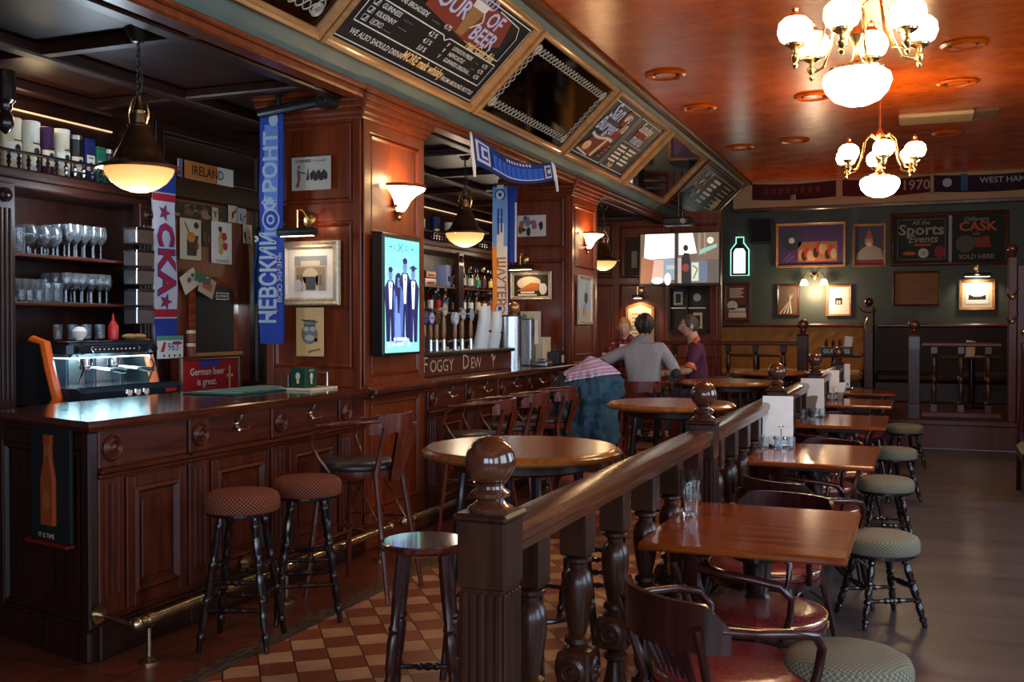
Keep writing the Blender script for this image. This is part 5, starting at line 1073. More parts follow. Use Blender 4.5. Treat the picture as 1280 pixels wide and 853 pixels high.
for y in (6.72, 11.38): LAMPS_FILLS.append(('p', (-3.43, y, 2.63), 9, (1, .6, .27), .05)); LAMPS_FILLS.append(('p', (-3.36, y, 2.42), 2, (1, .6, .27), .05))
# chandeliers
def chandelier():
    t = thing('chandelier', '', 'chandelier', Tr(0, 0, 0), 'brass chandeliers')
    M(OPAL).lathe([(0, 0), (.07, .008), (.13, .035), (.175, .085), (.195, .14), (.185, .18), (.15, .205)], None, 28).build('bowl', None, t, smooth=60)
    m = M(BRASS).lathe([(.155, .2), (.16, .215), (.1, .23), (.05, .245), (.028, .27), (.02, .34), (.034, .38), (.05, .41), (.03, .44), (.018, .5), (.022, .56), (.05, .6), (.055, .63), (.03, .66), (.014, .7), (.011, 1.14)], None, 18).lathe([(0, 1.06), (.04, 1.07), (.07, 1.11), (.085, 1.145)], None, 18)
    for i in range(6):
        a = 2*PI*i/6+.35; m.ball((.09*math.cos(a), .09*math.sin(a), .63), .018, 8)
    m.build('stem', None, t)
    for i in range(6):
        a = 2*PI*i/6+.35; c, s = math.cos(a), math.sin(a); R = .36
        P = [(.03, .58), (.1, .64), (.17, .57), (.2, .4), (.26, .285), (.33, .27), (R, .3)]
        m = M(BRASS).tube([(r*c, r*s, z) for r, z in P], .009, 6).lathe([(0, .215), (.012, .225), (.018, .24), (.01, .255), (.024, .27), (.028, .29), (.014, .31), (.02, .33), (.055, .35), (.06, .365)], Tr(R*c, R*s, 0), 14)
        m.lathe([(.04, .515), (.035, .535), (.018, .55), (.022, .565), (.008, .58), (0, .6)], Tr(R*c, R*s, 0), 12); ar = m.build('arm', None, t)
        M(OPAL).lathe([(.05, .362), (.085, .385), (.102, .43), (.095, .48), (.065, .51), (.04, .518)], Tr(R*c, R*s, 0), 18).build('glass_globe', None, ar, smooth=60)
    return t
c0 = chandelier(); c0.matrix_local = Tr(-.33, 6.33, 2.855); c0['label'] = 'brass chandelier with white globes, nearer and larger of the two'
dup(c0, Tr(-.35, 11.0, 2.855) @ Rz(.3), 'brass chandelier with white globes, farther, in front of the far beam')
# double wall lamp on the far wall
t = thing('double_wall_lamp', 'brass wall lamp with two small white bell shades on the far wall', 'lamp', on_my((-1.6, 17.99, 2.33)))
M(BRASS).lathe([(.06, 0), (.05, .02), (.02, .03)], Tr(0, .05, 0), 16).build('wall_plate', None, t)
for s in (-1, 1):
    a = M(BRASS).tube([(0, .05, .03), (s*.06, .1, .07), (s*.13, .12, .09), (s*.16, .06, .1), (s*.16, .0, .1)], .008, 6).build('arm', None, t)
    M(OPALC).lathe([(.07, -.1), (.06, -.06), (.045, -.02), (.025, .0), (0, .005)], Tr(s*.16, 0, .1) @ Rx(-PI/2), 18).build('bell_shade', None, a, smooth=60)
LAMPS_FILLS.append(('p', (-1.6, 17.72, 2.12), 40, (1, .72, .45), .08))
# recessed round vents and flat panel in the main ceiling
def ring():
    t = thing('ceiling_vent', '', 'vent', Tr(0, 0, 0), 'round vents in the lacquered ceiling')
    lab(M(CEIL).lathe([(.19, 0), (.2, -.012), (.17, -.03), (.14, -.02), (.13, .0)], None, 26).build('ring', None, t), 'copper coloured ring')
    M(MBLACK).lathe([(.13, -.004), (.0, -.004)], None, 26, False).build('opening', None, t); M(CEIL).lathe([(.1, -.006), (.1, -.018), (0, -.022)], None, 22).build('inner_disc', None, t); return t
r0 = ring(); V = [(-2.27, 9.8, 'left row, nearest the cove burger board'), (-2.27, 11.45, 'left row, second from the camera'), (-2.25, 14.2, 'left row, in the pale streak of reflected light'), (.37, 9.7, 'right row, nearest, beside the near chandelier'), (.37, 11.2, 'right row, second, right of the far chandelier rod'), (.36, 14.1, 'right row, farthest beyond the flat panel'), (-1.03, 11.3, 'alone between the two rows, behind the near chandelier'), (-1.5, 13.9, 'behind the far chandelier')]
for i, (x, y, s) in enumerate(V):
    s = 'round copper ceiling vent, '+s
    if i == 0: r0.matrix_local = Tr(x, y, 4.0); r0['label'] = s
    else: dup(r0, Tr(x, y, 4.0), s)
t = thing('ceiling_panel', 'flat rectangular tan ceiling unit between the right-hand round vents', 'vent', Tr(.25, 12.9, 4.0)); M(TAN).box(-.45, .35, -.25, .25, -.05, 0, .015).build('cover', None, t); m = M(bn); [m.box(.36, .6, -.2+.08*i, -.16+.08*i, -.03, -.0) for i in range(6)]; m.build('grille', None, t)
# black pole lamp across the top of the screen pillar
t = thing('spot_tube', 'black horizontal spotlight tube high on the screen pillar', 'lamp', Tr(-3.95, 6.07, 3.06)); M(BLACK).cyl((-.35, 0, 0), (.18, 0, .05), .035, None, 14).build('tube', None, t); M(BLACK).cyl((.2, .06, .05), (.2, -.07, .03), .055, None, 16).build('head', None, t); lab(M(CHROME).cyl((.2, -.071, .03), (.2, -.076, .03), .03, None, 14).build('lens', None, t), 'pale lens'); M(BLACK).cyl((-.2, 0, .02), (-.2, .0, .12), .02).build('bracket', None, t)
# ---------------------------------------------------------------- balustrade
AX, AY = Vector((-1.03, 2.457, 0)), Vector((-.9, 13.4, 0)); RD = (AY-AX).normalized(); RA = math.atan2(RD.y, RD.x)-PI/2
NEW = [0, 2.72, 5.4, 8.12, 10.94]
def newel(label):
    t = thing('newel_post', label, 'post', Tr(0, 0, 0), 'ball-topped newel posts'); h = .066
    m = M(W_RAILV).box(-h, h, -h, h, .9, 1.075, .004).box(-h+.008, h-.008, -h+.008, h-.008, 0, .9)
    for i in range(5):
        for a in range(4):
            x = -h+.018+.0235*i; m.box(x-.007, x+.011, -h, -h+.01, .2, .89, .004, Rz(a*PI/2))
    m.box(-h-.006, h+.006, -h-.006, h+.006, 0, .2, .008).build('shaft', None, t)
    M(W_DARK).box(-h-.01, h+.01, -h-.01, h+.01, 1.072, 1.094, .008).build('cap', None, t)
    M(W_BALL).lathe([(.058, 1.094), (.06, 1.104), (.045, 1.112), (.036, 1.122), (.05, 1.132), (.052, 1.142), (.038, 1.152), (.036, 1.16), (.044, 1.168)], None, 22).ball((0, 0, 1.222), .067, 26).build('ball', None, t)
    return t
n0 = newel('square newel post with a big polished ball, nearest the camera'); n0.matrix_local = Tr(*AX) @ Rz(RA)
NL = ['second newel post from the camera, beside the second table', 'third newel post from the camera, behind the first white menu', 'fourth newel post from the camera, behind the second white menu', 'farthest newel post of the dividing rail, close to the platform']
for d, l in zip(NEW[1:], NL): dup(n0, Tr(*(AX+RD*d)) @ Rz(RA), l)
def baluster():
    m = M(W_RAILV).box(-.047, .047, -.047, .047, .83, .975, .005).box(-.047, .047, -.047, .047, 0, .16, .005)
    m.lathe([(.03, .83), (.046, .82), (.046, .81), (.03, .8), (.028, .785), (.042, .77), (.05, .74), (.05, .7), (.042, .64), (.033, .59), (.028, .57), (.042, .56), (.044, .545), (.03, .535), (.04, .525), (.05, .52)], None, 16)
    m.box(-.055, .055, -.055, .055, .4, .52, .008)
    for a in range(4): m.lathe([(.045, 0), (.045, .008), (.033, .014), (.028, .006), (.016, .006), (.012, .014), (0, .016)], Rz(a*PI/2) @ Tr(0, -.055, .46) @ Rx(PI/2), 14)
    m.lathe([(.05, .4), (.04, .395), (.03, .385), (.044, .375), (.042, .36), (.028, .35), (.034, .31), (.046, .26), (.05, .22), (.04, .19), (.028, .18), (.045, .17), (.03, .16)][::-1], None, 16)
    return m
balm = None
for k, (a, b) in enumerate(zip(NEW, NEW[1:])):
    L = b-a-.14; t = thing('handrail', ['handrail of the dividing balustrade nearest the camera', 'second stretch of dividing handrail, before the third ball', 'third stretch of dividing handrail, behind the white menus', 'farthest stretch of the dividing handrail'][k], 'railing', Tr(*(AX+RD*(a+.07))) @ Rz(RA), 'stretches of the dividing balustrade')
    xs = [(-.05, .972), (-.052, .995), (-.062, 1.005), (-.064, 1.03), (-.05, 1.047), (0, 1.053), (.05, 1.047), (.064, 1.03), (.062, 1.005), (.052, .995), (.05, .972)]
    m = M(W_RAIL).strip([[(x, y, z) for x, z in xs] for y in (L, 0)]); m.strip([[(.05, y, .972), (-.05, y, .972)] for y in (L, 0)]); m.build('top_rail', None, t, smooth=40)
    M(W_RAIL).box(-.05, .05, 0, L, .08, .14, .008).build('bottom_rail', None, t)
    n = max(4, round(L/.41))
    for i in range(n):
        if balm is None: o = baluster().build('baluster', None, t); balm = o
        else: o = balm.copy(); COL.objects.link(o); o.parent = t
        o.matrix_local = Tr(0, L*(i+.5)/n, 0)
# ---------------------------------------------------------------- stools
BOB = [(0, .011), (.03, .015), (.08, .014), (.1, .02), (.13, .02), (.15, .013), (.2, .019), (.28, .02), (.34, .014), (.36, .021), (.39, .021), (.41, .014), (.46, .02), (.54, .021), (.6, .015), (.62, .022), (.65, .022), (.67, .015), (.72, .02), (.8, .021), (.88, .014), (.9, .021), (.93, .021), (.95, .015), (1, .018)]
STR = [(0, .009), (.2, .012), (.3, .01), (.36, .017), (.42, .011), (.5, .018), (.58, .011), (.64, .017), (.7, .01), (.8, .012), (1, .009)]
def stool(h, R, fab, sp, low, label, group, name='upholstered_stool'):
    t = thing(name, label, 'stool', Tr(0, 0, 0), group)
    M(fab).lathe([(R*.97, h-.085), (R, h-.075), (R*1.0, h-.03), (R*.95, h-.008), (R*.85, h+.003), (R*.6, h+.01), (0, h+.014)], None, 36).build('seat', None, t, smooth=60)
    M(W_BLACK).lathe([(R*.9, h-.105), (R*.94, h-.1), (R*.94, h-.083), (0, h-.083)], None, 28).build('seat_base', None, t)
    leg = None; tops, bots = [], []
    for i in range(4):
        a = PI/4+i*PI/2; tops.append(Vector((R*.62*math.cos(a), R*.62*math.sin(a), h-.1))); bots.append(Vector((sp*math.cos(a), sp*math.sin(a), 0)))
        M(W_BLACK).turned(bots[i], tops[i], BOB, 10).build('leg', None, t)
    pt = lambda i, z: bots[i].lerp(tops[i], z/(h-.1))
    for i in range(4):
        z = low[i % 2]; M(W_BLACK).turned(pt(i, z), pt((i+1) % 4, z), STR, 8).build('stretcher', None, t)
        if len(low) > 2: z = low[2+i % 2]; M(W_BLACK).turned(pt(i, z), pt((i+1) % 4, z), STR, 8).build('stretcher', None, t)
    return t
G1 = 'red patterned bar stools'; G2 = 'green patterned low stools'
r1 = stool(.75, .185, FAB_R, .235, (.2, .26, .33, .39), 'round red patterned bar stool, nearest the end of the bar', G1); r1.matrix_local = Tr(-3.09, 4.2, 0) @ Rz(.35)
dup(r1, Tr(-3.05, 4.72, 0) @ Rz(.6), 'round red patterned bar stool beside the tall armchair'); dup(r1, Tr(-1.62, 5.3, 0) @ Rz(.2), 'round red patterned bar stool behind the near round table')
g1 = stool(.46, .2, FAB_G, .235, (.14, .2), 'round green patterned stool, cut off at the bottom edge', G2); g1.matrix_local = Tr(-.2, 3.5, 0) @ Rz(.3) @ Sc(1.02, 1.02, 1.09)
for x, y, a, l in ((-.17, 5.77, .5, 'round green patterned stool at the corner of the nearest table'), (-.2, 7.89, .2, 'round green patterned stool at the corner of the second table'), (-.18, 9.8, .6, 'round green patterned stool at the corner of the third table'), (-.11, 12.15, .4, 'farthest round green patterned stool, before the platform')): dup(g1, Tr(x, y, 0) @ Rz(a), l)
# bare wooden stool beside the near newel
t = thing('wooden_stool', 'bare dark wooden bar stool beside the nearest newel post', 'stool', Tr(-1.75, 3.52, 0) @ Rz(.35))
M(W_SEAT).lathe([(.15, .715), (.168, .722), (.175, .735), (.168, .748), (.155, .751), (0, .751)], None, 36).build('seat', None, t, smooth=12)
LG = [(0, .012), (.1, .016), (.25, .019), (.3, .014), (.33, .021), (.36, .015), (.4, .02), (.55, .023), (.58, .016), (.6, .023), (.63, .017), (.8, .021), (1, .019)]
tb = [(Vector((.2*math.cos(a), .2*math.sin(a), 0)), Vector((.11*math.cos(a), .11*math.sin(a), .72))) for a in [PI/4+i*PI/2 for i in range(4)]]
for b_, t_ in tb: M(W_CHAIR).turned(b_, t_, LG, 10).build('leg', None, t)
for i in range(4): z = (.22, .3)[i % 2]; M(W_BLACK).turned(tb[i][0].lerp(tb[i][1], z/.72), tb[(i+1) % 4][0].lerp(tb[(i+1) % 4][1], z/.72), STR, 8).build('stretcher', None, t)
# ---------------------------------------------------------------- chairs
def arc(cx, cy, r, a0, a1, z, n=16, zf=None, e=1.0): return [(cx+r*math.cos(a0+(a1-a0)*i/n), cy+r*e*math.sin(a0+(a1-a0)*i/n), z if zf is None else zf(i/n)) for i in range(n+1)]
def ribbon(m, pts, h0, h1, th, xf=None):
    """upright bent board along pts, from z+h0 to z+h1"""
    P = [Vector(p) for p in pts]; N = len(P); o, i_ = [], []
    for k in range(N):
        d = P[min(k+1, N-1)]-P[max(k-1, 0)]; n = Vector((d.y, -d.x, 0)).normalized()*th/2; f = min(1, 1.25*math.sin(PI*(k+.6)/(N+.2))+.35)
        a, b = h0, h0+(h1-h0)*min(1, f)
        o.append([(P[k]+n+Vector((0, 0, z))) for z in (a, b)]); i_.append([(P[k]-n+Vector((0, 0, z))) for z in (a, b)])
    rows = [[tuple(o[k][0]) for k in range(N)], [tuple(o[k][1]) for k in range(N)], [tuple(i_[k][1]) for k in range(N)], [tuple(i_[k][0]) for k in range(N)]]
    m.strip(rows, xf, True); m.add([rows[0][0], rows[1][0], rows[2][0], rows[3][0]], [(0, 1, 2, 3)], xf); m.add([rows[0][-1], rows[3][-1], rows[2][-1], rows[1][-1]], [(0, 1, 2, 3)], xf); return m
def armchair(sh, bh, seatm, wd, label, group, cat='chair', name='bar_armchair', foot=True, wide=.24, studs=False):
    """faces +Y; back at -Y"""
    t = thing(name, label, cat, Tr(0, 0, 0), group); w = wide
    out = [(w*.98*math.cos(a)*(1 if math.sin(a) > -.2 else .94), w*.98*math.sin(a)) for a in [2*PI*i/28 for i in range(28)]]
    m = M(seatm); rows = [[(x*s, y*s, z) for x, y in out+out[:1]] for s, z in ((.97, sh-.03), (1.0, sh-.02), (1.0, sh), (.93, sh+.015), (.7, sh+.024), (.0, sh+.026))]; m.strip(rows); se = m.build('seat', None, t, smooth=60)
    if studs:
        q = M(BRASS).tube([(x*.99, y*.99, sh+.005) for x, y in out+[]], .0042, 6, True); lab(q.build('stud_trim', None, se), 'row of small metal studs')
    m = M(wd); m.strip([[(x*s, y*s, z) for x, y in out+out[:1]] for s, z in ((.9, sh-.075), (.99, sh-.07), (1.02, sh-.05), (1.02, sh-.028), (.9, sh-.026))]); m.build('seat_frame', None, t, smooth=40)
    sp = 1.0 if not foot else 1.08
    fl = [((s*w*.95*sp, w*.85*sp, 0), (s*w*.72, w*.66, sh-.05)) for s in (-1, 1)]; bl = [((s*w*.85*sp, -w*1.15*sp, 0), (s*w*.66, -w*.8, sh-.04)) for s in (-1, 1)]
    bt = [(s*w*.78, -w*1.12, bh-.07) for s in (-1, 1)]
    for p, q in fl: M(wd).turned(p, q, [(0, .013), (.5, .018), (1, .021)], 10).build('leg', None, t)
    for (p, q), e in zip(bl, bt): M(wd).tube([p, Vector(p).lerp(Vector(q), .5), q, ((q[0]+e[0])/2, (q[1]+e[1])/2-.0, (q[2]+e[2])/2), e], [.014, .017, .018, .016, .014], 8).build('leg', None, t)
    # bent top rail
    m = M(wd); ribbon(m, arc(0, -w*.55, w*.98, PI*1.1, PI*1.9, bh-(.11 if foot else .15), 14, None, .72), 0, .11 if foot else .15, .02); lab(m.build('top_rail', None, t, smooth=50), 'broad bent top rail')
    # back splat: solid tapering fan on the tall chairs, open slats on the low ones
    m = M(wd)
    if foot:
        rows = []
        for u in [i/8 for i in range(9)]:
            z = sh-.1+(bh-.1-sh+.1)*u; hw = w*(.24+.3*u); y = -w*(.84+.36*u)
            rows.append([(hw*k/6, y-.012*abs(k)/6+(.004 if k % 2 else -.004), z) for k in range(-6, 7)])
        m.strip(rows[::-1]).strip([[(x, y-.014, z) for x, y, z in r] for r in rows])
    else:
        for i in range(6): u = (i-2.5)/2.5; m.tube([(u*w*.3, -w*.8, sh), (u*w*.4, -w*1.02, (sh+bh)/2), (u*w*.56, -w*1.2+abs(u)*.02, bh-.1)], .009, 5, flat=1.5)
    m.build('back_splat', None, t, smooth=60)
    # bentwood arms
    za = sh+.24
    for s in (-1, 1):
        if not foot:
            M(wd).tube([(s*w*.86, -w*.84, bh-.08), (s*w*1.02, -w*.5, bh-.09), (s*w*1.1, -w*.05, bh-.1), (s*w*1.08, w*.3, bh-.12), (s*w*1.02, w*.46, bh-.17), (s*w*.98, w*.44, sh+.05), (s*w*.95, w*.35, sh-.04)], [.016, .016, .016, .015, .013, .013, .013], 8, flat=1.3).build('armrest', None, t, smooth=60); continue
        m = M(wd).tube([(s*w*.8, -w*1.0, za+.03), (s*w*1.05, -w*.5, za+.02), (s*w*1.12, w*.15, za), (s*w*1.08, w*.55, za-.01)], [.014, .015, .017, .014], 8, flat=1.3)
        m.tube([(s*w*1.1, w*.3, za-.005), (s*w*1.12, w*.62, za-.05), (s*w*1.08, w*.72, za-.12), (s*w*1.0, w*.55, za-.2), (s*w*.92, w*.3, sh-.04)], .011, 8); m.build('armrest', None, t, smooth=60)
    if foot:
        for z, k in ((.3, .0), (.42, .0)):
            L = [Vector(p).lerp(Vector(q), z/(sh-.05)) for p, q in (fl[0], fl[1], bl[1], bl[0])]
            for i in range(4):
                if (i % 2 == 0) == (z < .4): M(wd).cyl(L[i], L[(i+1) % 4], .011, None, 8).build('foot_rail', None, t)
    for s in (-1, 1):
        m = M(wd); m.tube([(s*w*.86, w*.76, sh*.55), (s*w*.7, w*.3, sh-.1), (s*w*.62, -w*.3, sh-.1), (s*w*.72, -w*.92, sh*.55)], .009, 6)
        m.build('bent_brace', None, t, smooth=60)
    return t
GB = 'tall armchairs at the bar'
b1 = armchair(.76, 1.06, LEATHER_K, W_RED, 'tall dark armchair at the bar beside the red patterned stools', GB); b1.matrix_local = Tr(-3.06, 5.3, 0) @ Rz(PI/2+.02)
TB = [(-3.1, 7.1, .15, 'tall red-backed armchair at the bar, nearest of three behind the round table'), (-3.1, 7.85, -.05, 'tall red-backed armchair at the bar, middle of three behind the round table'), (-3.08, 8.55, .0, 'tall red-backed armchair at the bar, farthest of three behind the round table'), (-3.0, 9.38, .1, 'tall armchair at the bar buried under the coats'), (-2.55, 9.98, -1.5, 'tall armchair under the person in the grey jacket'), (-2.1, 10.78, -.05, 'tall armchair under the person in the maroon shirt'), (-3.17, 11.82, 1.25, 'tall armchair under the fair haired person')]
b2 = armchair(.74, 1.02, LEATHER_K, W_RED, TB[0][3], GB); b2.matrix_local = Tr(TB[0][0], TB[0][1], 0) @ Rz(PI/2+TB[0][2])
for x, y, a, l in TB[1:]: dup(b2, Tr(x, y, 0) @ Rz(PI/2+a), l)
GC = 'low armchairs at the square tables'
TBL = [(3.77, .97), (6.27, 1.05), (8.68, 1.1), (10.9, 1.0), (12.85, .95)]
TN = ['nearest', 'second', 'third', 'fourth', 'farthest']
c1 = armchair(.44, .735, LEATHER, W_CHAIR, '', GC, 'chair', 'low_armchair', False, .275, True)
first = True
for i, (y0, d) in enumerate(TBL):
    jit = (0, .12, -.1, .15, 0)[i]
    spots = [(-.56, y0-.36, -.73+jit, 'low dark armchair before the %s square table, back to the camera'), (-.58, y0+.36, -PI/2+.12+jit, 'low red leather armchair pushed under the rail side of the %s square table'), (-.66, y0+d+.2, PI-.3-jit, 'low dark armchair at the far side of the %s square table')]
    if i >= 3: spots = spots[1:]
    for x, y, a, l in spots:
        l = l % TN[i]
        if first: c1.matrix_local = Tr(x, y, 0) @ Rz(a); c1['label'] = l; first = False
        else: dup(c1, Tr(x, y, 0) @ Rz(a), l)
# ---------------------------------------------------------------- tables
for i, (y0, d) in enumerate(TBL):
    t = thing('square_table', '%s square mahogany table along the dividing rail' % TN[i] if i else 'nearest square mahogany table, with one empty tall glass', 'table', Tr(-.6, y0+d/2, 0), 'square tables along the balustrade'); a, b = .38, d/2
    lab(M(W_TABLE).box(-a, a, -b, b, .722, .752, .008).build('table_top', None, t), 'glossy red brown top'); M(W_DARK).box(-a+.2, a-.2, -b+.25, b-.25, .67, .722, .004).build('apron', None, t)
    M(W_BLACK).lathe([(.1, .62), (.1, .665), (.0, .665)], None, 18).lathe([(.07, .06), (.075, .1), (.05, .13), (.04, .17), (.055, .2), (.075, .26), (.07, .33), (.05, .38), (.045, .42), (.06, .44), (.06, .46), (.045, .48), (.055, .53), (.06, .62)], None, 18).build('pedestal', None, t)
    for k in range(4): q = k*PI/2+PI/4; c, s = math.cos(q), math.sin(q); M(W_BLACK).tube([(.05*c, .05*s, .14), (.18*c, .18*s, .11), (.3*c, .3*s, .04), (.34*c, .34*s, .02)], [.03, .028, .024, .02], 8).build('foot', None, t)
for i, (x, y, l) in enumerate(((-1.65, 4.3, 'high round table with walnut top, nearest, behind the near newel ball'), (-1.6, 7.1, 'high round table with walnut top, second, before the coats'), (-1.7, 10.0, 'high round table third from the camera, before the seated men'), (-1.58, 12.2, 'farthest high round table, before the platform'))):
    if i == 0:
        rt = t = thing('round_table', l, 'table', Tr(x, y, 0), 'high round tables')
        M(W_ROUND).lathe([(0, .985), (.42, .985), (.44, .99), (.45, 1.0), (.45, 1.012), (.44, 1.02), (.432, 1.022), (.425, 1.03), (0, 1.03)], None, 56).build('table_top', None, t, smooth=40)
        M(W_DARK).lathe([(.3, .93), (.31, .94), (.31, .985), (0, .985)], None, 32).build('apron', None, t)
        for k in range(4): q = k*PI/2+.6; c, s = math.cos(q), math.sin(q); M(W_BLACK).turned((.36*c, .36*s, 0), (.26*c, .26*s, .95), [(0, .016), (.5, .02), (.9, .022), (1, .024)], 10).build('leg', None, t)
        M(W_BLACK).tube(arc(0, 0, .325, 0, 2*PI*23/24, .32, 23), .011, 8, True).build('foot_ring', None, t)
    else: dup(rt, Tr(x, y, 0), l)
# ---------------------------------------------------------------- things on the tables
t = thing('tall_glass', 'empty tall beer glass on the nearest square table', 'glass', Tr(-.895, 4.36, .7525)); M(GLASS).lathe([(.031, 0), (.033, .012), (.031, .05), (.038, .1), (.046, .15), (.045, .2), (.0435, .2), (.044, .15), (.036, .1), (.028, .05), (.026, .02), (0, .02)], None, 20).build('glass_body', None, t, smooth=60)
for i in range(1, 5):
    y0, d = TBL[i]; n = TN[i]; zt = .7525; my = y0+.78 if i < 4 else y0+.75
    w, h = (.2, .34) if i < 3 else (.17, .32)
    t = thing('menu_card', 'tall white folded menu card standing on the %s square table' % n, 'menu', Tr(-.86, my, zt) @ Rz((.12, .12, -.1, .06, .0)[i]), 'white menu cards on the square tables')
    M(PAPER).box(-w/2, w/2, -.004, 0, 0, h, 0, Tr(0, 0, 0) @ Rx(-.06)).box(-w/2, w/2, .0, .004, 0, h, 0, Tr(0, .05, 0) @ Rx(.07)).build('card', None, t); lab(M(MBLACK).box(-w/2-.01, w/2+.01, -.02, .07, 0, .018, .004).build('base', None, t), 'dark base')
    for j, (dx, dy, l) in enumerate(((-.06, -.17, 'glass tumbler left of the condiments'), (.02, -.14, 'glass tumbler right before the menu'), (.1, -.09, 'glass tumbler at the right of the menu'))):
        if i == 4 and j: continue
        shelf_glass('tumbler', -.86+dx, my+dy, zt, l+' on the %s square table' % n, 'tumblers on the square tables', .62)
    t = thing('condiment_rack', 'small wire rack with salt and pepper on the %s square table' % n, 'condiments', Tr(-.84, my-.07, zt), 'condiment racks on the square tables'); M(CHROME).tube([(-.05, -.025, .02), (.07, -.025, .02), (.07, .025, .02), (-.05, .025, .02)], .003, 5, True).tube([(.01, 0, .0), (.01, 0, .13)], .003, 5).tube(arc(.01, 0, .018, 0, 6, .145, 10), .003, 5).build('wire_frame', None, t)
    for k, (x, c) in enumerate(((-.025, WHITE), (.035, BLACK))): q = M(GLASS_W).lathe([(.02, .0), (.02, .06), (.015, .065)], Tr(x, 0, 0), 12); q = q.build('shaker', None, t); M(CHROME).lathe([(.016, .063), (.016, .08), (0, .086)], Tr(x, 0, 0), 12).build('shaker_cap', None, q)
    nx = (-.12, -.12, .0, .1, 0)[i]
    if i < 4:
        t = thing('napkin_glass', 'glass holding a folded paper napkin on the %s square table' % n, 'napkins', Tr(-.85+nx, my-.2+.05*(i == 1), zt), 'napkin glasses on the square tables'); M(GLASS).lathe([(.032, 0), (.042, .1), (.041, .1), (.03, .006), (0, .006)], None, 16).build('glass_body', None, t)
        c = (None, paint(.4, .36, .32, .7), paint(.17, .13, .11, .7), PAPER)[i]; lab(M(c).add([(-.02, 0, .01), (.02, 0, .01), (.06 if i > 1 else .0, .005, .2), (-.04 if i > 1 else -.09, .01, .19), (0, .02, .01), (.01, .025, .2)], [(0, 1, 2, 3), (1, 4, 5, 2), (4, 0, 3, 5)]).build('napkin', None, t, smooth=0), 'folded napkin')
# ---------------------------------------------------------------- platform
def balustrade(label, x0, x1, nb):
    t = thing('platform_balustrade', label, 'railing', Tr(x0, 14.1, .36), 'balustrades of the platform'); L = x1-x0
    M(W_BAR).box(0, L, -.05, .05, .93, .985, .012).build('top_rail', None, t); M(W_BAR).box(0, L, -.04, .04, .03, .1, .008).build('bottom_rail', None, t)
    for i in range(nb):
        x = L*(i+.5)/nb; m = M(W_RAILV).box(x-.04, x+.04, -.04, .04, .84, .93, .004).box(x-.04, x+.04, -.04, .04, .1, .2, .004); m.lathe([(.022, .2), (.036, .22), (.024, .24), (.03, .3), (.038, .36), (.03, .42), (.022, .46), (.04, .48), (.045, .51), (.04, .54), (.022, .56), (.03, .62), (.038, .68), (.03, .76), (.022, .8), (.036, .82), (.022, .84)], Tr(x, 0, 0), 12).build('baluster', None, t)
balustrade('balustrade on the platform left of the steps, before the tan bench', -3.3, -1.47, 5); balustrade('balustrade on the platform right of the steps, before the dark bench', .06, 1.0, 3)
for x, l in ((-1.4, 'fluted newel post on the platform left of its opening'), (-.02, 'tall fluted newel post on the platform right of its opening')): o = dup(n0, Tr(x, 14.1, .36) @ Sc(1.05, 1.05, .99), l)
# tall post with coat hooks at the right edge of the platform
t = thing('partition_post', 'tall ball-topped timber post with coat hooks at the right edge', 'post', Tr(1.16, 14.1, .36))
M(W_BAR).box(-.1, .0, -.06, .06, 0, 2.05, .01).box(0, .9, -.03, .05, 0, 1.95, .01).build('post', None, t); M(W_BALL).lathe([(.04, 2.05), (.05, 2.07), (.03, 2.09)], Tr(-.05, 0, 0), 16).ball((-.05, 0, 2.15), .062, 18).build('ball', None, t)
for z in (1.55, 1.25):
    M(BRASS).tube([(-.05, -.06, z), (-.08, -.12, z-.02), (-.12, -.16, z+.03)], .012, 6).tube([(-.05, -.06, z+.02), (-.02, -.14, z+.05), (.0, -.17, z+.1)], .012, 6).ball((-.05, -.07, z), .03, 10).build('coat_hook', None, t)
lab(M(CHROME).ball((.08, -.05, 1.12), .045, 12).build('knob', None, t), 'bright round knob')
# benches along the far wall
def bench(label, x0, x1, mat, tuft):
    t = thing('wall_bench', label, 'bench', Tr(x0, 17.2, .36), 'benches along the far wall'); L = x1-x0
    M(W_DARK).box(0, L, 0, .78, 0, .3, .01).build('plinth', None, t); M(mat).box(0, L, -.05, .6, .3, .46, .05).build('seat', None, t)
    n = int(L/.12); rows = [[(L*i/n, .6-.035*abs(math.sin(i*PI/2+j*PI/2*1)) if tuft else .6, .46+.7*j/6) for i in range(n+1)] for j in range(7)]
    m = M(mat).strip(rows); m.box(0, L, .61, .74, .4, 1.17, .04); m.build('backrest', None, t, smooth=60)
    M(W_PIL).box(0, L, .55, .78, 1.17, 1.22, .012).build('top_ledge', None, t); return t
bench('tan velvet tufted bench along the far wall behind the left balustrade', -3.58, -.8, TWEED_BENCH, True); bench('dark bench along the far wall behind the right balustrade', -.6, 1.9, paint(.03, .012, .008, .5), False)
t = thing('coat_stand', 'timber divider post with coat hooks between the two benches', 'post', Tr(-.7, 17.3, .36)); M(W_BAR).box(-.07, .07, -.1, .6, 0, 1.5, .01).build('post', None, t); M(W_BALL).ball((0, -.02, 1.57), .07, 16).build('ball', None, t)
for s in (-1, 1): M(BRASS).tube([(0, -.1, 1.4), (s*.1, -.16, 1.42), (s*.16, -.17, 1.5)], .012, 6).tube([(0, -.1, 1.35), (s*.06, -.15, 1.2), (s*.04, -.17, 1.1)], .012, 6).build('coat_hook', None, t)
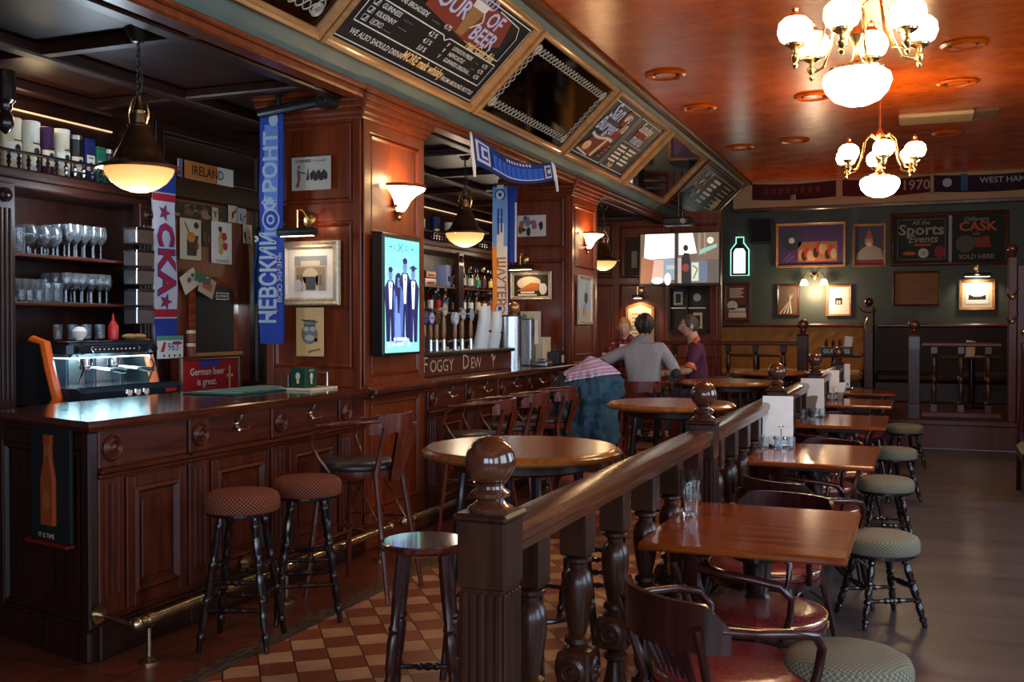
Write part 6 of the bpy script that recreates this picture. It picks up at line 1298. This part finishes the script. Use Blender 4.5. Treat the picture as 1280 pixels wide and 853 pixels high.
# platform tables
for x, l in ((-1.15, 'small dark table on the platform carrying the black caddy'), (-2.3, 'small dark table on the platform before the tan bench'), (.75, 'small dark table on the platform before the dark bench')):
    t = thing('platform_table', l, 'table', Tr(x, 16.2, .36), 'tables on the platform'); M(W_DARK).box(-.4, .4, -.35, .35, .72, .75, .01).build('table_top', None, t); M(W_BLACK).lathe([(.22, 0), (.2, .03), (.04, .06), (.05, .4), (.04, .72)], None, 16).build('pedestal', None, t)
t = thing('drinks_caddy', 'black caddy with pale lettering on the platform table', 'caddy', Tr(-1.1, 16.0, 1.11)); m = M(BLACK).box(-.22, .22, -.08, .08, 0, .13, .006); f = on_my((-.22, -.081, 0)); m.mat(PAPER).text('GUINNESS', .22, .06, .08, 0, bold=.01, xf=f); m.build('box', None, t)
for x in (-.15, -.05, .05): M(GLASS_B).lathe([(.025, .1), (.025, .2), (.01, .24)], Tr(x, 0, 0), 10).build('bottle', None, t)
lab(M(PAPER).box(.09, .2, -.01, .01, .13, .3, 0, Ry(.1)).build('menu', None, t), 'white card')
o = M(CREAM).add([(-.06, 0, 0), (.06, 0, 0), (.07, .02, .22), (-.05, .03, .24), (0, .06, 0), (.02, .06, .23)], [(0, 1, 2, 3), (1, 4, 5, 2), (4, 0, 3, 5)]).build('napkin_holder', None, None, Tr(.72, 16.0, 1.11), 0); tag(o, 'cream paper napkin standing on the table before the dark bench', 'napkins')
# padded booth at the right edge
t = thing('booth_seat', 'dark high-backed booth seat cut off by the right edge', 'bench', Tr(.86, 10.3, 0) @ Rz(-.02)); M(LEATHER_K).box(.02, .9, -.35, .5, .3, .48, .05).build('seat', None, t); lab(M(FAB_G).box(.09, .9, .42, .56, .5, 1.35, .04).build('backrest', None, t), 'green patterned backrest'); M(W_CHAIR).tube([(.05, .5, 0), (.06, .5, .6), (.09, .5, 1.0), (.08, .5, 1.38), (.4, .5, 1.42), (.9, .5, 1.42)], .028, 8).build('frame', None, t); M(W_DARK).box(.06, .9, -.3, .45, 0, .3, .01).build('base', None, t)
# ---------------------------------------------------------------- coats on the chair
from mathutils import noise as _n
def lump(c, sx, sy, h, seed, u0=0, u1=1, v0=0, v1=1, off=0.0, nu=90, nv=54, sag=1.0):
    """bunched cloth hanging over a chair back: wide at the shoulders, folds running down"""
    rows = []
    for j in range(nv+1):
        v = v0+(v1-v0)*j/nv; row = []
        for i in range(nu+1):
            a = 2*PI*(u0+(u1-u0)*i/nu); p = min(1, v/.3); r = math.sin(p*PI/2)**.7*(1-.3*max(0, v-.45)**1.2)
            if v > .9: r *= math.sqrt(max(0, 1-((v-.9)/.1)**2))
            q = Vector((math.cos(a)*2.2, math.sin(a)*2.2, v*2.6))+Vector((seed, 0, 0))
            f = 1+.34*_n.noise(q)*min(1, v*3)-.24*abs(_n.noise(q*1.7))-.16*abs(_n.noise(q*3.4))*min(1, v*4)+.07*_n.noise(q*4)
            row.append((c[0]+(sx*r*f+off)*math.cos(a), c[1]+(sy*r*f+off)*math.sin(a), c[2]+h*(.5-v)+off*(1-v)+.06*_n.noise(q*.8)*v*sag+(.05*math.cos(a) if v < .4 else .05*math.cos(a)*(1-v)/.6)))
        rows.append(row)
    return rows[::-1]
CC = (-2.93, 9.3, .82)
t = thing('draped_coat', 'dark teal blue padded coat draped over the chair beside the grey man', 'coat', Tr(0, 0, 0))
NY = cloth('padded blue nylon', (.012, .05, .085), (.03, .1, .16), 5)
M(NY).strip(lump(CC, .35, .38, .8, 3.1)).build('body', None, t, smooth=75)
DK = cloth('dark lining', (.01, .012, .016), (.02, .022, .028), 5)
M(DK).strip(lump((-3.12, 9.1, .72), .2, .2, .74, 8.4)).build('dark_sleeve', None, t, smooth=75)
t = thing('striped_scarf', 'pink and lilac striped scarf lying on the blue coat', 'scarf', Tr(0, 0, 0)); cs = [paint(.55, .42, .56, .85), paint(.45, .27, .4, .85), paint(.62, .56, .66, .85), paint(.33, .27, .48, .85)]
m = M()
for b in range(11): m.mat(cs[(b*3) % 4]); m.strip(lump(CC, .35, .38, .8, 3.1, 0, 1, .012+.018*b, .03+.018*b+.0, .016, 90, 2))
m.build('knitted_band', None, t, smooth=70)
# ---------------------------------------------------------------- people
def skin(nodes, edges, root, sub=2):
    """one continuous limbed surface grown round joints; returns its vertices and faces"""
    import bmesh
    bm = bmesh.new(); ly = bm.verts.layers.skin.verify(); V_ = {}
    for k, (co, r) in nodes.items():
        v = bm.verts.new(co); r = r if isinstance(r, tuple) else (r, r); v[ly].radius = r; v[ly].use_root = (k == root); V_[k] = v
    for a, b in edges: bm.edges.new((V_[a], V_[b]))
    me = bpy.data.meshes.new('s'); bm.to_mesh(me); bm.free()
    o = bpy.data.objects.new('s', me); COL.objects.link(o)
    s = o.modifiers.new('s', 'SKIN'); s.use_smooth_shade = True; d = o.modifiers.new('d', 'SUBSURF'); d.levels = sub; d.render_levels = sub
    dg = bpy.context.evaluated_depsgraph_get(); dg.update(); e = o.evaluated_get(dg); r = e.to_mesh()
    vs, fs = [tuple(v.co) for v in r.vertices], [tuple(p.vertices) for p in r.polygons]; e.to_mesh_clear()
    bpy.data.objects.remove(o); bpy.data.meshes.remove(me); return vs, fs
EYE_W, EYE_D, LIP, BROW = paint(.6, .58, .55, .3), paint(.02, .014, .01, .2), paint(.42, .14, .12, .5), paint(.06, .035, .02, .8)
def head(m, c, yaw, pitch, skinm, s=1.0, brow=BROW):
    xf = Tr(*c) @ Rz(yaw) @ Rx(pitch) @ Sc(s, s, s); m.mat(skinm); rows = []; nv, nu = 18, 28
    for i in range(nv+1):
        v = -PI/2+PI*i/nv; row = []
        for j in range(nu+1):
            u = 2*PI*j/nu; x, y, z = .076*math.cos(v)*math.sin(u), .096*math.cos(v)*math.cos(u), .118*math.sin(v)
            if z < 0: k = 1-.42*(-z/.118)**1.6; x *= k; y = y*(1-.1*(-z/.118)) if y > 0 else y*(1-.5*(-z/.118))
            if y > 0:
                g = lambda dx, dz, w, q: math.exp(-((x-dx)/w)**2-((z-dz)/q)**2)
                y += .026*g(0, -.022, .012, .02)+.012*g(0, 0, .01, .03)-.009*g(.03, .012, .016, .012)-.009*g(-.03, .012, .016, .012)+.006*g(0, .035, .05, .012)+.007*g(0, -.064, .022, .012)+.01*g(0, -.1, .025, .02)
            row.append((x, y, z))
        rows.append(row)
    m.strip(rows[::-1], xf)
    for sx in (-1, 1):
        m.mat(skinm).ball((sx*.078, -.008, -.008), .022, 10, xf @ Tr(sx*.0, 0, 0) @ Sc(1, 1, 1), 1.5)
        m.mat(EYE_W).ball((sx*.03, .077, .012), .0125, 10, xf); m.mat(EYE_D).ball((sx*.03, .0855, .011), .006, 8, xf)
        m.mat(brow).tube([(sx*.015, .096, .034), (sx*.03, .096, .038), (sx*.046, .086, .032)], .004, 5, xf=xf)
    m.mat(LIP).tube([(-.022, .088, -.064), (-.008, .099, -.061), (.008, .099, -.061), (.022, .088, -.064)], [.003, .006, .006, .003], 6, xf=xf); return m
def hair(c, yaw, pitch, mat, s=1.0, line=.05, back=-.07, rough=.004, seed=1, puff=1.0):
    """cap of hair: covers skull behind the ears and above the forehead"""
    xf = Tr(*c) @ Rz(yaw) @ Rx(pitch) @ Sc(s, s, s); rows = []; nu = 40; nv = 14
    for i in range(nv+1):
        row = []
        for j in range(nu+1):
            u = 2*PI*j/nu; au = min(u, 2*PI-u)      # 0 at the face
            g = max(0, min(1, (au-.75)/.5)); g = g*g*(3-2*g); e = max(0, min(1, (au-1.45)/.5)); e = e*e*(3-2*e)
            zlow = line+.008*math.cos(au*4)*(1-g)+(-.012-line)*g+(back+.012)*e
            v0 = math.asin(max(-.95, min(.95, zlow/.118))); v = PI/2+(v0-PI/2)*i/nv
            k = puff*(1.1+rough*12*math.sin(u*7+seed+i*.9)*math.sin(i*1.1+seed)*.25)
            x, y, z = .078*k*math.cos(v)*math.sin(u), .1*k*math.cos(v)*math.cos(u), .12*(1.08+.02*math.sin(5*u+seed))*math.sin(v)
            if z < 0 : x *= 1-.25*(-z/.118); y *= 1-.25*(-z/.118)
            if i >= nv-1: x *= (1, .955)[i-nv+1] if i == nv else .985; y *= .985 if i < nv else .955
            row.append((x, y, z))
        rows.append(row)
    return M(mat).strip(rows, xf)
def hand(m, w, d, up, skinm, curl=.5, side=1):
    """palm and five separate bent fingers; w wrist, d pointing, up back of the hand"""
    d = Vector(d).normalized(); up = Vector(up); up = (up-d*up.dot(d)).normalized(); sd = d.cross(up)*side; w = Vector(w); m.mat(skinm)
    m.tube([w, w+d*.03, w+d*.075, w+d*.095], [.024, .03, .036, .028], 10)
    for i, (o, L) in enumerate(((-.03, .066), (-.01, .078), (.011, .072), (.03, .056))):
        p = w+d*.085+sd*o; q = p+(d-up*curl*.5)*L*.45; r = q+(d*.8-up*curl*1.2)*L*.35; e = r+(d*.4-up*curl*1.6)*L*.28; m.tube([p, q, r, e], [.0095, .009, .008, .006], 7)
    p = w+d*.03-sd*.03; m.tube([p, p+(d*.6-sd*.8)*.035, p+(d*1.0-sd*.9-up*.3)*.055, p+(d*1.4-sd*.7-up*.6)*.06], [.012, .011, .01, .007], 7); return m
def figure(name, label, org, yaw, P, mats, headyaw, headpitch, headoff, hairk, long_sleeves=True, hcurl=.6):
    """seated person facing local +Y; P: joints of the arms"""
    t = thing('person', label, 'person', Tr(*org) @ Rz(yaw), 'people seated at the far end of the bar'); B = P.get('build', 1.0)
    hd = Vector((0, .05, 1.555))+Vector(headoff)
    N = {'pel': ((0, 0, .87), (.16*B, .12)), 'sp': ((0, .0, 1.02), (.15*B, .11)), 'ch': ((0, .02, 1.2), (.175*B, .115)), 'nb': ((0, .02, 1.37), (.085, .07)), 'nk': ((0, .03+headoff[1]*.5, 1.45), .056), 'hd': (tuple(hd-Vector((0, .015, .03))), .06)}
    E_ = [('pel', 'sp'), ('sp', 'ch'), ('ch', 'nb'), ('nb', 'nk'), ('nk', 'hd')]
    for s, k in ((-1, 'l'), (1, 'r')):
        el, wr = P['el'+k], P['wr'+k]
        N.update({'sh'+k: ((s*.175*B, .015, 1.325), .062), 'el'+k: (el, .045), 'fa'+k: (tuple(Vector(el).lerp(Vector(wr), .35)), .042), 'wr'+k: (wr, .027), 'hp'+k: ((s*.1, .04, .83), .095), 'kn'+k: ((s*.16, .43, .82), .066), 'cf'+k: ((s*.155, .42, .65), .06), 'an'+k: ((s*.14, .36, .42), .04), 'to'+k: ((s*.15, .52, .375), .035)})
        E_ += [('ch', 'sh'+k), ('sh'+k, 'el'+k), ('el'+k, 'fa'+k), ('fa'+k, 'wr'+k), ('pel', 'hp'+k), ('hp'+k, 'kn'+k), ('kn'+k, 'cf'+k), ('cf'+k, 'an'+k), ('an'+k, 'to'+k)]
    m = M(mats['skin']).add(*skin(N, E_, 'pel')); head(m, tuple(hd), headyaw, headpitch, mats['skin'], .98, mats['hair'])
    for s, k in ((-1, 'l'), (1, 'r')):
        d = Vector(P['wr'+k])-Vector(P['el'+k]); hand(m, P['wr'+k], d, (0, 0, 1) if abs(d.normalized().z) < .8 else (0, -1, 0), mats['skin'], hcurl, s)
    m.build('body', None, t, smooth=75)
    # upper garment
    g = .016; T = {k: (N[k][0], tuple(x+g for x in (N[k][1] if isinstance(N[k][1], tuple) else (N[k][1],)*2))) for k in ('pel', 'sp', 'ch', 'nb')}; T['pel'] = ((0, 0, .84), (.17*B+g, .135+g)); T['cl'] = ((0, .015, 1.485), .08) if long_sleeves else ((0, .025, 1.415), .06); T['nb'] = (N['nb'][0], (.125, .09))
    E2 = [('pel', 'sp'), ('sp', 'ch'), ('ch', 'nb'), ('nb', 'cl')]
    for k in 'lr':
        T['sh'+k] = (N['sh'+k][0], .078); end = 'wr'+k if long_sleeves else 'el'+k
        T['el'+k] = (N['el'+k][0], .06) if long_sleeves else (tuple(Vector(N['sh'+k][0]).lerp(Vector(N['el'+k][0]), .8)), .064); E2 += [('ch', 'sh'+k), ('sh'+k, 'el'+k)]
        if long_sleeves: T['wr'+k] = (tuple(Vector(P['el'+k]).lerp(Vector(P['wr'+k]), .86)), .042); E2.append(('el'+k, 'wr'+k))
    M(mats['top']).add(*skin(T, E2, 'pel')).build(mats['topname'], None, t, smooth=75)
    L = {'pel': ((0, .02, .86), (.165*B, .13))}; E3 = []
    for k in 'lr':
        L.update({'hp'+k: (N['hp'+k][0], .108), 'kn'+k: (N['kn'+k][0], .08), 'cf'+k: (N['cf'+k][0], .072), 'an'+k: ((N['an'+k][0][0], N['an'+k][0][1], .45), .06)}); E3 += [('pel', 'hp'+k), ('hp'+k, 'kn'+k), ('kn'+k, 'cf'+k), ('cf'+k, 'an'+k)]
    M(mats['leg']).add(*skin(L, E3, 'pel')).build('trousers', None, t, smooth=75)
    for k in 'lr':
        a, b = Vector(N['an'+k][0]), Vector(N['to'+k][0]); M(mats['shoe']).tube([a+Vector((0, -.05, -.04)), a+Vector((0, 0, -.035)), a.lerp(b, .6)+Vector((0, 0, -.02)), b+Vector((0, .06, -.01))], [.036, .046, .044, .03], 10).build('shoe', None, t, smooth=75)
    hair(tuple(hd), headyaw, headpitch, mats['hair'], .98, **hairk).build('hair', None, t, smooth=75); return t, N, hd
def tweed():
    m, nt, b = mat_base('grey tweed', .85); v = coords(nt, (40, 40, 40)); f = noise(nt, coords(nt, (160, 160, 160)), 1, 3)
    w = nt.nodes.new('ShaderNodeTexChecker'); w.inputs['Scale'].default_value = 1; nt.links.new(v, w.inputs[0])
    nt.links.new(mix(nt, .035, ramp(nt, f, [(.3, (.2, .2, .215)), (.7, (.36, .36, .38))]), w.outputs['Color']), b.inputs['Base Color']); bump(nt, b, noise(nt, coords(nt, (7, 7, 3)), 1.5, 4), .5, .03); return m
def plaid():
    m, nt, b = mat_base('red plaid flannel', .85); v = coords(nt, (16, 16, 16)); sp = nt.nodes.new('ShaderNodeSeparateXYZ'); nt.links.new(v, sp.inputs[0])
    a = math_n(nt, 'GREATER_THAN', math_n(nt, 'SINE', math_n(nt, 'MULTIPLY', sp.outputs[0], 6.28)), .2); c = math_n(nt, 'GREATER_THAN', math_n(nt, 'SINE', math_n(nt, 'MULTIPLY', sp.outputs[2], 6.28)), .2)
    nt.links.new(ramp(nt, math_n(nt, 'MULTIPLY', math_n(nt, 'ADD', a, c), .5), [(.0, (.3, .02, .025)), (.5, (.1, .012, .016)), (1, (.015, .01, .014))]), b.inputs['Base Color']); return m
DEN = cloth('dark denim', (.012, .018, .035), (.025, .035, .06)); SHOE = paint(.02, .016, .014, .4)
HAIR_D, HAIR_B, HAIR_G = mottled('dark brown hair', (.01, .007, .006), (.03, .02, .014), .5, 60), mottled('blond hair', (.3, .15, .05), (.5, .28, .1), .5, 60), mottled('short greying hair', (.02, .016, .014), (.07, .06, .055), .6, 90)
tg, Ng, hg = figure('m', 'person in a grey tweed jacket seated with back to the camera', (-2.55, 10.08, 0), .05, {'ell': (-.42, .0, 1.19), 'wrl': (-.66, .2, 1.155), 'elr': (.33, .0, 1.1), 'wrr': (.24, .22, 1.0), 'build': 1.06},
    {'skin': SKIN, 'hair': HAIR_D, 'top': tweed(), 'topname': 'jacket', 'leg': DEN, 'shoe': SHOE}, .15, .0, (0, .0, .01), dict(line=.055, back=-.112, rough=.06, seed=2, puff=1.15))
for k in ('ell', 'elr'): lab(M(paint(.03, .03, .035, .7)).ball(tuple(Vector(Ng[k][0])+Vector((0, -.022, -.014))), .052, 12).build('elbow_patch', None, tg, smooth=75), 'black elbow patch')
tm, Nm, hm = figure('m', 'person in a maroon sports shirt with orange trim, in profile', (-2.15, 10.78, 0), PI/2+.2, {'ell': (-.27, .08, 1.1), 'wrl': (-.2, .33, 1.06), 'elr': (.26, .06, 1.1), 'wrr': (.16, .32, 1.06), 'build': 1.08},
    {'skin': SKIN, 'hair': HAIR_G, 'top': cloth('maroon jersey', (.06, .01, .035), (.1, .018, .06)), 'topname': 'sports_shirt', 'leg': DEN, 'shoe': SHOE}, .15, -.05, (0, .03, 0), dict(line=.078, back=-.055, rough=.006, seed=4, puff=.97), False)
ORG = paint(.6, .12, .03, .8)
for s, k in ((-1, 'l'), (1, 'r')):
    sh, el = Vector(Nm['sh'+k][0]), Vector(Nm['el'+k][0]); e = sh.lerp(el, .8)
    lab(M(ORG).tube([(s*.07, .0, 1.43), (s*.13, .01, 1.41), tuple(sh+Vector((s*.02, 0, .068)))], [.02, .024, .02], 8).build('shoulder_stripe', None, tm, smooth=75), 'orange shoulder stripe')
    d = (el-sh).normalized(); lab(M(ORG).tube([tuple(e-d*.0), tuple(e+d*.035)], .066, 14).build('sleeve_cuff', None, tm, smooth=75), 'orange sleeve cuff')
tw, Nw, hw = figure('w', 'person in a red plaid shirt with tied back fair hair, looking down', (-3.2, 11.75, 0), PI+.2, {'ell': (-.26, .12, 1.08), 'wrl': (-.07, .32, 1.17), 'elr': (.26, .12, 1.08), 'wrr': (.07, .32, 1.17), 'build': .86},
    {'skin': mottled('fair skin', (.58, .34, .25), (.66, .42, .32), .5, 9), 'hair': HAIR_B, 'top': plaid(), 'topname': 'plaid_shirt', 'leg': DEN, 'shoe': SHOE}, -.1, -.28, (0, .03, -.02), dict(line=.074, back=-.06, rough=.004, seed=1, puff=.97))
M(HAIR_B).ball((0, hw[1]-.1, hw[2]+.03), .035, 12).tube([(0, hw[1]-.12, hw[2]+.03), (0, hw[1]-.17, hw[2]-.02), (0, hw[1]-.16, hw[2]-.12)], [.025, .028, .01], 8).build('ponytail', None, tw, smooth=75)
lab(M(PAPER).box(-.05, .05, .0, .09, 1.36, 1.38).add([(-.05, .13, 1.34), (.05, .13, 1.34), (.06, .14, 1.16), (-.06, .14, 1.16)], [(0, 1, 2, 3)]).build('white_shirt_front', None, tw, smooth=0), 'white top under the shirt')
o = M(PAPER).box(-.06, .06, -.003, .003, 0, .13, .001, Rx(.3)).build('white_card', None, None, Tr(-3.3, 11.38, 1.12)); tag(o, 'white card held in the hands of the fair haired person', 'card')
for x, y, l in ((-3.6, 11.86, 'tall glass on the bar end beside the fair haired person'), (-3.68, 11.96, 'second tall glass on the bar end, behind the first one')): t = thing('tall_glass', l, 'glass', Tr(x, y, ZT+.001), 'glasses on the bar end'); M(GLASS).lathe([(.03, 0), (.033, .02), (.042, .19), (.041, .19), (.03, .02), (0, .02)], None, 16).build('glass_body', None, t, smooth=60)
# ---------------------------------------------------------------- camera and light
sc = bpy.context.scene
cam = bpy.data.cameras.new('camera'); co = bpy.data.objects.new('camera', cam); COL.objects.link(co)
cam.sensor_width = 36; cam.lens = 36; cam.clip_end = 100
co.location = (0, 0, 1.58)
co.rotation_euler = (PI/2-math.atan(21.5/1280), 0, math.atan(505/1280)); sc.camera = co
def area(name, loc, rot, sx, sy, e, col):
    l = bpy.data.lights.new(name, 'AREA'); l.shape = 'RECTANGLE'; l.size = sx; l.size_y = sy; l.energy = e; l.color = col
    o = bpy.data.objects.new(name, l); COL.objects.link(o); o.location = loc; o.rotation_euler = rot; return o
DAY = (.62, .8, 1.0)
for u0, u1, w0, w1 in RWIN:
    area('daylight', (RX+.1, (u0+u1)/2, (w0+w1)/2), (0, PI/2, 0), w1-w0-.1, u1-u0-.1, 105 if u0 < 8 else 40, DAY)
for u0, u1, w0, w1 in BWIN:
    area('daylight', ((u0+u1)/2, -3.1, (w0+w1)/2), (PI/2, 0, 0), u1-u0-.1, w1-w0-.1, 105, DAY)
def point(loc, e, col, r=.05):
    l = bpy.data.lights.new('bulb', 'POINT'); l.energy = e; l.color = col; l.shadow_soft_size = r  # makes the lamp bulbs and also the added back bar fills
    o = bpy.data.objects.new('bulb', l); COL.objects.link(o); o.location = loc; return o
def spot(loc, to, e, col, ang=1.2, r=.03):
    l = bpy.data.lights.new('bulb', 'SPOT'); l.energy = e; l.color = col; l.spot_size = ang; l.spot_blend = .6; l.shadow_soft_size = r
    o = bpy.data.objects.new('bulb', l); COL.objects.link(o); o.location = loc
    o.rotation_euler = (Vector(to)-Vector(loc)).to_track_quat('-Z', 'Y').to_euler(); return o
WARM = (1, .62, .3)
for L in LAMPS_FILLS:
    (point if L[0] == 'p' else spot)(*L[1:])
w = bpy.data.worlds.new('world'); sc.world = w; w.use_nodes = True
w.node_tree.nodes['Background'].inputs[0].default_value = (.6, .75, 1, 1); w.node_tree.nodes['Background'].inputs[1].default_value = .5
sc.view_settings.view_transform = 'Standard'; sc.view_settings.look = 'None'; sc.view_settings.gamma = 1
sc.view_settings.use_curve_mapping = False; sc.view_settings.exposure = .08
sc.cycles.use_denoising = True; sc.cycles.max_bounces = 8; sc.cycles.sample_clamp_indirect = 4; sc.cycles.caustics_reflective = False; sc.cycles.caustics_refractive = False
